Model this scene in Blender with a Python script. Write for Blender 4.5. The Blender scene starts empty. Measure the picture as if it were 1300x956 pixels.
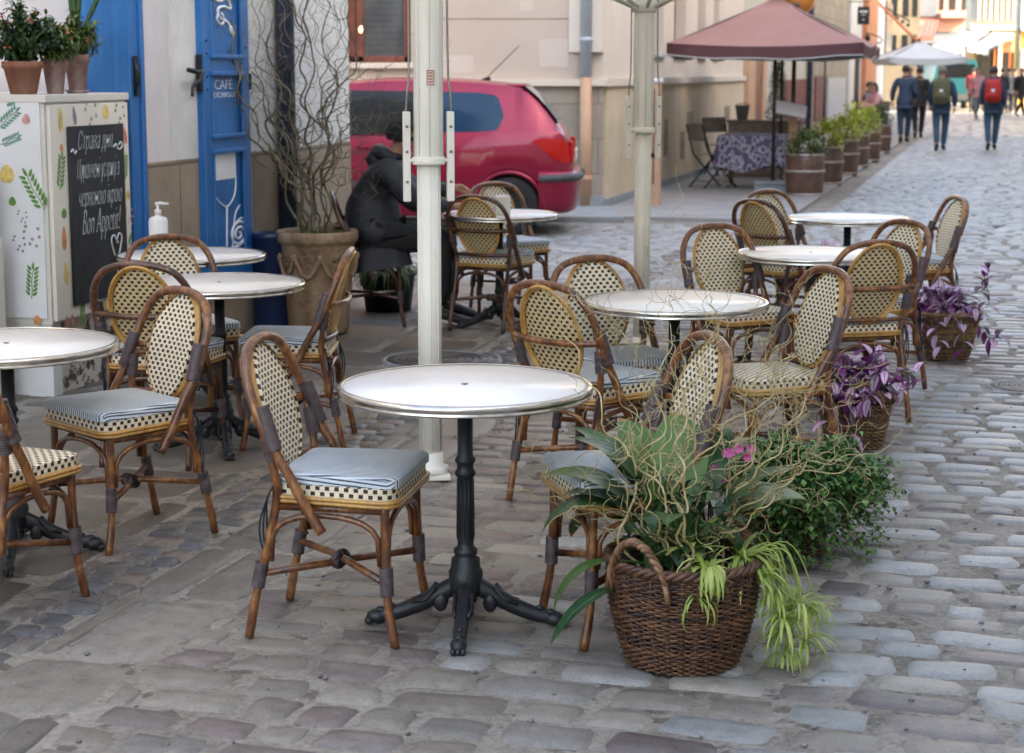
import bpy, bmesh, math, random
import numpy as np
from math import sin, cos, pi, radians, sqrt, atan2
from mathutils import Vector, Matrix, Quaternion

random.seed(7)
SC = bpy.context.scene
COL = SC.collection
H = 1.67
PITCH = radians(8.7)

# ------------------------------------------------------------ node helper
class S:
    nt = None
    def __init__(s, sock): s.s = sock
    @staticmethod
    def m(op, a, b=None, c=None, clamp=False):
        n = S.nt.nodes.new('ShaderNodeMath'); n.operation = op; n.use_clamp = clamp
        for i, v in enumerate((a, b, c)):
            if v is None: continue
            if isinstance(v, S): S.nt.links.new(v.s, n.inputs[i])
            else: n.inputs[i].default_value = float(v)
        return S(n.outputs[0])
    def __add__(a, b): return S.m('ADD', a, b)
    __radd__ = __add__
    def __sub__(a, b): return S.m('SUBTRACT', a, b)
    def __rsub__(a, b): return S.m('SUBTRACT', b, a)
    def __mul__(a, b): return S.m('MULTIPLY', a, b)
    __rmul__ = __mul__
    def __truediv__(a, b): return S.m('DIVIDE', a, b)
    def fract(a): return S.m('FRACT', a)
    def floor(a): return S.m('FLOOR', a)
    def lt(a, b): return S.m('LESS_THAN', a, b)
    def gt(a, b): return S.m('GREATER_THAN', a, b)
    def pp(a, b): return S.m('PINGPONG', a, b)
    def clamp(a): return S.m('ADD', a, 0, clamp=True)
    def mx(a, b): return S.m('MAXIMUM', a, b)
    def mn(a, b): return S.m('MINIMUM', a, b)
    def sin(a): return S.m('SINE', a)
    def abs(a): return S.m('ABSOLUTE', a)

def c4(c): return (c[0], c[1], c[2], 1)

class Mat:
    """small wrapper that builds a Principled material"""
    def __init__(s, name, rough=.6, metal=0, **kw):
        s.mat = bpy.data.materials.new(name); s.mat.use_nodes = True
        s.nt = s.mat.node_tree; S.nt = s.nt
        s.b = next(n for n in s.nt.nodes if n.type == 'BSDF_PRINCIPLED')
        s.b.inputs['Roughness'].default_value = rough
        s.b.inputs['Metallic'].default_value = metal
        for k, v in kw.items(): s.b.inputs[k.replace('_', ' ')].default_value = v
        s.tc = s.nt.nodes.new('ShaderNodeTexCoord')
    def link(s, a, b): s.nt.links.new(a.s if isinstance(a, S) else a, b)
    def obj(s): return S(s.tc.outputs['Object'])
    def uvw(s): return S(s.tc.outputs['UV'])
    def sep(s, v):
        n = s.nt.nodes.new('ShaderNodeSeparateXYZ'); s.link(v, n.inputs[0]); return [S(o) for o in n.outputs]
    def comb(s, x, y, z=0):
        n = s.nt.nodes.new('ShaderNodeCombineXYZ')
        for i, v in enumerate((x, y, z)):
            if isinstance(v, S): s.link(v, n.inputs[i])
            else: n.inputs[i].default_value = v
        return S(n.outputs[0])
    def map(s, v, scale=(1, 1, 1), loc=(0, 0, 0), rot=(0, 0, 0)):
        n = s.nt.nodes.new('ShaderNodeMapping'); s.link(v, n.inputs[0])
        n.inputs['Scale'].default_value = scale; n.inputs['Location'].default_value = loc; n.inputs['Rotation'].default_value = rot
        return S(n.outputs[0])
    def noise(s, v, scale=5, detail=4, rough=.55, dist=0, col=False):
        n = s.nt.nodes.new('ShaderNodeTexNoise'); s.link(v, n.inputs['Vector'])
        n.inputs['Scale'].default_value = scale; n.inputs['Detail'].default_value = detail
        n.inputs['Roughness'].default_value = rough; n.inputs['Distortion'].default_value = dist
        return S(n.outputs[1 if col else 0])
    def vor(s, v, scale=5, feature='F1', out=0, rnd=1):
        n = s.nt.nodes.new('ShaderNodeTexVoronoi'); n.feature = feature; s.link(v, n.inputs['Vector'])
        n.inputs['Scale'].default_value = scale; n.inputs['Randomness'].default_value = rnd
        return S(n.outputs[out])
    def ramp(s, f, stops):
        n = s.nt.nodes.new('ShaderNodeValToRGB'); s.link(f, n.inputs[0])
        e = n.color_ramp.elements
        while len(e) < len(stops): e.new(.5)
        for i, (p, c) in enumerate(stops): e[i].position = p; e[i].color = c4(c) if not isinstance(c, (int, float)) else (c, c, c, 1)
        return S(n.outputs[0])
    def mix(s, f, a, b, mode='MIX'):
        n = s.nt.nodes.new('ShaderNodeMix'); n.data_type = 'RGBA'; n.blend_type = mode
        for sock, v in ((n.inputs[0], f), (n.inputs[6], a), (n.inputs[7], b)):
            if isinstance(v, S): s.link(v, sock)
            elif isinstance(v, (int, float)): sock.default_value = v
            else: sock.default_value = c4(v)
        return S(n.outputs[2])
    def attr(s, name='Col'):
        n = s.nt.nodes.new('ShaderNodeAttribute'); n.attribute_name = name; return S(n.outputs['Color'])
    def vscale(s, col, f):
        n = s.nt.nodes.new('ShaderNodeVectorMath'); n.operation = 'SCALE'; s.link(col, n.inputs[0])
        if isinstance(f, S): s.link(f, n.inputs['Scale'])
        else: n.inputs['Scale'].default_value = f
        return S(n.outputs[0])
    def color(s, c):
        if isinstance(c, S): s.link(c, s.b.inputs['Base Color'])
        else: s.b.inputs['Base Color'].default_value = c4(c)
        return s
    def roughness(s, c): s.link(c, s.b.inputs['Roughness']); return s
    def bump(s, h, strength=.3, dist=.01):
        n = s.nt.nodes.new('ShaderNodeBump'); n.inputs['Strength'].default_value = strength; n.inputs['Distance'].default_value = dist
        s.link(h, n.inputs['Height']); s.link(n.outputs[0], s.b.inputs['Normal']); return s

def basic(name, col, rough=.6, metal=0, var=.15, scale=8, bump=.15, bscale=60, bdist=.002, col2=None, **kw):
    """base colour with broad wear variation and a fine bump"""
    m = Mat(name, rough, metal, **kw)
    o = m.obj()
    n1 = m.noise(o, scale, 5, .6)
    a = tuple(max(0, c * (1 - var)) for c in col)
    b = tuple(min(1, c * (1 + var)) for c in (col2 or col))
    m.color(m.ramp(n1, [(.3, a), (.7, b)]))
    n2 = m.noise(o, bscale, 4, .6)
    m.bump(n2, bump, bdist)
    r = m.noise(o, scale * 2.3, 3)
    m.roughness((r * .25 + (rough - .125)).clamp())
    return m.mat

# ------------------------------------------------------------ mesh builder
class MB:
    def __init__(s):
        s.v = []; s.f = []; s.uv = []; s.col = []; s.smooth = []; s.mi = []
        s.haveuv = False; s.havecol = False; s.m = 0
    def add(s, vs, fs, uvs=None, col=None, smooth=True, M=None):
        o = len(s.v)
        if M is not None: vs = [M @ Vector(v) for v in vs]
        s.v.extend([tuple(v) for v in vs])
        for f in fs:
            s.f.append(tuple(i + o for i in f)); s.smooth.append(smooth); s.mi.append(s.m)
        if uvs is not None: s.haveuv = True
        s.uv.extend(uvs if uvs is not None else [(0, 0)] * len(vs))
        if col is not None: s.havecol = True
        s.col.extend([col] * len(vs) if (col is None or isinstance(col, tuple)) else col)
        return o
    def box(s, c, d, M=None, bev=0, uvs=None, col=None):
        x, y, z = (k / 2 for k in d)
        if bev <= 0:
            vs = [(c[0] + i * x, c[1] + j * y, c[2] + k * z) for i in (-1, 1) for j in (-1, 1) for k in (-1, 1)]
            fs = [(0, 1, 3, 2), (4, 6, 7, 5), (0, 4, 5, 1), (2, 3, 7, 6), (0, 2, 6, 4), (1, 5, 7, 3)]
            return s.add(vs, fs, None, col, False, M)
        bm = bmesh.new(); bmesh.ops.create_cube(bm, size=1)
        for v in bm.verts: v.co = Vector((v.co.x * d[0], v.co.y * d[1], v.co.z * d[2]))
        bmesh.ops.bevel(bm, geom=list(bm.edges), offset=min(bev, min(d) * .45), segments=2, affect='EDGES', profile=.6)
        s.bm(bm, Matrix.Translation(c) if M is None else M @ Matrix.Translation(c), col, False)
    def bm(s, bm, M=None, col=None, smooth=True):
        bm.verts.index_update()
        s.add([v.co.copy() for v in bm.verts], [tuple(v.index for v in f.verts) for f in bm.faces], None, col, smooth, M)
        bm.free()
    def tube(s, pts, r, n=8, cap=True, closed=False, col=None, M=None, flat=1, uvs=False):
        pts = [Vector(p) for p in pts]; N = len(pts)
        rs = r if isinstance(r, (list, tuple)) else [r] * N
        vs = []; fs = []; uv = []
        T = []
        for i in range(N):
            a = pts[(i - 1) % N] if (closed or i > 0) else pts[i]
            b = pts[(i + 1) % N] if (closed or i < N - 1) else pts[i]
            t = b - a
            if t.length < 1e-9: t = Vector((0, 0, 1))
            T.append(t.normalized())
        up = Vector((0, 0, 1)) if abs(T[0].z) < .9 else Vector((1, 0, 0))
        nrm = (up - T[0] * up.dot(T[0])).normalized()
        L = 0
        for i in range(N):
            if i:
                nrm = nrm - T[i] * nrm.dot(T[i])
                if nrm.length < 1e-6: nrm = T[i].orthogonal()
                nrm.normalize(); L += (pts[i] - pts[i - 1]).length
            bi = T[i].cross(nrm)
            for k in range(n):
                a = 2 * pi * k / n
                vs.append(pts[i] + nrm * (cos(a) * rs[i] * flat) + bi * (sin(a) * rs[i])); uv.append((k / n, L))
        R = N if closed else N - 1
        for i in range(R):
            for k in range(n):
                a = i * n + k; b = i * n + (k + 1) % n; j = ((i + 1) % N) * n
                fs.append((a, b, j + (k + 1) % n, j + k))
        if cap and not closed:
            fs.append(tuple(reversed(range(n)))); fs.append(tuple((N - 1) * n + k for k in range(n)))
        s.add(vs, fs, uv if uvs else None, col, True, M)
    def lathe(s, prof, n=32, c=(0, 0, 0), M=None, col=None, capb=True, capt=True, sq=0, uvs=False):
        vs = []; fs = []; uv = []
        for i, (r, z) in enumerate(prof):
            for k in range(n):
                a = 2 * pi * k / n; q = 1
                if sq: q = 1 / ((abs(cos(a)) ** sq + abs(sin(a)) ** sq) ** (1 / sq))
                vs.append((c[0] + cos(a) * r * q, c[1] + sin(a) * r * q, c[2] + z)); uv.append((k / n, z))
        for i in range(len(prof) - 1):
            for k in range(n):
                k2 = (k + 1) % n
                fs.append((i * n + k, i * n + k2, (i + 1) * n + k2, (i + 1) * n + k))
        if capb and prof[0][0] > 1e-5: fs.append(tuple(reversed(range(n))))
        if capt and prof[-1][0] > 1e-5: fs.append(tuple((len(prof) - 1) * n + k for k in range(n)))
        s.add(vs, fs, uv if uvs else None, col, True, M)
    def ell(s, c, r, M=None, n=12, col=None):
        prof = []
        m = max(6, n // 2)
        vs = []; fs = []
        for i in range(m + 1):
            a = pi * i / m
            for k in range(n):
                b = 2 * pi * k / n
                vs.append((c[0] + r[0] * sin(a) * cos(b), c[1] + r[1] * sin(a) * sin(b), c[2] - r[2] * cos(a)))
        for i in range(m):
            for k in range(n):
                k2 = (k + 1) % n; fs.append((i * n + k, i * n + k2, (i + 1) * n + k2, (i + 1) * n + k))
        s.add(vs, fs, None, col, True, M)
    def prism(s, pts, y0, y1, M=None, col=None, smooth=False):
        """outline (x,z) extruded from y0 to y1"""
        n = len(pts)
        vs = [(x, y0, z) for x, z in pts] + [(x, y1, z) for x, z in pts]
        fs = [tuple(range(n)), tuple(reversed(range(n, 2 * n)))]
        fs += [(i, i + n, (i + 1) % n + n, (i + 1) % n) for i in range(n)]
        s.add(vs, fs, None, col, smooth, M)
    def leaf(s, base, d, up, L, W, bend=.3, fold=.25, n=4, col=None, tip=.0, wide=.42):
        d = Vector(d).normalized(); up = Vector(up)
        side = d.cross(up)
        if side.length < 1e-4: side = d.orthogonal()
        side.normalize(); nz = side.cross(d).normalized()
        p = Vector(base); vs = []; fs = []; uv = []
        ang = 0
        for i in range(n + 1):
            t = i / n
            w = W * .5 * (sin(pi * min(1, t / wide) * .5) if t < wide else cos(pi * .5 * (t - wide) / (1 - wide)) ** .8) if 0 < i < n else W * .03
            dd = d * cos(ang) - nz * sin(ang); nn = nz * cos(ang) + d * sin(ang)
            vs += [p - side * w + nn * (w * fold), p, p + side * w + nn * (w * fold)]
            uv += [(0, t), (.5, t), (1, t)]
            p = p + dd * (L / n); ang += bend / n * 2
        for i in range(n):
            a = i * 3
            fs += [(a, a + 1, a + 4, a + 3), (a + 1, a + 2, a + 5, a + 4)]
        s.add(vs, fs, uv, col, True)
    def obj(s, name, mat, parent=None, loc=None, rot=None):
        me = bpy.data.meshes.new(name)
        me.from_pydata(s.v, [], s.f)
        me.polygons.foreach_set('use_smooth', s.smooth)
        mats = mat if isinstance(mat, (list, tuple)) else [mat]
        for m in mats: me.materials.append(m)
        if len(mats) > 1: me.polygons.foreach_set('material_index', s.mi)
        if s.haveuv:
            lay = me.uv_layers.new(name='UVMap')
            idx = np.empty(len(me.loops), dtype=np.int32); me.loops.foreach_get('vertex_index', idx)
            lay.data.foreach_set('uv', np.array(s.uv, dtype=np.float32)[idx].ravel())
        if s.havecol:
            a = me.color_attributes.new('Col', 'FLOAT_COLOR', 'POINT')
            arr = np.array([(c + (1,) if len(c) == 3 else c) if c else (1, 1, 1, 1) for c in s.col], dtype=np.float32)
            a.data.foreach_set('color', arr.ravel())
        me.validate(); me.update()
        o = bpy.data.objects.new(name, me); COL.objects.link(o)
        if parent is not None: o.parent = parent
        if loc is not None: o.location = loc
        if rot is not None: o.rotation_euler = rot
        return o

def tag(o, label=None, cat=None, group=None, kind=None):
    if label: o['label'] = label
    if cat: o['category'] = cat
    if group: o['group'] = group
    if kind: o['kind'] = kind
    return o

def empty(name, loc=(0, 0, 0), rz=0, label=None, cat=None, group=None):
    o = bpy.data.objects.new(name, None); COL.objects.link(o)
    o.location = loc; o.rotation_euler = (0, 0, rz); o.empty_display_size = .1
    return tag(o, label, cat, group)

def copy_tree(o, parent=None):
    c = o.copy(); COL.objects.link(c)
    if parent is not None: c.parent = parent
    for ch in o.children: copy_tree(ch, c)
    return c

def place(o, loc, rz=0, label=None, cat=None, group=None):
    o.location = loc; o.rotation_euler = (0, 0, rz)
    return tag(o, label, cat, group)

def spline(pts, n=6, closed=False):
    """Catmull-Rom through points"""
    P = [Vector(p) for p in pts]; out = []
    N = len(P)
    rng = range(N) if closed else range(N - 1)
    for i in rng:
        p0 = P[(i - 1) % N] if (closed or i > 0) else P[0] * 2 - P[1]
        p1 = P[i]; p2 = P[(i + 1) % N]
        p3 = P[(i + 2) % N] if (closed or i < N - 2) else P[-1] * 2 - P[-2]
        for k in range(n):
            t = k / n
            out.append(.5 * ((2 * p1) + (p2 - p0) * t + (2 * p0 - 5 * p1 + 4 * p2 - p3) * t * t + (3 * p1 - p0 - 3 * p2 + p3) * t ** 3))
    if not closed: out.append(P[-1])
    return out

def mirror(pts): return [(-p[0], p[1], p[2]) for p in pts]

def wrapspiral(a, b, r, pitch=.0045):
    """a ribbed cord wrapping along segment a->b: profile radius ripple"""
    a = Vector(a); b = Vector(b); L = (b - a).length; n = max(4, int(L / pitch) * 2)
    return [a.lerp(b, i / n) for i in range(n + 1)], [r * (1 + (.0 if i % 2 else .13)) for i in range(n + 1)]

_fontc = {}
def text_mb(body, size, shear=0, bold=0, align='CENTER', ext=.0008):
    cu = bpy.data.curves.new('txt', 'FONT'); cu.body = body; cu.size = size; cu.shear = shear
    cu.align_x = align; cu.extrude = ext; cu.offset = bold; cu.resolution_u = 3
    o = bpy.data.objects.new('txt', cu); COL.objects.link(o)
    dg = bpy.context.evaluated_depsgraph_get(); dg.update()
    me = bpy.data.meshes.new_from_object(o.evaluated_get(dg))
    vs = [v.co.copy() for v in me.vertices]; fs = [tuple(p.vertices) for p in me.polygons]
    bpy.data.objects.remove(o); bpy.data.curves.remove(cu); bpy.data.meshes.remove(me)
    return vs, fs

# street frame: s along the street, t to its right, origin on the kerb setts
SA = radians(15.4)
D = Vector((sin(SA), cos(SA), 0)); N_ = Vector((cos(SA), -sin(SA), 0)); O_ = Vector((-1.06, 7.27, 0))
def st(s, t, z=0): return O_ + D * s + N_ * t + Vector((0, 0, z))
def unp(px, py, z=0):
    """a pixel of the photograph taken back to world height z"""
    a = (px - 650) / 2250; b = (433 - py) / 2250
    d = Vector((a, cos(PITCH) + b * sin(PITCH), -sin(PITCH) + b * cos(PITCH)))
    k = (z - H) / d.z
    return Vector((0, 0, H)) + d * k
STM = Matrix(((N_.x, D.x, 0, O_.x), (N_.y, D.y, 0, O_.y), (0, 0, 1, 0), (0, 0, 0, 1)))  # local (t,s,z) -> world
# ------------------------------------------------------------ materials
def weave_mat(name, yellow=False):
    m = Mat(name, .45)
    u, v, _ = m.sep(m.uvw())
    row = (v * (1 / .0168)).floor()
    par = (row * .5).fract()
    fu = (u * (1 / .0300) + par).fract(); fv = (v * (1 / .0168)).fract()
    dark = fu.lt(.47) * fv.gt(.13) * fv.lt(.82)
    nz = m.noise(m.uvw(), 90, 3)
    nl = m.noise(m.obj(), 6, 3)
    cream = m.ramp(nl * .5 + nz * .5, [(.3, (.66, .56, .40) if not yellow else (.52, .39, .20)), (.7, (.84, .75, .58) if not yellow else (.72, .57, .33))])
    drk = m.ramp(nz, [(.3, (.010, .006, .009)), (.7, (.030, .017, .018))])
    m.color(m.mix(dark, cream, drk))
    # strands: cords run vertically, each pair crossing over the dark rows
    su = (u * (2 * pi / .0075)).sin() * .5 + .5
    sv = (v * (2 * pi / .0168)).sin() * .5 + .5
    h = m.mix(dark, su * .6 + sv * .5, su * .3)
    m.bump(h, .7, .0022)
    return m.mat

def cushion_mat(name, sc):
    m = Mat(name, .85)
    u, v, _ = m.sep(m.uvw())
    nz = m.noise(m.obj(), 7, 3)
    f = ((u + nz * .004) * (1 / sc)).fract()
    stripe = f.lt(.36)
    base = m.ramp(nz, [(.3, (.52, .60, .66)), (.7, (.68, .74, .77))])
    m.color(m.mix(stripe, base, (.035, .055, .10)))
    m.bump(m.noise(m.obj(), 420, 2) + nz, .25, .003)
    m.b.inputs['Sheen Weight'].default_value = .2
    return m.mat

def wood_mat(name, a, b, c, rough=.33):
    m = Mat(name, rough)
    o = m.obj()
    n = m.noise(o, 9, 5, .65)
    f = m.noise(m.map(o, (60, 60, 14)), 1, 4)
    w = m.noise(o, 38, 3)
    col = m.ramp(n * .6 + f * .4, [(.34, a), (.5, b), (.66, c)])
    col = m.mix(w.gt(.66) * .5, col, (.32, .17, .07))
    m.color(col)
    m.roughness((n * .4 + (rough - .15)).clamp())
    m.bump(f, .25, .002)
    m.b.inputs['Coat Weight'].default_value = .5; m.b.inputs['Coat Roughness'].default_value = .22
    return m.mat

M = {}
M['weave'] = weave_mat('woven_cane')
M['weave_back'] = weave_mat('woven_cane_back', True)
M['cushion'] = cushion_mat('striped_cotton', .0135)
M['cushion_edge'] = cushion_mat('striped_cotton_edge', .0135)
M['rattan'] = wood_mat('brown_rattan', (.026, .008, .005), (.155, .050, .015), (.42, .18, .05))
M['rattan_dark'] = wood_mat('dark_rattan', (.018, .007, .005), (.075, .024, .011), (.20, .075, .026))
M['binding'] = wood_mat('honey_cane', (.30, .13, .03), (.48, .25, .06), (.60, .35, .11))
def wrapmat():
    m = Mat('plum_cord', .5); u, v, _ = m.sep(m.uvw()); f = (v * (1 / .0052) + u * .9).fract(); n = m.noise(m.obj(), 40, 3)
    m.color(m.mix(f.lt(.42), m.ramp(n, [(.3, (.11, .078, .088)), (.7, (.19, .145, .15))]), (.022, .014, .018))); m.bump(f.lt(.42) * -1, .5, .002); return m.mat
M['wrap'] = wrapmat()
M['tie'] = basic('navy_ribbon', (.012, .016, .030), .8)
def top_mat():
    m = Mat('table_laminate', .30)
    o = m.obj(); n = m.noise(o, 5, 5, .65); s = m.noise(m.map(o, (1, 1, 1)), 60, 3)
    m.color(m.ramp(n * .7 + s * .3, [(.2, (.80, .78, .755)), (.5, (.83, .815, .80)), (.8, (.855, .845, .835))]))
    m.roughness((n * .12 + .26).clamp()); return m.mat
M['tabletop'] = top_mat()
def chrome():
    m = Mat('polished_aluminium', .16, 1); o = m.obj(); n = m.noise(o, 14, 5)
    m.color(m.ramp(n, [(.3, (.50, .47, .43)), (.7, (.74, .72, .69))])); m.roughness((n * .3 + .04).clamp()); return m.mat
M['chrome'] = chrome()
M['iron'] = basic('cast_iron_black', (.018, .020, .024), .42, .2, var=.35, scale=14, bump=.5, bscale=45, bdist=.004)
M['pole'] = basic('cream_painted_metal', (.82, .80, .74), .38, var=.10, scale=3, bump=.08)
M['pole_old'] = basic('putty_painted_metal', (.70, .67, .58), .42, var=.12, scale=3, bump=.1)
M['steel'] = basic('dull_steel', (.30, .29, .28), .4, .9, var=.2)
def canvas_mat(name, c, tr):
    mt = basic(name, c, .85, var=.06, scale=2); nt = mt.node_tree; bs = next(n for n in nt.nodes if n.type == 'BSDF_PRINCIPLED'); out = next(n for n in nt.nodes if n.type == 'OUTPUT_MATERIAL')
    t = nt.nodes.new('ShaderNodeBsdfTranslucent'); t.inputs[0].default_value = c4(c); mx = nt.nodes.new('ShaderNodeMixShader'); mx.inputs[0].default_value = tr
    nt.links.new(bs.outputs[0], mx.inputs[1]); nt.links.new(t.outputs[0], mx.inputs[2]); nt.links.new(mx.outputs[0], out.inputs[0]); return mt
M['canvas'] = canvas_mat('beige_canvas', (.80, .76, .68), .62)
M['canvas_mauve'] = basic('mauve_canvas', (.29, .155, .14), .85, var=.08, scale=2)
M['canvas_mauve_dark'] = basic('mauve_canvas_valance', (.10, .040, .045), .85, var=.1, scale=2)
M['canvas_white'] = basic('white_canvas', (.52, .54, .56), .8, var=.05, scale=2)
def plaster(name, a, b, stain=(.3, .25, .2), amt=.25, scale=.9, bump=.25):
    m = Mat(name, .85); o = m.obj()
    n = m.noise(o, scale, 6, .65); s = m.noise(m.map(o, (2, 2, .9)), 1.3, 6, .7); g = m.noise(o, 30, 4)
    col = m.ramp(n, [(.3, a), (.7, b)])
    col = m.mix(m.ramp(s, [(.5, 0), (.72, 1)]) * amt, col, stain)
    m.color(col); m.bump(g * .4 + n, bump, .006); return m.mat
M['plaster_grey'] = plaster('grey_white_plaster', (.50, .49, .51), (.62, .61, .63), (.36, .35, .36), .3)
M['plaster_white'] = plaster('white_plaster', (.50, .52, .52), (.68, .69, .68), (.35, .37, .36), .5, 2)
M['plaster_pink'] = plaster('rose_beige_plaster', (.46, .375, .32), (.52, .435, .375), (.36, .30, .26), .2, .7, .1)
M['plaster_cream'] = plaster('cream_plaster', (.60, .52, .44), (.68, .60, .52), (.5, .42, .34), .2, .7, .1)
M['plaster_tan'] = plaster('tan_stained_plaster', (.50, .40, .28), (.64, .54, .40), (.30, .23, .17), .35, 1.0)
def stone_block(name, a, b, joint, bw=.9, bh=.34, off=.5):
    m = Mat(name, .85); o = m.obj(); x, y, z = m.sep(o)
    hx = x + y
    row = (z * (1 / bh)).floor(); fx = (hx * (1 / bw) + row * off).fract(); fz = (z * (1 / bh)).fract()
    j = ((fx.lt(.012) + fz.lt(.03))).clamp()
    n = m.noise(o, 3, 6, .7); cell = m.noise(m.comb((hx * (1 / bw) + row * off).floor(), row, 0), .73, 0)
    col = m.ramp(n * .6 + cell * .4, [(.32, a), (.68, b)])
    m.color(m.mix(j, col, joint)); m.bump(n + m.noise(o, 40, 4) * .5 - j, .45, .01); return m.mat
M['stone_brown'] = stone_block('brown_stone_blocks', (.20, .155, .115), (.36, .29, .22), (.14, .105, .08), 1.3, .56)
M['stone_grey'] = stone_block('pale_stone_blocks', (.28, .24, .19), (.40, .35, .29), (.18, .15, .12), 1.1, .42)
M['stone_far'] = stone_block('ochre_stone_blocks', (.26, .21, .15), (.40, .34, .26), (.14, .11, .08), .9, .38)
def blue_paint():
    m = Mat('blue_gloss_paint', .35); o = m.obj(); n = m.noise(o, 3, 6, .7); s = m.noise(m.map(o, (30, 30, 2)), 1, 4)
    m.color(m.ramp(n * .6 + s * .4, [(.3, (.006, .09, .28)), (.55, (.010, .14, .40)), (.75, (.03, .22, .50))]))
    m.bump(s, .2, .002); m.roughness((n * .3 + .25).clamp()); return m.mat
M['blue'] = blue_paint()
M['navy'] = basic('navy_enamel', (.008, .022, .075), .35, var=.3, scale=4)
M['pipe_dark'] = basic('slate_blue_pipe', (.035, .048, .085), .3, .2, var=.3, scale=4)
M['black'] = basic('black_metal', (.012, .012, .014), .45, .3)
M['blackplastic'] = basic('black_plastic', (.015, .014, .015), .5)
M['paper'] = basic('cream_painted_paper', (.70, .66, .58), .6, var=.06, scale=4)
M['white'] = basic('white_enamel', (.70, .71, .72), .4, var=.06, scale=3)
M['offwhite'] = basic('off_white_enamel', (.62, .60, .55), .5, var=.08, scale=3)
def peeling():
    m = Mat('peeling_white_paint', .6); o = m.obj(); x, y, z = m.sep(o)
    n = m.noise(o, 6, 6, .7, .4)
    m.color(m.mix(m.ramp(n, [(.50, 0), (.52, 1)]), (.55, .52, .47), m.ramp(m.noise(o, 30, 3), [(.4, (.03, .022, .02)), (.6, (.16, .10, .05))])))
    m.bump(n, .5, .006); return m.mat
M['peel'] = peeling()
M['slate'] = basic('slate_black', (.018, .020, .024), .7, var=.3, scale=7)
M['chalk'] = basic('chalk', (.62, .66, .66), .9, var=.12, scale=60)
M['ink'] = basic('dark_ink', (.02, .02, .02), .7)
M['signwhite'] = basic('white_sign_paint', (.72, .76, .80), .6, var=.05)
M['red_ink'] = basic('red_ink', (.55, .07, .05), .7)
M['terracotta'] = plaster('terracotta', (.24, .075, .038), (.33, .12, .06), (.45, .36, .32), .5, 5, .2)
M['terracotta_chalky'] = plaster('lime_bloomed_terracotta', (.25, .12, .105), (.36, .22, .20), (.62, .57, .56), 1.0, 14, .2)
def planter_mat():
    m = Mat('weathered_sandstone', .85); o = m.obj(); n = m.noise(o, 5, 7, .7); s = m.noise(m.map(o, (8, 8, 1.2)), 1, 5); v = m.noise(o, 16, 5, .6, 1.2)
    c = m.ramp(n * .5 + s * .5, [(.32, (.16, .085, .05)), (.5, (.30, .19, .115)), (.68, (.42, .31, .21))])
    m.color(m.mix(m.ramp(v, [(.55, 0), (.62, 1)]) * .4, c, (.09, .05, .035))); m.bump(v + n, .6, .02); return m.mat
M['planter'] = planter_mat()
M['soil'] = basic('potting_soil', (.022, .014, .010), .95, var=.5, scale=30, bump=.9, bscale=90, bdist=.01)
def wicker(name, a, b, c):
    m = Mat(name, .5); u = m.attr(); n = m.noise(m.obj(), 26, 4)
    x, y, z = m.sep(u)
    m.color(m.ramp(n * .5 + x * .5, [(.25, a), (.5, b), (.8, c)])); m.bump(m.noise(m.obj(), 240, 3), .3, .002)
    m.b.inputs['Coat Weight'].default_value = .15; return m.mat
M['wicker'] = wicker('dark_wicker', (.022, .010, .008), (.075, .030, .016), (.24, .105, .042))
M['wicker_tan'] = wicker('brown_wicker', (.05, .026, .014), (.17, .09, .04), (.36, .22, .10))
M['rope'] = wicker('twisted_willow_rope', (.08, .04, .02), (.19, .095, .045), (.34, .19, .10))
def leafmat(name, a, b, rough=.45, rib=None, trans=.15):
    m = Mat(name, rough); t = m.attr(); x, y, z = m.sep(t); u, v, _ = m.sep(m.uvw())
    n = m.noise(m.obj(), 40, 3)
    col = m.ramp(x * .7 + n * .3, [(.2, a), (.8, b)])
    if rib: col = m.mix((u - .5).abs().lt(.05) * .5, col, rib)
    patch = m.noise(m.obj(), 9, 4); col = m.mix((patch - .50).clamp() * 1.4 * v.clamp(), col, (.20, .24, .05) if name != 'petal' and 'petal' not in name else b)
    col = m.mix(v.gt(.93) * (x.gt(.6)) * .8 if 'green_leaf' in name and 'glossy' in name else 0.0, col, (.33, .17, .06))
    m.color(col)
    ribs = (v * 40 + (u - .5).abs() * 30).sin()
    m.bump(ribs * .5 + n, .2, .003)
    m.b.inputs['Transmission Weight'].default_value = 0
    m.b.inputs['Subsurface Weight'].default_value = 0
    tr = m.nt.nodes.new('ShaderNodeBsdfTranslucent'); mx = m.nt.nodes.new('ShaderNodeMixShader'); mx.inputs[0].default_value = trans
    m.link(col, tr.inputs['Color']); m.link(m.b.outputs[0], mx.inputs[1]); m.link(tr.outputs[0], mx.inputs[2])
    out = next(n for n in m.nt.nodes if n.type == 'OUTPUT_MATERIAL'); m.link(mx.outputs[0], out.inputs[0])
    return m.mat
M['leaf_big'] = leafmat('glossy_green_leaf', (.010, .052, .020), (.075, .17, .030), .36, (.12, .22, .07))
M['leaf_dark'] = leafmat('dark_green_leaf', (.010, .035, .016), (.04, .10, .03), .35)
M['leaf_ivy'] = leafmat('small_green_leaf', (.018, .085, .025), (.13, .28, .07), .35)
M['leaf_lime'] = leafmat('yellow_green_leaf', (.24, .36, .05), (.55, .62, .20), .45, (.55, .6, .3), .3)
M['leaf_bright'] = leafmat('lime_hedge_leaf', (.22, .30, .02), (.58, .62, .08), .5, None, .25)
M['leaf_olive'] = leafmat('olive_leaf', (.03, .065, .015), (.13, .20, .045), .5)
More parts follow.
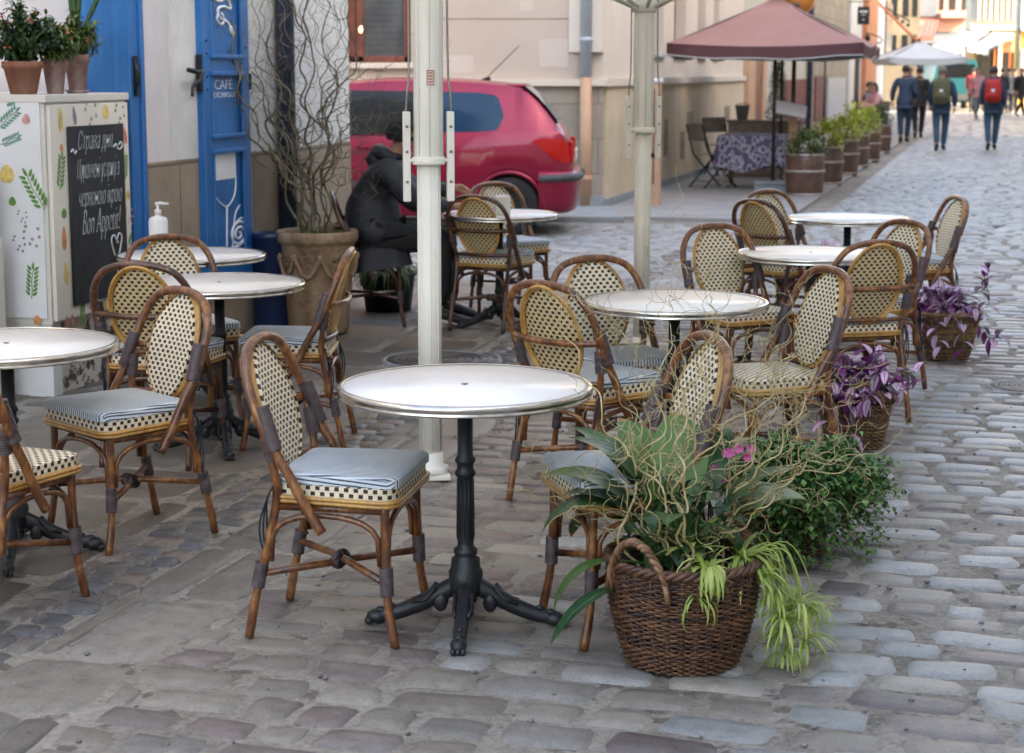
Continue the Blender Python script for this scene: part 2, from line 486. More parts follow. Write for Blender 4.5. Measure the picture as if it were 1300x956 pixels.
def trad():
    m = Mat('purple_silver_leaf', .35); u, v, _ = m.sep(m.uvw()); t = m.attr(); x, y, z = m.sep(t)
    d = (u - .5).abs()
    silver = d.gt(.09) * d.lt(.36)
    pur = m.ramp(x, [(.1, (.13, .018, .12)), (.6, (.38, .05, .34)), (1, (.58, .16, .54))])
    sil = m.ramp(x, [(.1, (.20, .25, .23)), (.9, (.62, .62, .62))])
    m.color(m.mix(silver * x.gt(.25) * .95, pur, sil)); return m.mat
M['leaf_purple'] = trad()
M['petal_pink'] = leafmat('pink_petal', (.55, .06, .30), (.75, .16, .45), .5)
M['petal_red'] = leafmat('coral_petal', (.60, .09, .05), (.78, .22, .12), .5)
M['twig_yellow'] = wood_mat('yellow_corkscrew_bark', (.26, .19, .08), (.42, .33, .15), (.56, .47, .26), .6)
M['twig_brown'] = wood_mat('grey_brown_bark', (.045, .035, .018), (.12, .095, .05), (.22, .175, .09), .7)
M['stem'] = basic('green_stem', (.10, .16, .04), .5, var=.3, scale=20)
def carpaint():
    m = Mat('magenta_red_car_paint', .36, .45); o = m.obj(); n = m.noise(o, 900, 2)
    m.color(m.ramp(n, [(.4, (.22, .0, .024)), (.6, (.30, .0005, .036))]))
    m.b.inputs['Coat Weight'].default_value = .55; m.b.inputs['Coat Roughness'].default_value = .05; return m.mat
M['carpaint'] = carpaint()
def carglass(name, col):
    m = Mat(name, .08); m.color(col); m.b.inputs['Specular IOR Level'].default_value = .35; return m.mat
M['carglass'] = carglass('blue_tinted_window', (.0, .030, .075))
M['carglass_dark'] = carglass('dark_window', (.008, .010, .012))
M['rearglass'] = carglass('pale_rear_screen', (.16, .23, .25))
M['lamp_red'] = carglass('red_lamp_lens', (.42, .006, .004))
M['rubber'] = basic('tyre_rubber', (.012, .012, .013), .8, bump=.4)
M['alloy'] = basic('alloy_wheel', (.35, .36, .37), .3, .8)
M['trim'] = basic('grey_bumper_trim', (.05, .052, .055), .55)
M['brownframe'] = basic('red_brown_timber', (.16, .045, .028), .45, var=.2, scale=8)
def winglass():
    m = Mat('window_pane', .05); o = m.obj(); n = m.noise(o, 1.6, 4); x, y, z = m.sep(o)
    lines = ((z * 14).fract()).lt(.08)
    m.color(m.mix(lines * .5, m.ramp(n, [(.35, (.035, .04, .043)), (.65, (.10, .105, .105))]), (.16, .16, .16)))
    m.b.inputs['Specular IOR Level'].default_value = .8; return m.mat
M['pane'] = winglass()
M['peach'] = basic('peach_painted_metal', (.50, .30, .19), .55, var=.12, scale=4)
M['palepipe'] = basic('pale_blue_grey_pipe', (.42, .45, .49), .45, var=.08, scale=3)
M['skin'] = basic('skin', (.42, .22, .15), .5, var=.12, scale=12, Subsurface_Weight=.08)
M['hair_dark'] = basic('dark_hair', (.015, .010, .008), .6, bump=.8, bscale=150, bdist=.01)
M['hair_grey'] = basic('grey_hair', (.16, .14, .12), .6, bump=.8, bscale=150, bdist=.01)
def cloth(name, col, var=.2, rough=.85): 
    m = Mat(name, rough); o = m.obj(); n = m.noise(o, 9, 5, .6, .8); f = m.noise(o, 200, 2)
    m.color(m.ramp(n, [(.3, tuple(c * (1 - var) for c in col)), (.7, tuple(min(1, c * (1 + var)) for c in col))]))
    m.bump(n * 1.2 + f * .1, .5, .03); return m.mat
M['black_puffer'] = cloth('black_nylon', (.014, .016, .022), .3, .55)
M['black_cloth'] = cloth('black_cloth', (.011, .011, .013))
M['navy_cloth'] = cloth('navy_cloth', (.022, .042, .085))
M['denim'] = cloth('blue_denim', (.030, .085, .15), .3)
M['denim_dark'] = cloth('dark_denim', (.018, .040, .070), .3)
M['olive_cloth'] = cloth('olive_canvas', (.10, .105, .055), .25)
M['red_cloth'] = cloth('red_nylon', (.42, .018, .018), .2, .6)
M['pink_cloth'] = cloth('pink_cloth', (.45, .22, .24), .15)
M['grey_cloth'] = cloth('grey_cloth', (.12, .13, .15), .2)
M['brown_cloth'] = cloth('brown_cloth', (.14, .075, .04), .2)
M['shoe'] = basic('dark_shoe_leather', (.02, .018, .018), .5)
M['sole'] = basic('white_rubber_sole', (.55, .55, .53), .6)
M['glass'] = Mat('clear_glass', .03, 0, Transmission_Weight=1, IOR=1.45).mat
M['barrelwood'] = wood_mat('dark_barrel_staves', (.035, .016, .010), (.085, .038, .022), (.14, .068, .04), .6)
M['hoop'] = basic('galvanised_hoop', (.34, .30, .27), .5, .6, var=.25)
def patterned():
    m = Mat('paisley_tablecloth', .8); o = m.obj(); u, v, _ = m.sep(m.uvw())
    k = m.vor(m.uvw(), 9); q = m.noise(m.uvw(), 7, 3, .5, 2)
    c = m.ramp(k * .6 + q * .5, [(.3, (.03, .03, .07)), (.42, (.10, .09, .17)), (.55, (.42, .38, .42)), (.65, (.09, .08, .15))])
    m.color(c); return m.mat
M['tablecloth'] = patterned()
M['greywood'] = basic('grey_timber', (.20, .16, .13), .7, var=.25)
M['slab'] = basic('grey_concrete_block', (.25, .27, .28), .8, var=.15, scale=5)
M['paleseat'] = basic('pale_wood_slats', (.42, .34, .23), .6)
M['maroon'] = basic('maroon_plinth_paint', (.15, .045, .04), .7)
M['greydoor'] = basic('blue_grey_door_paint', (.34, .38, .43), .5)
M['orangewall'] = basic('orange_render', (.52, .20, .085), .8, var=.12, scale=2)
M['copper'] = basic('orange_sign_disc', (.42, .15, .03), .5)
M['ochre'] = basic('yellow_render', (.62, .36, .06), .8, var=.1, scale=1)
M['redshop'] = basic('red_orange_render', (.50, .10, .04), .8, var=.15, scale=1)
M['pinkwall'] = basic('pink_render', (.45, .24, .20), .8, var=.15, scale=.7)
M['slate_wall'] = basic('slate_blue_render', (.10, .12, .15), .8, var=.25, scale=.7)
M['cream_far'] = basic('ivory_render', (.50, .47, .40), .8, var=.1, scale=.7)
M['buff_far'] = basic('buff_render', (.42, .33, .22), .8, var=.15, scale=.7)
M['dark_open'] = basic('dark_shop_glass', (.02, .022, .025), .2)
M['teal'] = basic('teal_van_paint', (.01, .09, .11), .35, .2)
M['redawn'] = basic('red_awning_canvas', (.45, .08, .07), .8)
# ground
def cobble_mat():
    m = Mat('worn_cobblestone', .5); o = m.obj(); t = m.attr()
    n = m.noise(o, 14, 6, .65); f = m.noise(o, 90, 4, .6); d = m.noise(o, 1.1, 5, .6)
    k = m.ramp(n * .45 + f * .35 + d * .2, [(.33, .6), (.5, 1), (.68, 1.3)])
    col = m.mix(1, t, k, 'MULTIPLY')
    dirt = m.ramp(m.noise(o, 5, 6, .75), [(.55, 0), (.7, 1)])
    col = m.mix(dirt * .6, col, (.28, .25, .215))
    m.color(col); m.roughness((n * .5 + .16).clamp()); m.bump(n * .7 + f * .6, .75, .009); return m.mat
M['cobble'] = cobble_mat()
def mortar_mat():
    m = Mat('sandy_joint_grit', .9); o = m.obj()
    n = m.noise(o, 3, 6, .7); f = m.noise(o, 45, 5, .7); w = m.noise(o, 1.3, 4)
    c = m.ramp(n * .6 + f * .4, [(.34, (.085, .07, .055)), (.48, (.225, .20, .172)), (.66, (.38, .35, .31))])
    c = m.mix(m.ramp(m.noise(o, 6, 5, .7), [(.56, 0), (.62, 1)]) * .75, c, (.06, .045, .032))
    m.color(c); m.bump(f + n * .6, .8, .012); return m.mat
M['mortar'] = mortar_mat()
# ------------------------------------------------------------ ground
rng = np.random.default_rng(11)
def lowfreq(x, y):
    return .010 * np.sin(x * 1.3 + .4) * np.sin(y * .9 + 1.1) + .006 * np.sin(x * 3.1 + y * 2.2)
def vnoise(x, y, scale, seed):
    """smooth value noise"""
    g_ = np.random.default_rng(seed).uniform(-1, 1, (64, 64)); x = x * scale; y = y * scale
    xi = np.floor(x).astype(int); yi = np.floor(y).astype(int); fx = x - xi; fy = y - yi; fx = fx * fx * (3 - 2 * fx); fy = fy * fy * (3 - 2 * fy)
    G = lambda i, j: g_[i % 64, j % 64]
    return (G(xi, yi) * (1 - fx) + G(xi + 1, yi) * fx) * (1 - fy) + (G(xi, yi + 1) * (1 - fx) + G(xi + 1, yi + 1) * fx) * fy
def grid_mesh(name, co, q, mat, col=None):
    me = bpy.data.meshes.new(name)
    me.vertices.add(len(co)); me.vertices.foreach_set('co', co.astype(np.float32).ravel())
    me.loops.add(q.size); me.loops.foreach_set('vertex_index', q.astype(np.int32).ravel())
    me.polygons.add(len(q)); me.polygons.foreach_set('loop_start', np.arange(0, q.size, 4, dtype=np.int32))
    me.update(calc_edges=True)
    me.polygons.foreach_set('use_smooth', np.ones(len(q), dtype=bool))
    if col is not None: a = me.color_attributes.new('Col', 'FLOAT_COLOR', 'POINT'); a.data.foreach_set('color', col.astype(np.float32).ravel())
    me.materials.append(mat); o = bpy.data.objects.new(name, me); COL.objects.link(o); o['kind'] = 'structure'
    return o
def stones(name, cells, palette, dome, gx=7, gy=6, wob=.012, lift=0):
    """cells: (t0,t1,s0,s1) stones in street coordinates, each a worn dome with an uneven outline"""
    C = np.array(cells); n = len(C)
    gx += gx % 2 == 0
    U = np.sin(np.linspace(-1, 1, gx) * pi / 2) * .6 + np.linspace(-1, 1, gx) * .4; V = np.sin(np.linspace(-1, 1, gy) * pi / 2) * .6 + np.linspace(-1, 1, gy) * .4
    uu, vv = np.meshgrid(U, V)
    e = 1 - np.clip(np.abs(uu * vv) ** 2, 0, 1) * .13
    edge = np.maximum(np.abs(uu), np.abs(vv)); uu = uu * e; vv = vv * e
    ex = lambda a_: a_[:, None, None]
    cx = ex((C[:, 0] + C[:, 1]) / 2); cy = ex((C[:, 2] + C[:, 3]) / 2); hx = ex((C[:, 1] - C[:, 0]) / 2); hy = ex((C[:, 3] - C[:, 2]) / 2)
    X = cx + hx * uu[None]; Y = cy + hy * vv[None]
    ph = [ex(rng.uniform(0, 6.28, n)) for _ in range(4)]; am = [ex(rng.normal(0, 1, n)) for _ in range(4)]
    X = X + wob * (am[0] * np.sin(vv[None] * 2.2 + ph[0]) + .5 * am[1] * np.sin(vv[None] * 4.5 + ph[1])) * .8
    Y = Y + wob * (am[2] * np.sin(uu[None] * 2.2 + ph[2]) + .5 * am[3] * np.sin(uu[None] * 4.8 + ph[3])) * .6
    Y = Y + ex(rng.normal(0, .05, n)) * (X - cx)
    prof = 1 - np.clip(edge, 0, 1)[None] ** 5
    hgt = dome * ex(rng.uniform(.7, 1.2, n))
    Z = hgt * prof + np.where(edge[None] > .97, -.012, 0)
    Z = Z + vnoise(X * 1.0, Y, 22, 3) * dome * .22 + ex(rng.normal(0, dome * .25, n)) + (ex(rng.normal(0, .012, n)) * (X - cx) + ex(rng.normal(0, .02, n)) * (Y - cy)) * (.25 if lift else 1)
    Z = Z + vnoise(X, Y, 1.1, 9) * .006 + lift
    wx = O_.x + D.x * Y + N_.x * X; wy = O_.y + D.y * Y + N_.y * X
    co = np.stack([wx, wy, Z], -1).reshape(-1, 3)
    idx = np.arange(n * gx * gy).reshape(n, gy, gx)
    q = np.stack([idx[:, :-1, :-1], idx[:, :-1, 1:], idx[:, 1:, 1:], idx[:, 1:, :-1]], -1).reshape(-1, 4)
    if palette == 'MIX':
        pa, pb = np.array(PURP), np.array(BLUE); k = np.clip((C[:, 0] - 1.3) / 2.6, 0, 1); col = np.where((rng.random(n) < k)[:, None], pb[rng.integers(0, len(pb), n)], pa[rng.integers(0, len(pa), n)])  # brown-to-grey mix paints terrace shade and street skylight into the stones
    else: pal = np.array(palette); col = pal[rng.integers(0, len(pal), n)]
    col = col * rng.uniform(.82, 1.16, n)[:, None]
    colv = np.repeat(col, gx * gy, axis=0); colv = np.concatenate([colv, np.ones((len(colv), 1))], 1)
    return grid_mesh(name, co, q, M['cobble'], colv)
def grit_bed(t0, t1, s0, s1, step, amp, base):
    nt_ = int((t1 - t0) / step); ns = int((s1 - s0) / step)
    T, Sg = np.meshgrid(np.linspace(t0, t1, nt_), np.linspace(s0, s1, ns))
    Z = base - .0035 * (T < .7) - .002 * np.clip((T - 1.5) / 1.5, 0, 1) + .85 * amp * (vnoise(T, Sg, 6, 1) * .6 + vnoise(T, Sg, 17, 2) * .4) + vnoise(T, Sg, 1.1, 9) * .006
    co = np.stack([O_.x + D.x * Sg + N_.x * T, O_.y + D.y * Sg + N_.y * T, Z], -1).reshape(-1, 3)
    idx = np.arange(nt_ * ns).reshape(ns, nt_); q = np.stack([idx[:-1, :-1], idx[:-1, 1:], idx[1:, 1:], idx[1:, :-1]], -1).reshape(-1, 4)
    return grid_mesh('ground', co, q, M['mortar'])

def courses(t0, t1, s0, s1, ds, wmin, wmax, gap, jit=.15, miss=.0):
    out = []; s = s0
    while s < s1:
        d = ds * rng.uniform(1 - jit, 1 + jit); t = t0 + rng.uniform(-wmax, 0)
        while t < t1:
            w = rng.uniform(wmin, wmax)
            if t + w > t0 + .03 and t < t1 - .03 and rng.random() > miss:
                a = max(t, t0); b = min(t + w, t1)
                if b - a > .05:
                    k = rng.uniform(-.006, .006)
                    out.append((a + gap / 2, b - gap / 2, s + gap / 2 + k, s + d - gap / 2 + k))
            t += w
        s += d
    return out

# base ground reaching the horizon
g = MB(); g.add([(-400, -120, -.02), (400, -120, -.02), (400, 700, -.02), (-400, 700, -.02)], [(0, 1, 2, 3)], smooth=False)
tag(g.obj('ground', M['mortar']), kind='structure')
PURP = [(.140, .112, .108), (.125, .102, .102), (.185, .162, .142), (.215, .195, .170), (.20, .182, .160), (.150, .128, .122), (.235, .215, .19), (.18, .17, .16)]  # terrace cobbles, darkened so the shaded side reads deeper
BLUE = [(.262, .270, .272), (.285, .288, .285), (.245, .252, .255), (.305, .305, .300), (.245, .243, .240), (.275, .272, .265)]  # grey street stone with some cool skylight put into the tone
DARK = [(.085, .085, .09), (.12, .105, .10), (.18, .145, .12), (.15, .135, .125), (.10, .10, .105)]
FLAG = [(.125, .105, .088), (.14, .12, .10), (.11, .093, .08), (.15, .133, .112)]  # brown flagstones, canopy shade partly painted in by the darker tone
grit_bed(-2.4, 6.3, -6, 12.6, .035, .0048, -.0014); grit_bed(-9, -2.4, 6.8, 12.6, .07, .004, -.002)
# left pavement of smooth flagstones
stones('pavement', courses(-2.2, -.02, -5.5, 6.4, .55, .45, .85, .010, .12), FLAG, .004, 7, 7, .002, .002)
# narrow band of dark setts
stones('kerb', courses(0, .29, -5.5, 10, .118, .10, .155, .006), DARK, .010, 7, 6, .004)
# big worn slabs
stones('kerb', courses(.30, .68, -5.5, 10, .52, .38, .39, .008, .25), [(.165, .15, .13), (.19, .175, .155), (.145, .13, .115)], .004, 9, 9, .006, .0035)
# uneven cobbles near the tables, more regular courses in the carriageway
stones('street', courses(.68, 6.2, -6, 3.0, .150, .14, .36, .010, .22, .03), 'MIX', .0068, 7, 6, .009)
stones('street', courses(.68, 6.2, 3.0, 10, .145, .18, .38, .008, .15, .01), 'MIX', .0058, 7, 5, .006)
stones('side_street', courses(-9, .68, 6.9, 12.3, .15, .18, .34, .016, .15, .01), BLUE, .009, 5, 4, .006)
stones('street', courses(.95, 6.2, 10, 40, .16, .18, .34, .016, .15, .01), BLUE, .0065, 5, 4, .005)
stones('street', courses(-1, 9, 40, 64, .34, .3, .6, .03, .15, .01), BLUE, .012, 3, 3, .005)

# far pavement on which barrels, folding chairs and the mauve umbrella stand
pv = MB(); Mx = STM
pv.box((-.52, 32, .0), (2.36, 38, .05), Mx)
tag(pv.obj('pavement', basic('pale_paving', (.27, .26, .255), .7, var=.15, scale=2, bump=.3, bscale=20)), kind='structure')
ks = MB(); 
a0 = unp(455, 282, .03); b0 = unp(812, 286, .03)
ks.box((0, 0, 0), (11.5, .22, .12), Matrix.Translation(Vector((-4.5, 19.75, .0))), .015)
ks.box((0, 0, 0), (11.4, 1.6, .09), Matrix.Translation(Vector((-4.5, 20.66, .0))))
tag(ks.obj('pavement', M['slab']), kind='structure')

# manhole covers
def manhole(loc, r, label):
    root = empty('manhole_cover', loc, 0, label, 'manhole cover')
    b = MB(); b.lathe([(0, .010), (r * .93, .010), (r * .93, .004)], 48); 
    for k in range(1, 7):
        rr = r * .93 * k / 7
        b.lathe([(rr - .012, .010), (rr - .010, .0145), (rr + .008, .0145), (rr + .010, .010)], 48, capb=False, capt=False)
    b.obj('lid', M['steelrust'], root)
    f = MB(); f.lathe([(r * .94, -.01), (r * .94, .012), (r, .012), (r * 1.04, -.01)], 48, capb=False, capt=False); f.obj('frame', M['slab'], root)
M['steelrust'] = basic('worn_iron_cover', (.13, .11, .10), .5, .5, var=.3, scale=10)
manhole(unp(556, 458), .32, 'round ribbed iron drain cover in the cobbles behind the nearest white table')
manhole(unp(1303, 493), .20, 'small round iron cover in the street setts at the right edge')
# litter of grit and small pebbles
pb = MB()
for i in range(700):
    t = random.uniform(.3, 5); s_ = random.uniform(-3.5, 3)
    p = st(s_, t, .006); r = random.uniform(.003, .011)
    pb.ell(p, (r, r * random.uniform(.6, 1), r * .6), None, 6, tuple([random.uniform(.07, .2)] * 3))
tag(pb.obj('loose_grit', M['cobble']), kind='stuff', label='loose pebbles and grit scattered over the cobbles', cat='grit')
# ------------------------------------------------------------ bistro chair (local: +y front)
def superrect(w0, w1, d0, d1, r, n=7):
    """rounded trapezoid outline: back half width w0 at y=d0, front half width w1 at y=d1"""
    pts = []
    for cx, cy, a0 in ((w1 - r, d1 - r, 0), (-(w1 - r), d1 - r, 90), (-(w0 - r), d0 + r, 180), (w0 - r, d0 + r, 270)):
        for k in range(n):
            a = radians(a0 + 90 * k / (n - 1)); pts.append((cx + r * cos(a), cy + r * sin(a)))
    return pts
def slab(mb, outl, z0, z1, puff=0, inset=.006, seg=6, skirtonly=False, uvside=True):
    """closed rounded slab with planar uv on top and running uv on the side"""
    n = len(outl); cx = sum(p[0] for p in outl) / n; cy = sum(p[1] for p in outl) / n
    P = [0]
    for i in range(n): P.append(P[-1] + math.dist(outl[i], outl[(i + 1) % n]))
    vs = []; uv = []; fs = []
    rings = [(1, z0, 1), (1, z1, 1)]
    for k, (sc, z, _) in enumerate(rings):
        for i in range(n + 1):
            x, y = outl[i % n]; vs.append((x, y, z)); uv.append((P[i], z))
    for i in range(n): fs.append((i, i + 1, n + 1 + i + 1, n + 1 + i))
    o = len(vs)
    tops = [1, .96, .8, .5, .2]
    for j, sc in enumerate(tops):
        for i in range(n):
            x, y = outl[i]; x = cx + (x - cx) * sc; y = cy + (y - cy) * sc
            z = z1 + (0 if j == 0 else inset + puff * (1 - sc ** 2))
            vs.append((x, y, z)); uv.append((x, y))
    for j in range(len(tops) - 1):
        for i in range(n):
            a = o + j * n + i; b = o + j * n + (i + 1) % n; fs.append((a, b, b + n, a + n))
    fs.append(tuple(o + (len(tops) - 1) * n + i for i in range(n)))
    o2 = len(vs)
    for i in range(n): vs.append((outl[i][0], outl[i][1], z0)); uv.append(outl[i])
    fs.append(tuple(reversed(range(o2, o2 + n))))
    mb.add(vs, fs, uv)

R_ = .0145
def make_chair(dark=False, cushion=True, name='bistro_chair'):
    root = empty(name)
    wood = M['rattan_dark'] if dark else M['rattan']
    # bent hoop: two arms rising from beside the seat over the top of the back
    arm = [(.222, .018, .335), (.222, -.03, .41), (.222, -.078, .50), (.222, -.132, .59), (.221, -.172, .68), (.205, -.204, .765), (.158, -.226, .832), (.085, -.236, .861), (0, -.239, .868)]
    pts = spline(arm + list(reversed(mirror(arm)))[1:], 5)
    h = MB(); h.tube(pts, .0155, 10); h.obj('bent_hoop', wood, root)
    def leg(path, wraps, r0=.0135):
        l = MB(); P = spline(path, 5); l.tube(P, [r0 + .002 * sin(i * .9) * .4 for i in range(len(P))], 10); lo = l.obj('leg', wood, root)
        for a, b, rr in wraps:
            w = MB(); p, r = wrapspiral(a, b, rr); w.tube(p, r, 12, uvs=True); w.obj('wrapping', M['wrap'], lo)
    for sx in (1, -1):
        f = lambda P: [(p[0] * sx, p[1], p[2]) for p in P]
        rear = f([(.192, -.222, 0), (.190, -.195, .14), (.184, -.155, .30), (.186, -.128, .44), (.200, -.138, .54), (.212, -.160, .64)])
        leg(rear, [(f([(.2105, -.163, .0)])[0][:2] + (.70,), f([(.222, -.120, .0)])[0][:2] + (.575,), .0215),
                   (f([(.205, -.150, 0)])[0][:2] + (.62,), f([(.199, -.136, 0)])[0][:2] + (.54,), .0195),
                   (f([(.188, -.178, 0)])[0][:2] + (.23,), f([(.190, -.192, 0)])[0][:2] + (.155,), .0185)])
        front = f([(.205, .228, 0), (.196, .206, .12), (.190, .198, .26), (.188, .196, .43)])
        leg(front, [(f([(.192, .200, 0)])[0][:2] + (.235,), f([(.194, .203, 0)])[0][:2] + (.15,), .0185)])
    # cross bars behind the oval back
    def part(nm, paths, r, mt):
        b = MB()
        for p in paths: b.tube(p, r, 8)
        return b.obj(nm, mt, root)
    part('back_rail', [spline([(-.215, -.172, .655), (-.12, -.214, .650), (0, -.226, .648), (.12, -.214, .650), (.215, -.172, .655)], 5)], .0125, wood)
    part('back_rail', [spline([(-.19, -.135, .492), (0, -.165, .492), (.19, -.135, .492)], 5)], .0115, wood)
    # oval back: gently dished woven panel
    def backpt(u, v):   # metres in the panel plane; v up from centre
        tilt = radians(15.5); z = .668 + v * cos(tilt); y = -.178 - v * sin(tilt) - .012 * (1 - (u / .14) ** 2)
        return Vector((u, y, z))
    bk = MB(); nr, na = 6, 40; a_, b_ = .134, .187
    for side in (0, 1):
        vs = []; uv = []; fs = []
        for i in range(nr + 1):
            for k in range(na):
                an = 2 * pi * k / na; rr = i / nr
                u = a_ * rr * cos(an); v = b_ * rr * sin(an)
                p = backpt(u, v); th = .009 * (1 - rr ** 6) + .001
                p.y += th * (.5 if side == 0 else -.5)
                vs.append(p); uv.append((u + .5, v + .5))
        for i in range(nr):
            for k in range(na):
                k2 = (k + 1) % na; q = (i * na + k, i * na + k2, (i + 1) * na + k2, (i + 1) * na + k)
                fs.append(q if side else tuple(reversed(q)))
        bk.m = side; bk.add(vs, fs, uv)
    bo = bk.obj('backrest', [M['weave'], M['weave_back']], root)
    ring = [backpt((a_ + .005) * cos(2 * pi * k / 44), (b_ + .005) * sin(2 * pi * k / 44)) + Vector((0, -.007, 0)) for k in range(44)]
    ring2 = [backpt((a_ + .012) * cos(2 * pi * k / 44), (b_ + .012) * sin(2 * pi * k / 44)) + Vector((0, -.013, 0)) for k in range(44)]
    rg = MB(); rg.tube(ring, .0075, 7, closed=True); rg.tube(ring2, .0075, 7, closed=True); rg.obj('rim', M['binding'], bo)
    ew = MB()
    vs = []; uv = []; fs = []
    for k in range(61):
        an = 2 * pi * k / 60; c = backpt((a_ + .002) * cos(an), (b_ + .002) * sin(an))
        vs += [c + Vector((0, .009, 0)), c + Vector((cos(an) * .005, 0, sin(an) * .005)), c + Vector((0, -.006, 0))]
        L = k / 60 * 1.02; uv += [(L, .002), (L, .010), (L, .018)]
    for k in range(60):
        for j in range(2): fs.append((k * 3 + j, k * 3 + 3 + j, k * 3 + 4 + j, k * 3 + 1 + j))
    ew.add(vs, fs, uv); ew.obj('woven_edge', M['weave'], bo)
    # seat
    out = superrect(.182, .212, -.150, .232, .05)
    s = MB(); slab(s, out, .432, .468, .006, .003)
    so = s.obj('seat', M['weave'], root)
    bd = MB()
    for z, e in ((.430, .006), (.418, .004)):
        o2 = superrect(.182 + e, .212 + e, -.150 - e, .232 + e, .05)
        bd.tube([(x, y, z) for x, y in o2], .0068, 7, closed=True)
    bd.obj('binding', M['binding'], so)
    # seat frame, arched braces and crossed stretchers
    part('seat_frame', [[(-.17, .19, .400), (.17, .19, .400)], [(-.17, -.13, .400), (.17, -.13, .400)], [(.185, .19, .400), (.178, -.13, .400)], [(-.185, .19, .400), (-.178, -.13, .400)]], .0125, wood)
    def arch(a, b, top=.378, low=.235):
        a = Vector(a); b = Vector(b); L = []
        for k in range(13):
            t = k / 12; q = pi * t
            p = a.lerp(b, (1 - cos(q)) / 2 * .92 + .04); p.z = low + (top - low) * (sin(q) ** .45 if 0 < t < 1 else 0); L.append(p)
        return L
    part('arched_brace', [arch((-.188, .200, 0), (.188, .200, 0))], .0095, wood)
    part('arched_brace', [arch((.188, .196, 0), (.186, -.165, 0))], .0095, wood)
    part('arched_brace', [arch((-.188, .196, 0), (-.186, -.165, 0))], .0095, wood)
    part('arched_brace', [arch((-.182, -.160, 0), (.182, -.160, 0))], .0095, wood)
    part('stretcher', [[(-.19, .20, .185), (-.02, .02, .192), (.02, -.01, .192), (.185, -.18, .195)]], .0115, wood)
    part('stretcher', [[(.19, .20, .185), (.02, .02, .205), (-.02, -.01, .205), (-.185, -.18, .195)]], .0115, wood)
    jw = MB(); p, r = wrapspiral((-.03, .005, .198), (.03, .005, .198), .022); jw.tube(p, r, 10, uvs=True); jw.obj('wrapping', M['wrap'], root)
    if cushion: make_cushion(root)
    return root
def make_cushion(root):
    out = superrect(.186, .208, -.135, .240, .035)
    c = MB(); slab(c, out, .471, .494, .006, .006)
    nn = len(out) + 1
    for i in range(2 * nn):   # stripes run front to back, so on the flanks they lie level
        x, y, z = c.v[i]; a, b_ = out[(i - 1) % nn % len(out)], out[(i + 1) % nn % len(out)]
        side = 1 if abs(a[1] - b_[1]) > abs(a[0] - b_[0]) else 0
        c.uv[i] = (x + side * (z - .471), y)
    # stripes run front to back on top; keep running uv on the edge
    co = c.obj('cushion', M['cushion'], root)
    for sx in (1, -1):
        t = MB()
        for k in range(3):
            x = sx * (.187 + .004 * k)
            t.tube(spline([(x, -.13, .475), (x + .012 * sx, -.155, .42), (x + .003 * k, -.16 - .01 * k, .33), (x - .01 * k, -.165, .25 - .02 * k)], 4), .003, 5)
        t.obj('tie', M['tie'], co)
    return co

# ------------------------------------------------------------ bistro table
def make_table(r=.375):
    root = empty('bistro_table')
    t = MB(); t.lathe([(0, .722), (r - .012, .722), (r - .010, .7405), (0, .7415)], 64, capb=False, capt=False); to = t.obj('tabletop', M['tabletop'], root)
    m = MB()
    m.lathe([(r - .014, .7200), (r - .006, .7125), (r + .002, .7120), (r + .004, .7165), (r + .0005, .7205), (r + .0005, .7235), (r + .005, .7275), (r + .005, .7375), (r, .7435), (r - .010, .7440), (r - .013, .7418)], 64, capb=False, capt=False)
    m.obj('metal_rim', M['chrome'], to)
    b = MB(); b.lathe([(0, .7415), (.011, .7445), (0, .7447)], 16, capb=False, capt=False); b.obj('plug', M['steel'], to)
    c = MB()
    c.lathe([(.0, .705), (.10, .705), (.10, .720), (0, .720)], 20, capb=False, capt=False)
    c.lathe([(.030, .085), (.050, .10), (.052, .170), (.045, .180), (.043, .210), (.030, .218), (.036, .226), (.036, .238), (.026, .246), (.024, .258), (.0275, .275), (.0245, .46), (.031, .468), (.031, .478), (.025, .486), (.025, .500), (.031, .508), (.031, .516), (.0235, .526), (.0235, .71)], 24)
    for k in range(12):   # reeded shaft
        a = 2 * pi * k / 12; c.tube([(cos(a) * .0255, sin(a) * .0255, .28), (cos(a) * .0235, sin(a) * .0235, .455)], .0028, 5)
    c.obj('column', M['iron'], root)
    for k in range(4):
        f = MB(); R = Matrix.Rotation(k * pi / 2, 4, 'Z')
        P = spline([(.02, 0, .130), (.07, 0, .104), (.14, 0, .066), (.21, 0, .038), (.258, 0, .028)], 5)
        n = len(P)
        f.tube(P, [.026 - .007 * i / n for i in range(n)], 8, M=R, flat=1.15)
        f.tube([(p[0], 0, p[2] + .018) for p in P[2:]], .007, 6, M=R)
        f.ell((.27, 0, .024), (.034, .025, .024), R); f.ell((.258, 0, .044), (.018, .012, .012), R, 8); f.ell((.225, 0, .058), (.014, .010, .009), R, 8)
        for q in (-1, 0, 1): f.ell((.294, q * .015, .012), (.014, .009, .012), R, 8)
        f.ell((.075, .022, .075), (.022, .009, .028), R, 8); f.ell((.075, -.022, .075), (.022, .009, .028), R, 8)
        f.tube([(.16, .02, .075), (.12, .026, .085), (.09, .024, .125)], .006, 5, M=R); f.tube([(.16, -.02, .075), (.12, -.026, .085), (.09, -.024, .125)], .006, 5, M=R)
        f.obj('foot', M['iron'], root)
    return root

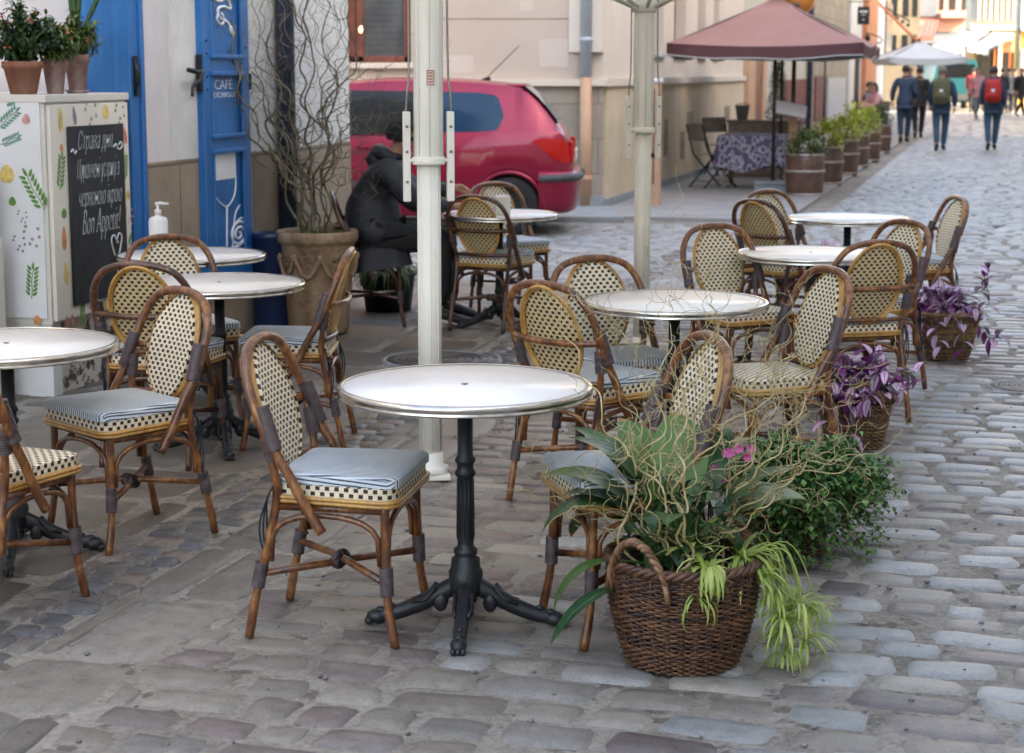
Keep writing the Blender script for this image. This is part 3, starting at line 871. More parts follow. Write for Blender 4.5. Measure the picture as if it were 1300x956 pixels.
chairs = [
 # name, x, y, deg, dark, cushion, label
 (-.525, 5.21, -11, 0, 1, 'rattan chair with blue striped cushion left of the nearest white table, facing right'),
 (-1.372, 6.247, 224, 0, 1, 'rattan chair with striped cushion facing the white table at the left edge'),
 (-1.635, 5.335, 68, 0, 0, 'cushionless rattan chair at the far left, its woven seat showing'),
 (-1.505, 7.507, 80, 1, 1, 'dark rattan chair seen from behind with honey rimmed oval back, below the chalkboard'),
 (-1.554, 8.30, -62, 0, 1, 'rattan chair facing us behind the dark chair, just right of the chalkboard foot'),
 (-.957, 7.864, 178, 0, 1, 'rattan chair in profile facing left in front of the big stone planter'),
 (-.945, 11.650, 5, 1, 1, 'dark rattan chair on which the person in black sits'),
 (-.133, 11.437, 64, 1, 1, 'dark rattan chair from behind, between white pole and table with a glass'),
 (-.02, 12.35, -62, 0, 1, 'rattan chair beyond the table with a glass, in front of the red car wheel'),
 (.28, 6.78, 47, 0, 1, 'rattan chair seen obliquely from behind, right behind the nearest white table'),
 (.44, 7.32, -66, 0, 1, 'rattan chair facing us with cream oval back, left of the middle table'),
 (.37, 5.20, 196, 0, 1, 'rattan chair partly hidden behind the big wicker basket and its twigs'),
 (1.150, 8.920, -63, 0, 0, 'rattan chair facing us with woven seat, between the second umbrella pole and the tables'),
 (1.06, 7.02, 200, 0, 0, 'cushionless rattan chair facing left, right of the middle table above the twigs'),
 (1.645, 8.454, 106, 0, 1, 'rattan chair seen squarely from behind with honey rimmed back, above the purple plant'),
 (1.887, 9.244, 212, 0, 1, 'rattan chair facing left behind the honey rimmed one, near the right plant basket'),
 (2.58, 11.15, 189, 0, 1, 'rattan chair nearest the open street, seen edge on beside the far table'),
 (1.674, 11.023, 38, 1, 1, 'dark rattan chair seen from behind at the left of the far table'),
 (1.809, 11.55, -58, 0, 1, 'rattan chair facing us behind the dark one at the far table'),
]
protos = {}
for i, (x, y, a, dk, cu, lab) in enumerate(chairs):
    key = (dk, cu)
    if key not in protos: o = protos[key] = make_chair(bool(dk), bool(cu))
    else: o = copy_tree(protos[key])
    place(o, (x, y, .008), radians(a - 90), lab, 'chair', 'rattan bistro chairs around the white tables')
tables = [
 (-.14, 5.19, -3, 'round white bistro table nearest to us on a black iron foot'),
 (.66, 7.13, 20, 'round white bistro table in the middle, behind the big wicker basket'),
 (1.53, 9.04, 10, 'round white bistro table between the oval back chairs at right'),
 (2.13, 11.23, 30, 'farthest round white bistro table at right, with purple plants under it'),
 (-1.29, 7.75, 15, 'round white bistro table in front of the blue shutter, the nearer of two'),
 (-1.63, 8.96, 40, 'round white bistro table against the blue shutter with a pump bottle'),
 (-1.73, 5.99, 10, 'round white bistro table cut off at the left edge below the chalkboard'),
 (-.08, 11.54, 25, 'round white bistro table with a glass and napkin box beside the seated person'),
]
tp = make_table()
for i, (x, y, a, lab) in enumerate(tables):
    o = tp if i == 0 else copy_tree(tp)
    place(o, (x, y, .004), radians(a), lab, 'table', 'round white bistro tables')

# things on tables
def tumbler(loc, label):
    b = MB(); b.lathe([(0, 0), (.026, 0), (.034, .095), (.031, .095), (.0235, .008), (0, .008)], 24, capb=False, capt=False)
    o = b.obj('drinking_glass', M['glass'], None, loc); tag(o, label, 'glass')
p = unp(608, 266, .747); tumbler((p.x, p.y, .7475), 'clear drinking glass on the small table by the seated person')
root = empty('napkin_box', (unp(637, 273, .747).x, unp(637, 273, .747).y, .7475), .3, 'grey napkin box standing on the table beside the glass', 'napkin holder')
b = MB(); b.box((0, 0, .06), (.10, .07, .12), None, .006); b.obj('body', M['offwhite'], root)
b = MB(); b.box((0, 0, .123), (.085, .03, .012), None, .003); b.obj('napkins', M['white'], root)
# pump bottle
root = empty('pump_bottle', (unp(202, 322, .747).x, unp(202, 322, .747).y, .7475), 0, 'white plastic pump bottle of sanitiser standing on the table by the blue shutter', 'bottle')
b = MB(); b.lathe([(0, 0), (.045, .0), (.048, .006), (.048, .165), (.042, .182), (.016, .192), (.014, .205)], 28, capt=True); b.obj('body', M['white'], root)
b = MB(); b.lathe([(.017, .198), (.017, .222), (.007, .226), (.007, .250)], 16); b.tube([(-.012, 0, .252), (.012, 0, .256), (.055, 0, .252)], [.009, .008, .005], 8); b.obj('pump', M['white'], root)

# ------------------------------------------------------------ beige umbrellas, of which poles and brackets are in view
def big_umbrella(loc, sc, mat, label, hubz, size=1.75, canopy_z=2.62, joint=1.16):
    root = empty('patio_umbrella', loc, radians(8), label, 'umbrella', 'beige parasols over the bistro tables')
    r = .045
    b = MB(); b.lathe([(r, .03), (r, joint)], 24); 
    for k in range(8):
        a = 2 * pi * k / 8; b.tube([(cos(a) * r, sin(a) * r, .05), (cos(a) * r, sin(a) * r, joint)], .003, 5)
    po = b.obj('pole', mat, root)
    b = MB(); b.lathe([(.056, joint - .005), (.0575, joint), (.0575, canopy_z + .1)], 24)
    for k in range(8):
        a = 2 * pi * k / 8; b.tube([(cos(a) * .057, sin(a) * .057, joint), (cos(a) * .057, sin(a) * .057, canopy_z)], .003, 5)
    b.obj('upper_pole', mat, root)
    b = MB(); b.lathe([(.066, joint - .012), (.068, joint - .006), (.068, joint + .016), (.06, joint + .02)], 24)
    for sx in (-1, 1): b.ell((sx * .069, -.02, joint + .005), (.008, .008, .008))
    b.obj('clamp_ring', mat, root)
    for sx in (-1, 1):
        b = MB(); b.box((sx * .088, 0, joint + .02), (.030, .040, .36), None, .006)
        q = b.obj('bracket', mat, root)
        b = MB()
        for z in (-.08, .04, .14): b.lathe([(.006, 0), (.006, .006)], 10, M=Matrix.Translation((sx * .088, -.018, joint + z)) @ Matrix.Rotation(radians(90), 4, 'X'))
        b.obj('bolt', M['steel'], q)
        b = MB(); b.tube(spline([(sx * .092, -.01, joint + .18), (sx * .086, -.016, joint + .28), (sx * .078, -.01, joint + .40), (sx * .076, 0, canopy_z - .25)], 5), .0045, 6); b.obj('rope', M['steel'], root)
    b = MB(); b.box((0, 0, .012), (.15, .15, .02), None, .004); b.obj('base_plate', mat, root)
    b = MB(); b.lathe([(.075, .02), (.072, .05), (.052, .06), (.05, .11)], 24); b.obj('socket', mat, root)
    b = MB(); b.box((.052, -.03, .36), (.03, .04, .04), None, .008); b.obj('latch', mat, root)
    # runner hub with struts and the canopy above
    b = MB(); b.lathe([(.062, hubz - .02), (.075, hubz - .015), (.075, hubz + .035), (.060, hubz + .045)], 24); b.obj('runner', mat, root)
    s = size; top = canopy_z + .42
    corners = [(s, s), (-s, s), (-s, -s), (s, -s)]
    mids = [(s, 0), (0, s), (-s, 0), (0, -s)]
    for (x, y) in corners + mids:
        d = Vector((x, y, 0)).normalized()
        b = MB(); b.tube([Vector((0, 0, top - .04)) + d * .07, Vector((x * .97, y * .97, canopy_z - .02))], .011, 6); rb = b.obj('rib', mat, root)
        b = MB(); e = Vector((x * .78, y * .78, canopy_z + (top - canopy_z) * .19)); b.tube([Vector((0, 0, hubz + .01)) + d * .07, e], .012, 6); b.obj('strut', mat, rb)
    b = MB(); vs = [(0, 0, top)]; n = 10
    per = []
    for k in range(4):
        a = Vector(corners[k]); c = Vector(corners[(k + 1) % 4])
        for i in range(n): per.append(a.lerp(c, i / n))
    m_ = len(per); rings = 6; vs = []; fs = []
    for j in range(rings + 1):
        t = .04 + .96 * j / rings
        for q in per: vs.append((q.x * t, q.y * t, top + (canopy_z - top) * t - .05 * sin(pi * t)))
    for q in per: vs.append((q.x * 1.005, q.y * 1.005, canopy_z - .18))
    for j in range(rings + 1):
        for i in range(m_): fs.append((j * m_ + i, j * m_ + (i + 1) % m_, (j + 1) * m_ + (i + 1) % m_, (j + 1) * m_ + i))
    fs.append(tuple(range(m_)))
    b.add(vs, fs); b.obj('canopy', M['canvas'], root)
    return root
big_umbrella((-.335, 7.15, .006), 1, M['pole'], 'cream umbrella pole with clamped brackets rising past the nearest table', 2.35, joint=1.30)
big_umbrella((.76, 10.33, .006), 1, M['pole_old'], 'putty coloured umbrella pole with open struts, farther back beside the oval back chairs', 2.01, joint=1.315)

# small printed label on the nearest pole
root = empty('pole_label', (-.335 + .012, 7.15 - .0610, 1.64), 0, 'tiny red and white printed label stuck on the cream umbrella pole', 'label')
b = MB(); b.box((0, 0, 0), (.030, .0015, .060)); b.obj('sticker', M['offwhite'], root)
b = MB()
for z in (-.028, .028): b.box((0, -.0016, z), (.028, .001, .003))
for x in (-.013, .013): b.box((x, -.0016, 0), (.002, .001, .058))
for z in (-.018, -.006, .006, .018): b.box((0, -.0016, z), (.018, .001, .004))
b.obj('print', M['red_ink'], root)

# ------------------------------------------------------------ the cafe on the left. street coordinates (t,s)
def wallpx(px, t=-1.70):
    """s along the facade line where the ray of this pixel column crosses it"""
    k = (px - 650) / 2250
    # depth along camera axis at about eye height
    kk = k * cos(PITCH)
    p = O_ + N_ * t
    return (kk * p.y - p.x) / (D.x - kk * D.y)
T0 = -1.70
cafe = empty('cafe_building', (0, 0, 0), 0, 'cafe building with grey white plaster over a brown stone base and blue woodwork at left', 'building')
def sbox(mb, s0, s1, t0, t1, z0, z1, bev=0): mb.box(((t0 + t1) / 2, (s0 + s1) / 2, (z0 + z1) / 2), (abs(t1 - t0), abs(s1 - s0), z1 - z0), STM, bev)
s_cab1 = wallpx(157); s_f1 = wallpx(178); s_j = wallpx(213); s_l0 = wallpx(245); s_l1 = wallpx(304); s_p0 = wallpx(336); s_p1 = wallpx(362); s_end = wallpx(441)
s_cab0 = s_cab1 - .86
TOPZ = 6.5; BZ = 1.15
b = MB(); sbox(b, s_f1, s_end, T0 - .6, T0, BZ, TOPZ); b.obj('plaster_wall', M['plaster_grey'], cafe)
b = MB(); sbox(b, s_f1, s_end + .0, T0 - .62, T0 + .018, 0, BZ); b.obj('stone_base', M['stone_brown'], cafe)
# pale jamb next to the open leaf, with its iron edge in shade
b = MB(); sbox(b, s_j, s_l0 + .05, T0, T0 + .022, BZ, TOPZ); b.obj('jamb', M['plaster_white'], cafe)
b = MB(); sbox(b, s_l1 + .02, s_end, T0, T0 + .012, BZ + .0, TOPZ); b.obj('painted_pier', M['plaster_white'], cafe)
# recess back wall over the counter, and the end wall facing the side street
b = MB(); sbox(b, s_cab1 + .12, s_cab1 + .40, T0 - 3.2, T0 - .32, 0, TOPZ); b.obj('recess_wall', M['plaster_grey'], cafe)
b = MB(); sbox(b, s_cab1 - 9, s_cab1 + .12, T0 - 3.4, T0 - 1.1, 0, TOPZ); b.obj('front_wall', M['plaster_grey'], cafe)
b = MB(); sbox(b, s_end - .6, s_end - .02, T0 - 8, T0 - .6, 0, TOPZ); b.obj('end_wall', M['plaster_white'], cafe)
# blue door leaf standing open behind the plants, and its frame
def panelled(name, parent, M_, w, z0, z1, panels, mat=M['blue']):
    """a panelled door leaf in local x (width), y (thickness, front at 0), z"""
    b = MB(); b.box((w / 2, .02, (z0 + z1) / 2), (w, .03, z1 - z0), M_)
    st_ = .16 * w
    for x in (st_ / 2, w - st_ / 2): b.box((x, -.003, (z0 + z1) / 2), (st_, .018, z1 - z0), M_, .004)
    zs = [z0] + [q for p in panels for q in p] + [z1]
    for i in range(0, len(zs), 2): b.box((w / 2, -.003, (zs[i] + zs[i + 1]) / 2), (w - 2 * st_, .018, zs[i + 1] - zs[i]), M_)
    for (a, c) in panels:
        for z, k in ((a + .012, 1), (c - .012, -1)): b.box((w / 2, -.016, z), (w - 2 * st_ + .03, .030, .026), M_, .006)
        for x in (st_ + .010, w - st_ - .010): b.box((x, -.010, (a + c) / 2), (.018, .018, c - a), M_, .005)
    return b.obj(name, mat, parent)
pz = lambda py, s: 1.67 - (py - 88) / 2250 * (st(s, T0).y)
LM = STM @ Matrix.Translation((T0 - .33, s_cab1 + .08, 0))
lf = panelled('door_leaf', cafe, LM, .34, .3, 3.2, [(1.70 - .1, 1.86 - .1), (1.92, 2.9)])
b = MB(); sbox(b, s_cab1 + .02, s_f1, T0 - .30, T0 + .03, 0, 3.2, .006); sbox(b, s_f1 - .075, s_f1 - .045, T0 + .028, T0 + .045, 0, 3.2, .004); fr = b.obj('door_frame', M['blue'], cafe)
b = MB(); zc = pz(96, s_cab1)
LF = lambda s, t, z: STM @ Vector((t, s, z))
b.tube([LF(s_cab1 + .06, T0 + .035, zc - .10), LF(s_cab1 + .06, T0 + .055, zc), LF(s_cab1 + .06, T0 + .035, zc + .10)], .014, 6); b.box((T0 + .04, s_cab1 + .06, zc), (.03, .02, .22), STM, .005); b.obj('hinge', M['black'], fr)

# the painted blue shutter leaf folded flat on the facade
sh = empty('window_shutter', (0, 0, 0), 0, 'tall blue panelled shutter with white cafe lettering, a wine glass and a snail', 'shutter')
w_ = s_l1 - s_l0
SM_ = Matrix(((D.x, -N_.x, 0, st(s_l0, T0 + .055).x), (D.y, -N_.y, 0, st(s_l0, T0 + .055).y), (0, 0, 1, 0), (0, 0, 0, 1)))
smid = (s_l0 + s_l1) / 2
P = lambda py: pz(py, smid)
panels = [(P(320), P(186)), (P(172), P(90)), (P(74), P(-60))]
leafo = panelled('leaf', sh, SM_, w_, .38, 3.0, panels)
b = MB()
for x, py in ((.07, 53), (.07, 68), (.07, 96), (.07, 112), (.70, 80), (.80, 80), (.92, 60)): b.lathe([(0, 0), (.008, 0), (.006, .006), (0, .006)], 10, M=SM_ @ Matrix.Translation((x * w_, -.012, P(py))) @ Matrix.Rotation(radians(90), 4, 'X'))
b.box((w_ + .006, -.005, P(103)), (.03, .03, .10), SM_, .004); b.obj('hinge', M['black'], leafo)
b = MB(); b.tube([SM_ @ Vector(v) for v in ((-.0, -.01, P(90)), (-.14, -.03, P(90)), (-.25, -.035, P(88)))], .014, 8)
b.tube([SM_ @ Vector(v) for v in spline([(-.06, -.03, P(91)), (-.10, -.035, P(100)), (-.20, -.04, P(107)), (-.23, -.045, P(119))], 4)], [.014] * 4 + [.012] * 4 + [.010] * 5, 7)
b.box((-.01, .01, P(92)), (.03, .03, .22), SM_, .004); b.obj('shutter_dog', M['black'], sh)
# lettering and drawings
FX = lambda fx: fx * w_
yf = .0035 - .002
def put_text(mb, body, cx, z, size, M_, sx=1, sz=1, shear=0, bold=0, y=-.002):
    vs, fs = text_mb(body, size, shear, bold)
    mb.add([M_ @ Vector((cx + v.x * sx, y - v.z, z + v.y * sz)) for v in vs], fs, smooth=False)
b = MB(); 
put_text(b, 'CAFÉ', FX(.47), P(112),   .085, SM_, 1.35, 1, bold=-.001, y=.004); put_text(b, 'ESCARGOT', FX(.50), P(122), .045, SM_, 1.5, 1, bold=-.0005, y=.004)
b.obj('lettering', M['signwhite'], leafo)
def stroke(mb, pts, r, M_, y=.004, n=5): mb.tube([M_ @ Vector((p[0], y, p[1])) for p in spline([(q[0], q[1], 0) for q in pts], n)] if False else [M_ @ Vector((p.x, y, p.y)) for p in spline([(q[0], q[1], 0) for q in pts], n)], r, 5)
b = MB()
b.box((FX(.42), .004, P(208)), (FX(.50), .004, P(192) - P(225)), SM_)
stroke(b, [(FX(.67), P(195)), (FX(.68), P(235)), (FX(.60), P(252)), (FX(.47), P(259)), (FX(.33), P(253)), (FX(.22), P(243))], .006, SM_)
stroke(b, [(FX(.47), P(259)), (FX(.46), P(290)), (FX(.45), P(312))], .008, SM_)
b.obj('painted_drawing', M['signwhite'], leafo); b = MB()
stroke(b, [(FX(.58), P(312)), (FX(.62), P(285)), (FX(.66), P(270)), (FX(.76), P(260))], .006, SM_); stroke(b, [(FX(.64), P(282)), (FX(.80), P(277)), (FX(.88), P(283))], .005, SM_)
sp = []
for k in range(34):
    a = k * .42; r = .085 * (1 - k / 38); sp.append((FX(.73) + cos(a) * r * 1.6, P(297) + sin(a) * r * 1.0))
stroke(b, sp, .010, SM_, n=2)
stroke(b, [(FX(.56), P(313)), (FX(.70), P(312)), (FX(.86), P(308))], .010, SM_)
b.obj('painted_drawing', M['signwhite'], leafo); b = MB()
stroke(b, [(FX(.22), P(-2)), (FX(.40), P(4)), (FX(.58), P(0)), (FX(.66), P(12)), (FX(.50), P(10)), (FX(.38), P(14)), (FX(.42), P(24)), (FX(.60), P(30)), (FX(.66), P(44))], .010, SM_)
stroke(b, [(FX(.40), P(16)), (FX(.36), P(26)), (FX(.44), P(32)), (FX(.52), P(26)), (FX(.46), P(18))], .008, SM_)
stroke(b, [(FX(.64), P(34)), (FX(.70), P(45))], .014, SM_)
b.obj('painted_drawing', M['signwhite'], leafo)

# rainwater pipe, dark slate blue
root = empty('drainpipe', (0, 0, 0), 0, 'wide dark slate blue pipe running down the cafe corner behind the curly branches', 'pipe')
b = MB(); c = st((s_p0 + s_p1) / 2, T0 + .075); b.lathe([(.062, 0), (.062, 6)], 20, (c.x, c.y, .1)); b.obj('pipe', M['pipe_dark'], root)
b = MB()
for z in (.5, 2.3): b.lathe([(.064, z), (.072, z + .005), (.072, z + .05), (.064, z + .055)], 20, (c.x, c.y, 0))
b.obj('collar', M['pipe_dark'], root)

# blue bin
bl = unp(344, 424); root = empty('waste_bin', (bl.x, bl.y + .1, .004), 0, 'cylindrical navy blue bin standing between the shutter and the big stone planter', 'bin')
b = MB(); b.lathe([(.118, 0), (.124, .01), (.124, .60), (.130, .605), (.130, .635), (.118, .64), (.115, .60), (0, .60)], 32); b.obj('body', M['navy'], root)
bx = unp(366, 338, .35); b = MB()
b.ell((.115, -.11, .33), (.07, .03, .075)); b.obj('black_bag', M['blackplastic'], root)

# ------------------------------------------------------------ painted counter with chalkboard
cab = empty('painted_counter', (0, 0, 0), 0, 'white counter cabinet painted with leaves and fruit, standing against the cafe', 'cabinet')
zt = 1.535
b = MB(); sbox(b, s_cab0, s_cab1, T0 - 1.0, T0, .38, zt - .03); body = b.obj('body', M['offwhite'], cab)
b = MB(); sbox(b, s_cab0 - .015, s_cab1 + .015, T0 - 1.02, T0 + .02, zt - .028, zt + .012, .006); b.obj('top', M['offwhite'], cab)
b = MB(); sbox(b, s_cab0 + .01, s_cab0 + .10, T0 - .9, T0 - .01, 0, .38); b.obj('white_foot', M['white'], cab)
b = MB(); sbox(b, s_cab0 + .10, s_cab1, T0 - .5, T0 - .03, .0, .38); b.obj('peeling_plinth', M['peel'], cab)
FM = Matrix(((N_.x, D.x, 0, st(s_cab0, T0).x), (N_.y, D.y, 0, st(s_cab0, T0).y), (0, 0, 1, 0), (0, 0, 0, 1)))  # front face: local x = t from corner, y= s
b = MB(); b.box((-.30, -.006, .96), (.56, .012, 1.10), FM, .003); b.obj('front_panel', M['white'], cab)
SD = Matrix(((D.x, -N_.x, 0, st(s_cab0, T0).x), (D.y, -N_.y, 0, st(s_cab0, T0).y), (0, 0, 1, 0), (0, 0, 0, 1)))  # side face: local x = s, -y out to street
LW = s_cab1 - s_cab0
b = MB(); b.box((LW / 2, -.012, .945), (LW - .03, .022, 1.10), SD, .003); sp_ = b.obj('side_panel', M['paper'], cab)
# botanical paintings
ART = {'green': (.10, .24, .05), 'teal': (.10, .27, .19), 'orange': (.62, .25, .08), 'yellow': (.65, .48, .15), 'pink': (.62, .32, .30), 'violet': (.22, .17, .26), 'coral': (.55, .16, .13), 'grey': (.30, .28, .26)}
for k, c in ART.items(): M['art_' + k] = basic('painted_' + k, c, .7, var=.35, scale=25, bump=.02)
def art(parent, M_, y, items):
    for kind, colr, x, z, sc, ang in items:
        mb = MB()
        R = Matrix.Translation((x, y, z)) @ Matrix.Rotation(ang, 4, 'Y')
        def leafshape(cx, cz, L, W, a):
            pts = []
            for k in range(10):
                q = 2 * pi * k / 10; pts.append(Vector((cos(q) * W * (1 - .3 * sin(q)), 0, sin(q) * L)))
            Ra = Matrix.Translation((cx, 0, cz)) @ Matrix.Rotation(a, 4, 'Y')
            mb.add([M_ @ (R @ (Ra @ p)) for p in pts], [tuple(range(10))], smooth=False)
        if kind == 'sprig':
            mb.tube([M_ @ (R @ Vector((0.004 * sin(k), 0, (k - 4) * .028 * sc))) for k in range(9)], .0022, 4)
            for k in range(-3, 4):
                for sx in (1, -1): leafshape(sx * .030 * sc, k * .030 * sc + .012, .024 * sc, .010 * sc, sx * .8)
            leafshape(0, .125 * sc, .026 * sc, .010 * sc, 0)
        elif kind == 'blob': leafshape(0, 0, .042 * sc, .036 * sc, 0)
        elif kind == 'long': leafshape(0, 0, .075 * sc, .026 * sc, 0)
        elif kind == 'dots':
            for k in range(7): leafshape(.05 * sc * cos(k * 2.4), .06 * sc * sin(k * 1.7), .012 * sc, .010 * sc, k)
        mb.obj('painted_motif', M['art_' + colr], parent)
fx = lambda px: -(57 - px) / 250 * 1.02      # pixel column to local x on the front panel
fz = lambda py: 1.67 - (py - 88) / 2250 * 8.9
art(cab, FM, -.0135, [(k_, c_, x_, z_, s_ * .72, a_) for k_, c_, x_, z_, s_, a_ in [('sprig', 'teal', fx(8), fz(150), .9, .9), ('sprig', 'green', fx(42), fz(242), 1.25, -.5), ('blob', 'pink', fx(34), fz(150), .9, 0), ('blob', 'yellow', fx(4), fz(220), 1.6, 0),
  ('blob', 'green', fx(10), fz(255), .8, 0), ('sprig', 'teal', fx(10), fz(177), .7, 1.2), ('dots', 'grey', fx(35), fz(300), 1.2, 0), ('dots', 'violet', fx(17), fz(310), .9, 0), ('dots', 'teal', fx(23), fz(275), .7, 0), ('sprig', 'green', fx(33), fz(360), 1.0, .1), ('blob', 'orange', fx(38), fz(408), .8, 0), ('long', 'teal', fx(14), fz(131), .5, 1.3)]])
sx = lambda px: wallpx(px) - s_cab0
def sz(px, py): return 1.67 - (py - 88) / 2250 * (st(wallpx(px), T0).y * 1.0)
ar = []
for kind, colr, px, py, sc, ang in [('long', 'yellow', 69, 150, .9, 0), ('long', 'violet', 87, 145, .7, -.2), ('blob', 'yellow', 127, 140, 1.0, 0), ('blob', 'orange', 69, 185, .5, 0), ('sprig', 'green', 67, 217, .8, .2), ('blob', 'green', 69, 268, .7, 0), ('long', 'orange', 68, 300, .9, 0),
   ('long', 'yellow', 69, 345, .9, -.1), ('long', 'coral', 67, 407, .5, .1), ('long', 'coral', 75, 405, .5, -.2), ('sprig', 'green', 88, 400, .6, .1), ('dots', 'teal', 145, 145, 1.0, 0), ('long', 'coral', 151, 170, .7, -.2), ('sprig', 'green', 150, 210, .6, .1), ('blob', 'yellow', 152, 245, .7, 0),
   ('long', 'green', 153, 300, .5, .4), ('long', 'violet', 154, 315, .6, 0), ('dots', 'pink', 153, 272, .8, 0), ('dots', 'grey', 108, 145, 1.2, 0), ('blob', 'yellow', 117, 385, .7, 0), ('dots', 'pink', 104, 395, 1.1, 0), ('dots', 'grey', 135, 385, .8, 0)]:
    ar.append((kind, colr, sx(px), sz(px, py), sc * .95, ang))
art(cab, SD, -.0245, ar)
# chalkboard
cb = empty('chalkboard', (0, 0, 0), 0, 'black chalkboard with white handwritten menu of the day and two hearts', 'chalkboard')
x0, x1 = sx(76), sx(146); zb0 = (sz(76, 387) + sz(147, 368)) / 2; zb1 = (sz(76, 158) + sz(147, 156)) / 2
b = MB(); b.box(((x0 + x1) / 2, -.030, (zb0 + zb1) / 2), (x1 - x0, .012, zb1 - zb0), SD, .002); bd_ = b.obj('board', M['slate'], cb)
b = MB(); hw = (x1 - x0); cxm = (x0 + x1) / 2; hz = zb1 - zb0
def chalk(body, cx, z, size, sxx, szz, shear=.35, bold=.0): put_text(b, body, x0 + hw * cx, zb0 + hz * z, size, SD, sxx, szz, shear, bold, y=-.0372)
chalk('Страва дня', .46, .865, .075, .92, 1.9, .42, bold=-.0026)
chalk('Підкопчені устриці з', .50, .70, .068, .68, 2.2, .5, bold=-.0026)
chalk('червоною ікрою', .52, .545, .072, .82, 2.0, .5, bold=-.0026)
chalk('Bon Appetit!', .52, .385, .080, 1.0, 2.5, .5, bold=-.0026)
def cst(pts, r=.0042): b.tube([SD @ Vector((x0 + hw * p.x, -.0375, zb0 + hz * p.y)) for p in spline([(q[0], q[1], 0) for q in pts], 5)], r, 5)
cst([(.02, .86), (.06, .875), (.09, .85), (.12, .865)]); cst([(.80, .87), (.85, .885), (.88, .86), (.93, .855), (.97, .875), (.94, .895), (.90, .88)])
for cx, cz, s_ in ((.80, .30, 1.25), (.86, .17, 1.1)):
    cst([(cx, cz - .09 * s_), (cx - .07 * s_, cz + .0 * s_), (cx - .075 * s_, cz + .035 * s_), (cx - .03 * s_, cz + .045 * s_), (cx, cz + .02 * s_)]); cst([(cx, cz + .02 * s_), (cx + .04 * s_, cz + .05 * s_), (cx + .08 * s_, cz + .035 * s_), (cx + .06 * s_, cz - .01 * s_), (cx + .0 * s_, cz - .09 * s_)])
    cst([(cx + .0, cz + .01), (cx + .02, cz + .02), (cx + .03, cz + .005)], .003)
b.obj('handwriting', M['chalk'], bd_)
b = MB(); b.tube([SD @ Vector(v) for v in ((x0, -.034, zb0), (x0, -.034, zb1), (x1, -.034, zb1), (x1, -.034, zb0))], .004, 6, closed=True); b.obj('thin_frame', M['blackplastic'], cb)

# beige machine box and the dark appliance at the left edge
q = unp(-10, 470, .5)
root = empty('beige_unit', (st(s_cab0 - .28, T0 - .34).x, st(s_cab0 - .28, T0 - .34).y, 0), -SA, 'beige metal box unit with a small black framed label at the left edge', 'unit')
b = MB(); b.box((0, 0, .42), (.34, .26, .84), None, .012); bo = b.obj('housing', M['offwhite'], root)
b = MB()
for k in range(5): b.box((.04, -.132, .15 + k * .028), (.20, .006, .008))
b.obj('grille', M['greywood'], bo)
b = MB(); b.box((.085, -.1315, .53), (.15, .002, .075)); b.obj('label_plate', M['blackplastic'], bo)
b = MB(); b.box((.085, -.1330, .53), (.13, .002, .055)); b.obj('label_face', M['white'], bo)
b = MB(); vs, fs = text_mb('ERG', .050, 0, .001); b.add([(.085 + v.x, -.1345 - v.z, .513 + v.y) for v in vs], fs, smooth=False); b.obj('lettering', M['ink'], bo)
root = empty('dark_appliance', (st(s_cab0 - .28, T0 - .36).x, st(s_cab0 - .28, T0 - .36).y, .84), -SA, 'rounded black appliance on top of the beige unit at the left edge', 'appliance')
b = MB(); b.box((0, 0, .20), (.30, .22, .38), None, .05); b.obj('case', M['blackplastic'], root)

# ------------------------------------------------------------ building across the side street, corner at (1.1, 21.5)
cor = Vector((1.10, 21.55, 0)); M['plaster_patch'] = plaster('patched_plaster', (.52, .44, .385), (.57, .485, .43), (.4, .34, .3), .2)
bb = empty('corner_building', (0, 0, 0), 0, 'rose beige corner house with a pale ledge over grey stone base behind the red car', 'building')
LZ = 1.56
b = MB(); 
def xbox(mb, x0, x1, y0, y1, z0, z1, bev=0): mb.box(((x0 + x1) / 2, (y0 + y1) / 2, (z0 + z1) / 2), (x1 - x0, y1 - y0, z1 - z0), None, bev)
wx0, wx1 = (445 - 650) / 104, (524 - 650) / 104; wz = 1.67 + 9 / 104
xbox(b, -9, wx0, 21.55, 21.95, LZ, 7); xbox(b, wx1, cor.x - .13, 21.55, 21.95, LZ, 7); xbox(b, wx0, wx1, 21.55, 21.95, LZ, wz); xbox(b, wx0, wx1, 21.55, 21.95, 3.6, 7)
b.obj('front_wall', M['plaster_pink'], bb)
b = MB(); xbox(b, -9, cor.x - .001, 21.52, 21.95, 0, LZ - .08); b.obj('stone_base', M['stone_grey'], bb)
b = MB(); xbox(b, -9, cor.x + .03, 21.44, 21.60, LZ - .08, LZ); b.obj('ledge', M['plaster_cream'], bb)
b = MB(); xbox(b, cor.x - .42, cor.x + .02, 21.42, 21.53, 0, .16); b.obj('footing', M['slab'], bb)
for z in (2.27, 3.0, 3.73):
    b = MB(); xbox(b, wx1 + .02, cor.x - .13, 21.545, 21.56, z, z + .012); b.obj('scored_joint', M['stone_brown'], bb)
for px0, px1, py0, py1 in ((684, 720, 50, 85), (565, 602, 70, 92), (660, 676, -10, 16)):
    b = MB(); xbox(b, (px0 - 650) / 104, (px1 - 650) / 104, 21.546, 21.56, 1.67 - (py1 - 88) / 104, 1.67 - (py0 - 88) / 104)
    b.obj('plaster_patch', M['plaster_patch'], bb)
wn = MB(); 
for (a, c, z0, z1) in ((wx0, wx0 + .09, wz, 3.6), (wx1 - .09, wx1, wz, 3.6), (wx0 + .10, wx0 + .19, wz, 3.6), (wx0, wx1, wz, wz + .08)): xbox(wn, a, c, 21.60, 21.70, z0, z1, .01)
w1 = wn.obj('window', M['brownframe'], bb)
b = MB(); xbox(b, wx0 + .0, wx1, 21.66, 21.68, wz, 3.6); b.obj('pane', M['pane'], w1)
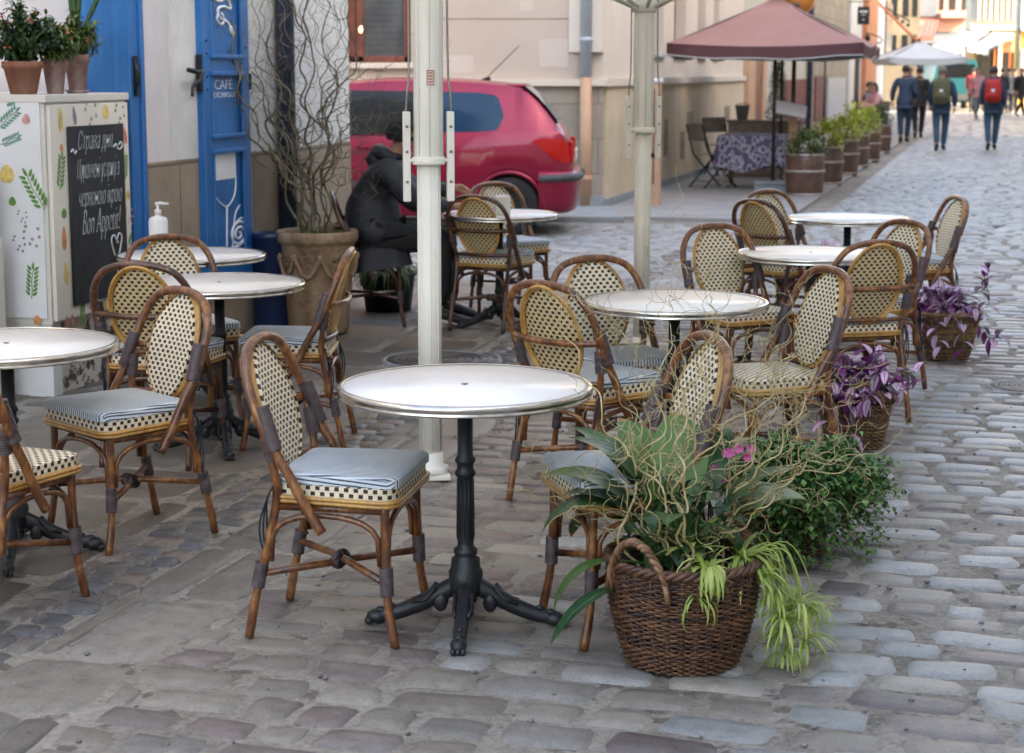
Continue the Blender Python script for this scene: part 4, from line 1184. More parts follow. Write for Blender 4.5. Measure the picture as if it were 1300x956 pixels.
b = MB(); xbox(b, wx0 - .06, wx1 + .06, 21.47, 21.60, wz - .07, wz - .005, .01); b.obj('window_sill', M['plaster_cream'], bb)
lm = Mat('lit_bulb', .5); lm.b.inputs['Emission Color'].default_value = (1, .62, .25, 1); lm.b.inputs['Emission Strength'].default_value = 1.2; lm.color((1, .8, .5))
root = empty('wall_lamp', ((461 - 650) / 104, 21.62, 1.67 + 50 / 104), 0, 'small warm glowing lamp in the brown framed window above the red car', 'lamp')
b = MB(); b.ell((0, 0, 0), (.035, .03, .065)); b.obj('bulb', lm.mat, root); b = MB(); b.tube([(0, 0, .05), (0, .03, .11)], .01, 6); b.obj('bracket', M['black'], root)
# street side of that building: frame along D from the corner
CM = Matrix(((N_.x, D.x, 0, cor.x), (N_.y, D.y, 0, cor.y), (0, 0, 1, 0), (0, 0, 0, 1)))
def cbox(mb, s0, s1, t0, t1, z0, z1, bev=0): mb.box(((t0 + t1) / 2, (s0 + s1) / 2, (z0 + z1) / 2), (t1 - t0, s1 - s0, z1 - z0), CM, bev)
def cpx(px, t=0):
    k = (px - 650) / 2250 * cos(PITCH); p = cor + N_ * t
    return (k * p.y - p.x) / (D.x - k * D.y)
w = [(cpx(822), cpx(842)), (cpx(855), cpx(870)), (cpx(885), cpx(895)), (cpx(905), cpx(912))]
send = cpx(943)
b = MB(); prev = -.13
cbox(b, 0, send, -.4, 0, LZ, LZ + .32)
for a, c in w: cbox(b, prev, a, -.4, 0, LZ + .32, 4); prev = c
cbox(b, prev, send, -.4, 0, LZ + .32, 4); cbox(b, 0, send, -.4, 0, 4, 7)
b.obj('street_wall', M['plaster_cream'], bb)
b = MB(); cbox(b, .05, send, -.4, .03, .12, LZ - .09); b.obj('tan_base_wall', M['plaster_tan'], bb)
b = MB(); cbox(b, -.05, send, -.3, .07, LZ - .085, LZ + .003); b.obj('street_ledge', M['plaster_cream'], bb)
b = MB(); cbox(b, .02, send, -.1, .06, 0, .12); b.obj('street_footing', M['slab'], bb)
for a, c in w:
    m_ = MB(); cbox(m_, a, a + .08, -.24, -.16, LZ + .32, 4); cbox(m_, c - .08, c, -.24, -.16, LZ + .32, 4); cbox(m_, a, c, -.24, -.16, LZ + .32, LZ + .40); wf = m_.obj('window', M['brownframe'], bb)
    m_ = MB(); cbox(m_, a, c, -.22, -.20, LZ + .3, 4); m_.obj('pane', M['pane'], wf)
    m_ = MB(); cbox(m_, a - .03, c + .03, -.2, .05, LZ + .285, LZ + .325); m_.obj('sill', M['palepipe'], wf)
for px0, px1, py0, py1 in ((870, 878, 140, 166), (918, 925, 133, 160), (841, 846, 150, 195), (862, 868, 165, 200)):
    s0, s1 = cpx(px0), cpx(px1); dd = (st(0, 0) * 0 + cor + D * ((s0 + s1) / 2)).y
    m_ = MB(); cbox(m_, s0, s1, .02, .034, 1.67 - (py1 - 88) / 2250 * dd, 1.67 - (py0 - 88) / 2250 * dd); m_.obj('vent', M['stone_brown'], bb)
# pipes and the utility post at that corner
root = empty('drainpipe', (.885, 21.46, 0), 0, 'straight downpipe at the house corner, pale above and peach painted below', 'pipe')
b = MB(); b.lathe([(.070, 1.58), (.070, 6.5)], 20); b.lathe([(.070, 2.0), (.08, 2.005), (.08, 2.05), (.07, 2.055)], 20, capb=False, capt=False); b.obj('pale_upper_pipe', M['palepipe'], root)
b = MB(); b.lathe([(.072, 0), (.072, 1.58)], 20); b.lathe([(.072, .34), (.084, .35), (.084, .40), (.072, .41)], 20, capb=False, capt=False); b.obj('peach_lower_pipe', M['peach'], root)
u = unp(830, 263); root = empty('utility_post', (u.x, u.y, 0), -SA, 'narrow peach painted utility post with a dark slit against the street wall', 'post')
b = MB(); b.box((0, 0, .76), (.15, .12, 1.52), None, .008); b.obj('post', M['peach'], root)
b = MB(); b.box((0, 0, 1.545), (.18, .15, .05), None, .012); b.obj('cap', M['white'], root)
b = MB(); b.box((.0, -.062, .86), (.014, .006, 1.15)); b.box((.0, -.064, .64), (.07, .02, .05), None, .006); b.obj('slit', M['black'], root)
# ------------------------------------------------------------ parked hatchback: local x forward (front +), origin under the rear bumper, near side -y
car = empty('parked_car', (0, 0, 0), 0, 'magenta red hatchback parked in the side street, rear end to the right', 'car')
L = 4.2; Wd = .86
def roofz(x):     # outline of the top along the length (x from the rear)
    return np.interp(x, [0, .03, .06, .12, .24, .37, .49, .62, .92, 1.3, 1.9, 2.5, 2.95, 3.35, 3.8, 4.05, 4.2], [.66, .86, 1.00, 1.08, 1.24, 1.385, 1.485, 1.515, 1.55, 1.575, 1.58, 1.53, 1.32, 1.03, .93, .80, .62])
def beltz(x): return np.interp(x, [0, .06, .12, .35, .9, 1.6, 3.0, 3.35, 4.2], [.65, .96, 1.04, 1.07, 1.03, 1.00, .95, .93, .62])
def sidew(x): return np.interp(x, [0, .05, .15, .4, .8, 3.2, 3.7, 4.0, 4.15, 4.2], [.70, .77, .82, .85, .87, .87, .84, .76, .62, .5])
def sec(x):
    """half section from sill to the roof middle, (y,z) list of fixed length"""
    w = sidew(x); rz = roofz(x); bz = min(beltz(x), rz - .01); rw = w * np.interp(x, [0, .3, .6, 1, 2.6, 3.2, 4.2], [.93, .80, .70, .69, .69, .80, .9])
    zb = np.interp(x, [0, .08, .5, 3.6, 4.2], [.34, .25, .20, .20, .30])
    P = [(w * .93, zb), (w * .985, zb + .10), (w * .995, .50 if bz > .6 else zb + .2), (w, .62 if bz > .72 else zb + .3), (w * .995, (bz - .72) * .5 + .72 if bz > .72 else bz - .02), (w * .965, bz - .02), (w * .945, bz + .01)]
    for k in (1, 2, 3):
        t = k / 4; P.append((w * .945 + (rw - w * .945) * (t ** 1.15), bz + .01 + (rz - .035 - bz - .01) * t))
    P += [(rw, rz - .035), (rw * .96, rz - .012), (rw * .85, rz), (rw * .5, rz + .012), (0, rz + .016)]
    return P
def sidept(x, z, out=0):
    P = sec(x)
    zs = [p[1] for p in P[:11]]; ys = [p[0] for p in P[:11]]
    return -(np.interp(z, zs, ys) + out)
xs = [0, .012, .03, .06, .10, .15, .2, .28, .36, .44, .52, .6, .68, .78, .9, 1.05, 1.2, 1.35, 1.5, 1.7, 1.9, 2.1, 2.3, 2.5, 2.7, 2.85, 3.0, 3.15, 3.3, 3.5, 3.7, 3.9, 4.05, 4.15, 4.2]
WX, WR_ = .64, .345
def wheelcut(x, z): return (x - WX) ** 2 + (z - .30) ** 2 < WR_ ** 2 or (x - 3.42) ** 2 + (z - .30) ** 2 < WR_ ** 2
b = MB(); rows = []
X2 = sorted(set(xs + [WX + WR_ * cos(radians(a)) for a in range(0, 181, 12)] + [3.42 + WR_ * cos(radians(a)) for a in range(0, 181, 12)]))
vs = []; nS = len(sec(1)) * 2 - 1
for x in X2:
    half = sec(x)
    # lift the sill points to follow the wheel arch
    for c in (WX, 3.42):
        if abs(x - c) <= WR_ + 1e-6:
            za = .30 + sqrt(max(0, WR_ ** 2 - (x - c) ** 2)); half = [(p[0], max(p[1], za + .02 * i)) if i < 4 else p for i, p in enumerate(half)]
    fl = [0] * len(half)
    full = [(-p[0], p[1]) for p in half] + [(p[0], p[1]) for p in reversed(half[:-1])]
    vs += [(x, y, z) for y, z in full]
fs = []
for i in range(len(X2) - 1):
    for k in range(nS - 1): fs.append((i * nS + k, (i + 1) * nS + k, (i + 1) * nS + k + 1, i * nS + k + 1))
fs.append(tuple(range(nS))); fs.append(tuple(reversed(range((len(X2) - 1) * nS, len(X2) * nS))))
b.add(vs, fs)
# arch lips, floor
for c in (WX, 3.42):
    for sy in (-1, 1): b.tube([(c + (WR_ + .006) * cos(radians(a)), sy * (.868), .30 + (WR_ + .006) * sin(radians(a))) for a in range(-8, 189, 8)], .022, 7, flat=1)
body = b.obj('body', M['carpaint'], car)
b = MB(); b.box((2.1, 0, .42), (3.9, 1.50, .30)); b.obj('underbody', M['blackplastic'], car)
def sidepatch(nm, pts, mat, out=.004, parent=car, both=True, nx=14, nz=6):
    """a pane following the body side: pts = outline; filled by rows between bottom and top curves"""
    for sy in ((1, -1) if both else (1,)):
        m_ = MB(); vs = []; fs = []
        xs_ = np.linspace(pts[0][0], pts[-1][0], nx)
        for x in xs_:
            lo = np.interp(x, [p[0] for p in pts], [p[1] for p in pts]); hi = np.interp(x, [p[0] for p in pts], [p[2] for p in pts])
            for k in range(nz):
                z = lo + (hi - lo) * k / (nz - 1); vs.append((x, sidept(x, z, out) * sy, z))
        for i in range(nx - 1):
            for k in range(nz - 1): fs.append((i * nz + k, (i + 1) * nz + k, (i + 1) * nz + k + 1, i * nz + k + 1))
        m_.add(vs, fs); o = m_.obj(nm, mat, parent)
# rear quarter window (blue), rear door window, front window
sidepatch('side_window', [(.70, 1.20, 1.22), (.72, 1.10, 1.36), (.80, 1.065, 1.42), (.95, 1.055, 1.44), (1.38, 1.05, 1.455), (1.42, 1.05, 1.455)], M['carglass'])
sidepatch('side_window', [(1.50, 1.045, 1.455), (2.30, 1.03, 1.465)], M['carglass_dark'])
sidepatch('side_window', [(2.38, 1.03, 1.46), (2.75, 1.02, 1.36), (3.05, 1.01, 1.10)], M['carglass_dark'])
sidepatch('rubbing_strip', [(.99 + .22, .50, .56), (3.05, .50, .56)], M['trim'], .010)
# rear screen on the sloping tail
def tail(y0, y1, x0, x1, off, nm, mat, taper=.0, n=8):
    m_ = MB(); vs = []; fs = []
    for i in range(n):
        x = x0 + (x1 - x0) * i / (n - 1)
        for k in range(n):
            w_ = (sec(x)[10][0] * .97 - taper); y = (y0 + (y1 - y0) * k / (n - 1)) * w_
            vs.append((x - off * .8, y, roofz(x) + .016 * (1 - abs(y)) - .006 + off))
    for i in range(n - 1):
        for k in range(n - 1): fs.append((i * n + k, i * n + k + 1, (i + 1) * n + k + 1, (i + 1) * n + k))
    m_.add(vs, fs); return m_.obj(nm, mat, car)
tail(-1, 1, .16, .53, .014, 'rear_window', M['rearglass'])
b = MB(); b.box((.58, 0, 1.512), (.20, 1.12, .035), None, .015); b.obj('roof_spoiler', M['carpaint'], car)
# rear lamps
sidepatch('rear_lamp', [(.035, .75, .90), (.10, .74, .975), (.20, .79, .985), (.30, .87, .985), (.40, .955, .975)], M['lamp_red'], .008)
for sy in (-1, 1):
    m_ = MB(); m_.box((.022, sy * .62, .84), (.05, .16, .24), None, .02); m_.obj('rear_lamp', M['lamp_red'], car)
# bumper and trim
b = MB()
path = spline([(.34, -.845, 0), (.22, -.84, 0), (.07, -.76, 0), (-.01, -.56, 0), (-.03, 0, 0), (-.01, .56, 0), (.07, .76, 0), (.22, .84, 0), (.34, .845, 0)], 6)
prof_ = [(.23, -.05), (.25, .0), (.32, .03), (.44, .045), (.56, .052), (.61, .05), (.645, .035), (.66, -.01), (.665, -.06)]
vs = []; fs = []; m_n = len(prof_)
for i, p in enumerate(path):
    t = (path[min(i + 1, len(path) - 1)] - path[max(i - 1, 0)]).normalized(); nn = Vector((-t.y, t.x, 0))
    for z_, o_ in prof_: vs.append((p.x + nn.x * o_, p.y + nn.y * o_, z_))
for i in range(len(path) - 1):
    for k in range(m_n - 1): fs.append((i * m_n + k, i * m_n + k + 1, (i + 1) * m_n + k + 1, (i + 1) * m_n + k))
b.add(vs, fs)
b; b.obj('bumper', M['carpaint'], car)
for sy in (-1, 1): b = MB(); b.tube(spline([(.33, sy * .885, .585), (.20, sy * .880, .59), (.03, sy * .795, .595), (-.052, sy * .58, .595), (-.072, sy * .25, .595)], 5), .040, 8); b.obj('bumper_trim', M['trim'], car)
b = MB(); b.box((-.02, 0, .80), (.02, .52, .11), None, .004); b.obj('number_plate', M['offwhite'], car)
# wheels
for cx in (WX, 3.42):
    for sy in (-1, 1):
        R = Matrix.Translation((cx, sy * .78, .30)) @ Matrix.Rotation(radians(90) * -sy * -1, 4, 'X')
        m_ = MB(); m_.lathe([(.19, -.09), (.27, -.10), (.305, -.07), (.312, 0), (.305, .07), (.27, .10), (.19, .09)], 40, M=R, capb=False, capt=False); ty = None
        wr = empty('wheel', (0, 0, 0)); wr.parent = car
        m_.obj('tyre', M['rubber'], wr)
        m_ = MB(); m_.lathe([(.0, .05), (.05, .06), (.06, .045), (.18, .055), (.195, .085), (.20, .06), (.20, -.06)], 40, M=R, capb=False, capt=False)
        for k in range(7): m_.box((.12, 0, .06), (.13, .035, .02), R @ Matrix.Rotation(2 * pi * k / 7, 4, 'Z'), .005)
        m_.obj('rim', M['alloy'], wr)
# handle, antenna, mirror, door seam
for sy in (-1, 1):
    m_ = MB(); m_.box((2.10, sy * .885, .90), (.16, .03, .03), None, .01); m_.obj('door_handle', M['carpaint'], car)
    m_ = MB(); m_.ell((2.95, sy * .98, 1.05), (.07, .10, .06)); m_.obj('wing_mirror', M['carpaint'], car)
b = MB(); b.tube([(.98, 0, 1.555), (.93, 0, 1.575), (.88, 0, 1.58)], .018, 7); b.tube([(.93, 0, 1.58), (.58, 0, 1.92)], .0045, 6); b.obj('antenna', M['black'], car)
b = MB()
for xx in (1.46, 2.34): b.tube([(xx, sidept(xx, z, .001), z) for z in np.linspace(.25, 1.45, 12)], .0035, 5)
b.obj('door_seam', M['black'], car)
b = MB(); b.tube([(x, sidept(x, z, .001), z) for x, z in ((.49, 1.44), (.36, 1.30), (.22, 1.14), (.14, 1.02))], .004, 5); b.obj('tailgate_seam', M['black'], car)
b = MB(); b.tube([(x, sidept(x, .66, .002), .66) for x in np.linspace(.06, .30, 6)], .003, 5); b.obj('bumper_seam', M['black'], car)
for sy in (-1, 1): b = MB(); b.tube([(x, sy * -sidept(x, 1.02, .003), 1.025 + .03 * (x > 1.4) * 0) for x in np.linspace(1.5, 3.0, 10)], .010, 5, flat=.5); b.obj('window_trim', M['black'], car)
rp = unp(724, 266, .25)
# local +x points to world -x: turned by 180 degrees plus a little so the tail faces us
ang = radians(180 - 3)
car.rotation_euler = (0, 0, ang)
car.location = (.655, 18.72, 0)
# ------------------------------------------------------------ plants and planters
rnd = random.Random(5)
def rcol(r=rnd): k = r.random(); return (k, k, k)
def rv(r=rnd): return Vector((r.gauss(0, 1), r.gauss(0, 1), r.gauss(0, 1)))
def curly(mb, start, d, L, r0, depth=0, maxd=3, curl=1.0, up=.25, r=rnd, step=.022, branch=.16, seglen=None, twist=None, sides=5):
    """corkscrew branch: the heading swings round a slowly drifting axis"""
    p = Vector(start); d = Vector(d).normalized(); n = max(4, int(L / step)); pts = [p.copy()]; rad = [r0]
    ph = r.uniform(0, 6.28); w = r.uniform(.35, .75) * curl; ax = d.copy()
    for i in range(n):
        ax = (ax + rv(r) * .09 + Vector((0, 0, up * .06))).normalized()
        a = ax.orthogonal().normalized(); b_ = ax.cross(a); ph += w + r.gauss(0, .25)
        amp = .62 * curl + (.3 if depth > 0 else 0)
        h = (ax + (a * cos(ph) + b_ * sin(ph)) * amp).normalized()
        p = p + h * step; pts.append(p.copy()); rad.append(max(r0 * (1 - .78 * (i + 1) / n), .0009))
        if depth < maxd and i > n * .12 and r.random() < branch:
            q = (ax * .6 + rv(r) * .8).normalized()
            curly(mb, p, q, L * r.uniform(.28, .6), rad[-1] * .62, depth + 1, maxd, curl, up, r, step, branch, sides=4)
    if len(pts) < 400: mb.tube(pts, rad, sides if r0 > .002 else 3)

def wicker_basket(name, loc, rt, rb, h, label, group, sq=0, mat='wicker', rows=26, stakes=26, handles=(), rz=0, flare=.0, tag_cat='basket'):
    root = empty(name, loc, rz, label, tag_cat, group)
    def R(z, a):
        t = z / h; r = rb + (rt - rb) * (t ** .8) + flare * sin(pi * t)
        if sq: r *= 1 / ((abs(cos(a)) ** sq + abs(sin(a)) ** sq) ** (1 / sq))
        return r
    b = MB(); n = stakes * 4
    zz = 0.006
    for k in range(rows):
        z = .008 + (h - .02) * k / (rows - 1); c = rnd.uniform(.2, .9); ph = pi * (k % 2)
        pts = []; jr = rnd.uniform(-.002, .002)
        for i in range(n):
            a = 2 * pi * i / n; rr = R(z, a) + .0055 * cos(a * stakes + ph) + jr + rnd.uniform(-.0012, .0012)
            pts.append((rr * cos(a), rr * sin(a), z + rnd.uniform(-.002, .002)))
        b.tube(pts, h / rows * .50, 5, closed=True, col=(c, c, c))
    for k in range(stakes):
        a = 2 * pi * k / stakes; c = rnd.uniform(.1, .6)
        b.tube([(R(z, a) * cos(a), R(z, a) * sin(a), z) for z in np.linspace(0, h - .005, 8)], .0055, 5, col=(c, c, c))
    b.obj('woven_wall', M[mat], root)
    b = MB()
    for k in range(3):
        pts = []; 
        for i in range(120):
            a = 2 * pi * i / 120; q = a * 16 + k * 2.09; pts.append(((R(h, a) + .008 * cos(q)) * cos(a), (R(h, a) + .008 * cos(q)) * sin(a), h + .009 * sin(q)))
        b.tube(pts, .0085, 6, closed=True, col=(.35 + .15 * k,) * 3)
    b.obj('braided_rim', M[mat], root)
    b = MB(); b.lathe([(.0, h * .86), (R(h * .86, pi / 4 if sq else 0) * (.99 if sq else .95), h * .86)], 32, capb=False, capt=False, sq=sq); b.lathe([(.0, .01), (rb * .97, .01), (rt * .93, h * .86)], 32, capb=False, capt=False, sq=sq); b.obj('soil', M['soil'], root)
    for (a, wdt, hh) in handles:
        b = MB(); 
        for k in range(3):
            pts = []
            for i in range(40):
                t = i / 39; aa = a + (t - .5) * wdt / rt; q = t * 34 + k * 2.09
                z = h - .07 + (hh + .07) * sin(pi * t) ** .6; rr = R(h, aa) + .012 + .009 * cos(q)
                pts.append((rr * cos(aa), rr * sin(aa), z + .006 * sin(q)))
            b.tube(pts, .0075, 6, col=(.3 + .25 * k,) * 3)
        b.obj('handle', M['rope'], root)
    return root

# big basket in front
bq = Vector((.485, 4.87, .004))
wicker_basket('wicker_basket', bq, .215, .150, .305, 'big round dark wicker basket with a rope handle in the foreground', None, handles=((radians(228), .20, .085), (radians(48), .20, .07)), rows=40, stakes=30, flare=.012)
fp = empty('potted_foliage', bq, 0, 'big basket plant of corkscrew twigs, broad green leaves and yellow green spider plant', 'plant')
r1 = random.Random(21)
b = MB()
for i in range(13):
    a = r1.uniform(0, 6.28); rr = r1.uniform(.02, .12)
    lean = Vector((cos(a) * .42 + r1.uniform(-.1, .2), sin(a) * .25, 1))
    curly(b, (rr * cos(a), rr * sin(a), .24), lean, r1.uniform(.72, 1.12), r1.uniform(.0034, .0056), 0, 3, .95, .45, r1, .013, .060)
for dx, dy, L_ in ((.9, .1, .8), (.8, .5, .9), (-.8, .0, .75), (-.55, -.1, .75), (.5, -.2, .8), (.75, .9, .9), (-.3, .3, .8), (1.2, .3, .9), (1.1, -.1, .85), (-.9, .3, .75), (.6, .6, 1.0), (.9, .7, 1.0)):
    curly(b, (dx * .05, dy * .05, .30), (dx, dy, .75), L_ * .82, .0036, 0, 3, .95, .15, r1, .013, .065)
b.obj('corkscrew_twigs', M['twig_yellow'], fp)
b = MB()
# broad leaves: (azimuth, elevation, length, width, start height, bend)
for az, el, L_, W_, z0, bd in ((178, 30, .30, .10, .40, .9), (165, 50, .36, .10, .36, .7), (150, 66, .38, .09, .34, .5), (192, 5, .28, .045, .33, .8), (202, -8, .30, .045, .30, .5), (172, 72, .36, .10, .34, .6), (110, 60, .40, .10, .36, .7), (120, 70, .38, .11, .32, .5), (90, 75, .36, .11, .33, .5), (60, 72, .34, .10, .33, .6), (12, 42, .30, .14, .36, .8), (35, 30, .34, .09, .36, .6), (255, 62, .22, .07, .32, .8), (100, 50, .34, .10, .33, .9), (170, 60, .30, .10, .30, .8), (0, 66, .28, .09, .33, .6), (140, 30, .30, .10, .33, .9)):
    d = Vector((cos(radians(az)) * cos(radians(el)), sin(radians(az)) * cos(radians(el)), sin(radians(el))))
    s0 = Vector((cos(radians(az)) * .05, sin(radians(az)) * .05, .26)); s1 = s0 + d * (.14) + Vector((0, 0, max(0, z0 - .30)))
    b.tube(spline([s0, s0.lerp(s1, .5) + Vector((0, 0, .01)), s1], 4), .004, 5, col=(.5,) * 3, uvs=True)
    k = r1.uniform(.1, .9); b.leaf(s1, d, (0, 0, 1), L_ * .92, W_ * 1.5, bd, .14, 10, (k, k, k))
b.obj('broad_leaves', M['leaf_big'], fp)
b = MB()
def tuft(mb, c, n, L_, W_, r, drop=1.2, dirc=None):
    for i in range(n):
        a = r.uniform(0, 6.28); e = r.uniform(.1, 1.2)
        d = Vector((cos(a) * cos(e), sin(a) * cos(e), sin(e)))
        if dirc is not None: d = (d + Vector(dirc)).normalized()
        k = r.random(); mb.leaf(c, d, (0, 0, 1), L_ * r.uniform(.6, 1.15), W_ * r.uniform(.7, 1.2), drop * r.uniform(.6, 1.2), .3, 6, (k, k, k), wide=.3)
tuft(b, (.16, -.03, .30), 44, .22, .015, r1, 1.5, (.4, 0, 0)); tuft(b, (.05, -.17, .31), 36, .15, .014, r1, 1.9, (0, -.5, -.1)); tuft(b, (.19, -.10, .27), 16, .18, .014, r1, 1.8, (.3, -.2, -.2))
tuft(b, (.02, -.05, .33), 14, .16, .02, r1, .5)
# trailing plantlets hanging over the right side
for e_ in ((.30, -.04, .10), (.345, -.02, .06), (.27, -.10, .15), (.32, -.07, .18), (.29, -.02, .03), (.24, -.06, .21), (.37, .03, .14), (.02, -.20, .24), (.32, .0, .17)):
    b.tube(spline([(.14, -.04, .30), ((.14 + e_[0]) / 2 + .04, e_[1] * .7, .34), (e_[0], e_[1], e_[2] + .07), e_], 5), .0022, 4, col=(.6,) * 3, uvs=True)
    tuft(b, e_, 26, .13, .009, r1, 1.25, (r1.uniform(-.5, .5), r1.uniform(-.4, .2), -.25))
b.obj('spider_leaves', M['leaf_lime'], fp)
b = MB()
for i in range(130):
    a = r1.uniform(0, 6.28); rr = r1.uniform(.0, .17); c = Vector((cos(a) * rr, sin(a) * rr, r1.uniform(.27, .50)))
    k = r1.random(); b.leaf(c, (rv(r1) + Vector((0, 0, .4))).normalized(), (0, 0, 1), r1.uniform(.05, .11), r1.uniform(.02, .04), .7, .25, 4, (k, k, k))
b.obj('underleaves', M['leaf_dark'], fp)
b = MB()
for c in ((.13, .02, .60), (.155, .03, .61), (.13, .11, .58), (.12, .10, .50), (.10, .12, .53), (.19, .10, .57), (.20, .12, .59)):
    for k in range(9):
        a = 2 * pi * k / 9; q = r1.random(); b.leaf(c, (cos(a), -.55, sin(a)), (0, -1, 0), .017, .008, .3, .3, 3, (q, q, q))
b.obj('pink_flowers', M['petal_pink'], fp)

# bushy small-leaved plant
iq = unp(1000, 722); iq.z = .004; iq.x = .96; iq.y = 6.02
wicker_basket('wicker_basket', iq, .145, .12, .22, 'dark wicker basket almost hidden under the bushy small leaved plant', None, rows=20, stakes=22)
ip = empty('bushy_plant', iq, 0, 'bushy trailing plant with small dark green leaves spilling over its basket to the cobbles', 'plant')
b = MB(); r2 = random.Random(3)
st_b = MB(); LW_ = (.36, .30)
for i in range(680):
    a = r2.uniform(0, 6.28); q = r2.random() ** .5; e = r2.uniform(-.45, 1.25)
    R0 = .275 * (1 + .16 * sin(3 * a + 1) + .10 * sin(7 * a)) * r2.uniform(.72, 1.05)
    tip = Vector((cos(a) * R0 * cos(e) * 1.05 + .05, sin(a) * R0 * cos(e) * .95, .20 + R0 * .62 * sin(e) * (1 if e > 0 else 1.35)))
    if e < -.15 and r2.random() < .5: tip.z = max(.03, tip.z - .1)
    mid = tip * .55 + Vector((0, 0, .14)); P = spline([(0, 0, .18), mid, tip], 6)
    st_b.tube(P, .0014, 3, col=(.3,) * 3)
    for j in range(5, len(P)):
        for _ in range(3):
            k = r2.random(); b.leaf(P[j] + rv(r2) * .012, (rv(r2) + (tip.normalized() if tip.length else Vector())).normalized(), (0, 0, 1), r2.uniform(.020, .036), r2.uniform(.014, .024), .6, .3, 2, (k, k, k))
b.obj('foliage', M['leaf_ivy'], ip); st_b.obj('stems', M['twig_brown'], ip)

# purple striped trailing plants in square baskets
def tradescantia(loc, label, seed, n=70, R0=.2, sy=1, trail=()):
    r = random.Random(seed); root = empty('trailing_plant', loc, 0, label, 'plant', 'purple and silver striped plants'); b = MB(); s_ = MB()
    def shoot(P):
        s_.tube(P, .0026, 4, col=(.4,) * 3)
        for j in range(3, len(P)):
            t = (P[j] - P[j - 1]).normalized(); o = t.orthogonal().normalized(); 
            if o.length < .5: continue
            o.rotate(Quaternion(t, j * 2.4 + r.uniform(-.4, .4))); d = (o + t * r.uniform(.4, .9) + Vector((0, 0, .15))).normalized()
            k = r.random(); b.leaf(P[j], d, (0, 0, 1), r.uniform(.075, .110), r.uniform(.034, .048), .5, .35, 5, (k, k, k), wide=.35)
    for i in range(n):
        a = r.uniform(0, 6.28); e = r.uniform(-.25, 1.35); q = R0 * r.uniform(.65, 1.1)
        tip = Vector((cos(a) * cos(e) * q, sin(a) * cos(e) * q, .24 + sin(e) * q * .72)); 
        shoot(spline([(cos(a) * .03, sin(a) * .03, .20), tip * .6 + Vector((0, 0, .12)), tip], 4))
    for tr in trail: shoot(spline([(0, 0, .22)] + list(tr), 4))
    b.obj('leaves', M['leaf_purple'], root); s_.obj('stems', M['stem'], root)
b1q = Vector((2.53, 10.28, .004)); b2q = Vector((1.535, 7.80, .004)); b3q = Vector((2.20, 12.1, .004))
wicker_basket('wicker_basket', b1q, .190, .128, .27, 'square brown wicker basket at right on the open cobbles, holding a purple plant', 'square wicker baskets of purple plants', sq=3, mat='wicker_tan', rows=30, stakes=30, rz=.15)
tradescantia(b1q, 'purple and silver plant in the right hand basket with one long shoot straggling out', 1, 62, .21, trail=([(.25, 0, .30), (.22, -.02, .47)], [(.12, 0, .36), (.22, -.03, .40), (.24, -.03, .52)], [(.18, -.05, .2), (.25, -.08, .12), (.30, -.1, .14)], [(-.1, -.2, .22), (-.08, -.27, .1)], [(.05, -.2, .25), (.06, -.25, .08)]))
wicker_basket('wicker_basket', b2q, .158, .112, .25, 'square brown wicker basket behind the bushy green plant, holding a purple plant', 'square wicker baskets of purple plants', sq=3, mat='wicker_tan', rows=28, stakes=26, rz=.05, handles=((radians(270), .16, .06),))
tradescantia(b2q, 'purple and silver plant in the nearer basket at the feet of the honey rimmed chair', 2, 66, .22, trail=([(.14, -.05, .33), (.25, -.06, .34)], [(-.12, -.1, .26), (-.14, -.17, .14)], [(-.05, -.15, .24), (-.06, -.2, .04)]))
wicker_basket('wicker_basket', b3q, .185, .150, .27, 'square wicker basket in shade under the farthest white table', 'square wicker baskets of purple plants', sq=5, mat='wicker_tan', rows=14, stakes=20)
tradescantia(b3q, 'purple plant seen under the farthest white table', 4, 60, .30)

# big stone planter with the curly willow
pq = Vector((-1.245, 11.30, .004))
pl = empty('stone_planter', pq, 0, 'tall weathered sandstone coloured planter with swags, holding the curly shrub', 'planter')
b = MB(); b.lathe([(.185, 0), (.195, .02), (.205, .20), (.222, .40), (.236, .56), (.243, .575), (.256, .585), (.262, .60), (.262, .645), (.252, .655), (.228, .650), (.222, .60), (0, .60)], 48)
b.obj('pot', M['planter'], pl)
b = MB()
for k in range(9):
    a0 = 2 * pi * k / 9; P = []
    for i in range(11):
        t = i / 10; a = a0 + t * 2 * pi / 9; z = .50 - .13 * sin(pi * t); r = .205 + .045 * z / .5; P.append((r * cos(a), r * sin(a), z))
    b.tube(P, .014, 6); a = a0; b.ell((.246 * cos(a), .246 * sin(a), .49), (.022, .022, .03), None, 8)
    for rr in (.035, .02): b.tube([((.238) * cos(a + pi / 9 + cos(q) * rr * 3), (.238) * sin(a + pi / 9 + cos(q) * rr * 3), .47 + sin(q) * rr) for q in np.linspace(0, 6, 10)], .006, 4)
b.obj('swag_relief', M['planter'], pl)
b = MB(); b.lathe([(0, .615), (.225, .615)], 24, capb=False, capt=False); b.obj('soil', M['soil'], pl)
cw = empty('curly_willow', (pq.x, pq.y, .60), 0, 'leafless curly willow shrub with twisting brown stems in the tall stone planter', 'shrub')
b = MB(); r4 = random.Random(12)
for i in range(13):
    a = r4.uniform(0, 6.28); ln = Vector((cos(a) * .13, sin(a) * .11, 1)); 
    curly(b, (cos(a) * .08, sin(a) * .08, 0), ln, r4.uniform(2.0, 3.0), r4.uniform(.0065, .0105), 0, 3, .74, .5, r4, .026, .068)
for i in range(9):
    a = r4.choice([0, pi]) + r4.uniform(-.6, .6)
    curly(b, (cos(a) * .04, 0, .35), (cos(a) * .55, sin(a) * .3, 1), r4.uniform(.8, 1.25), .005, 1, 3, .85, .1, r4, .022, .13)
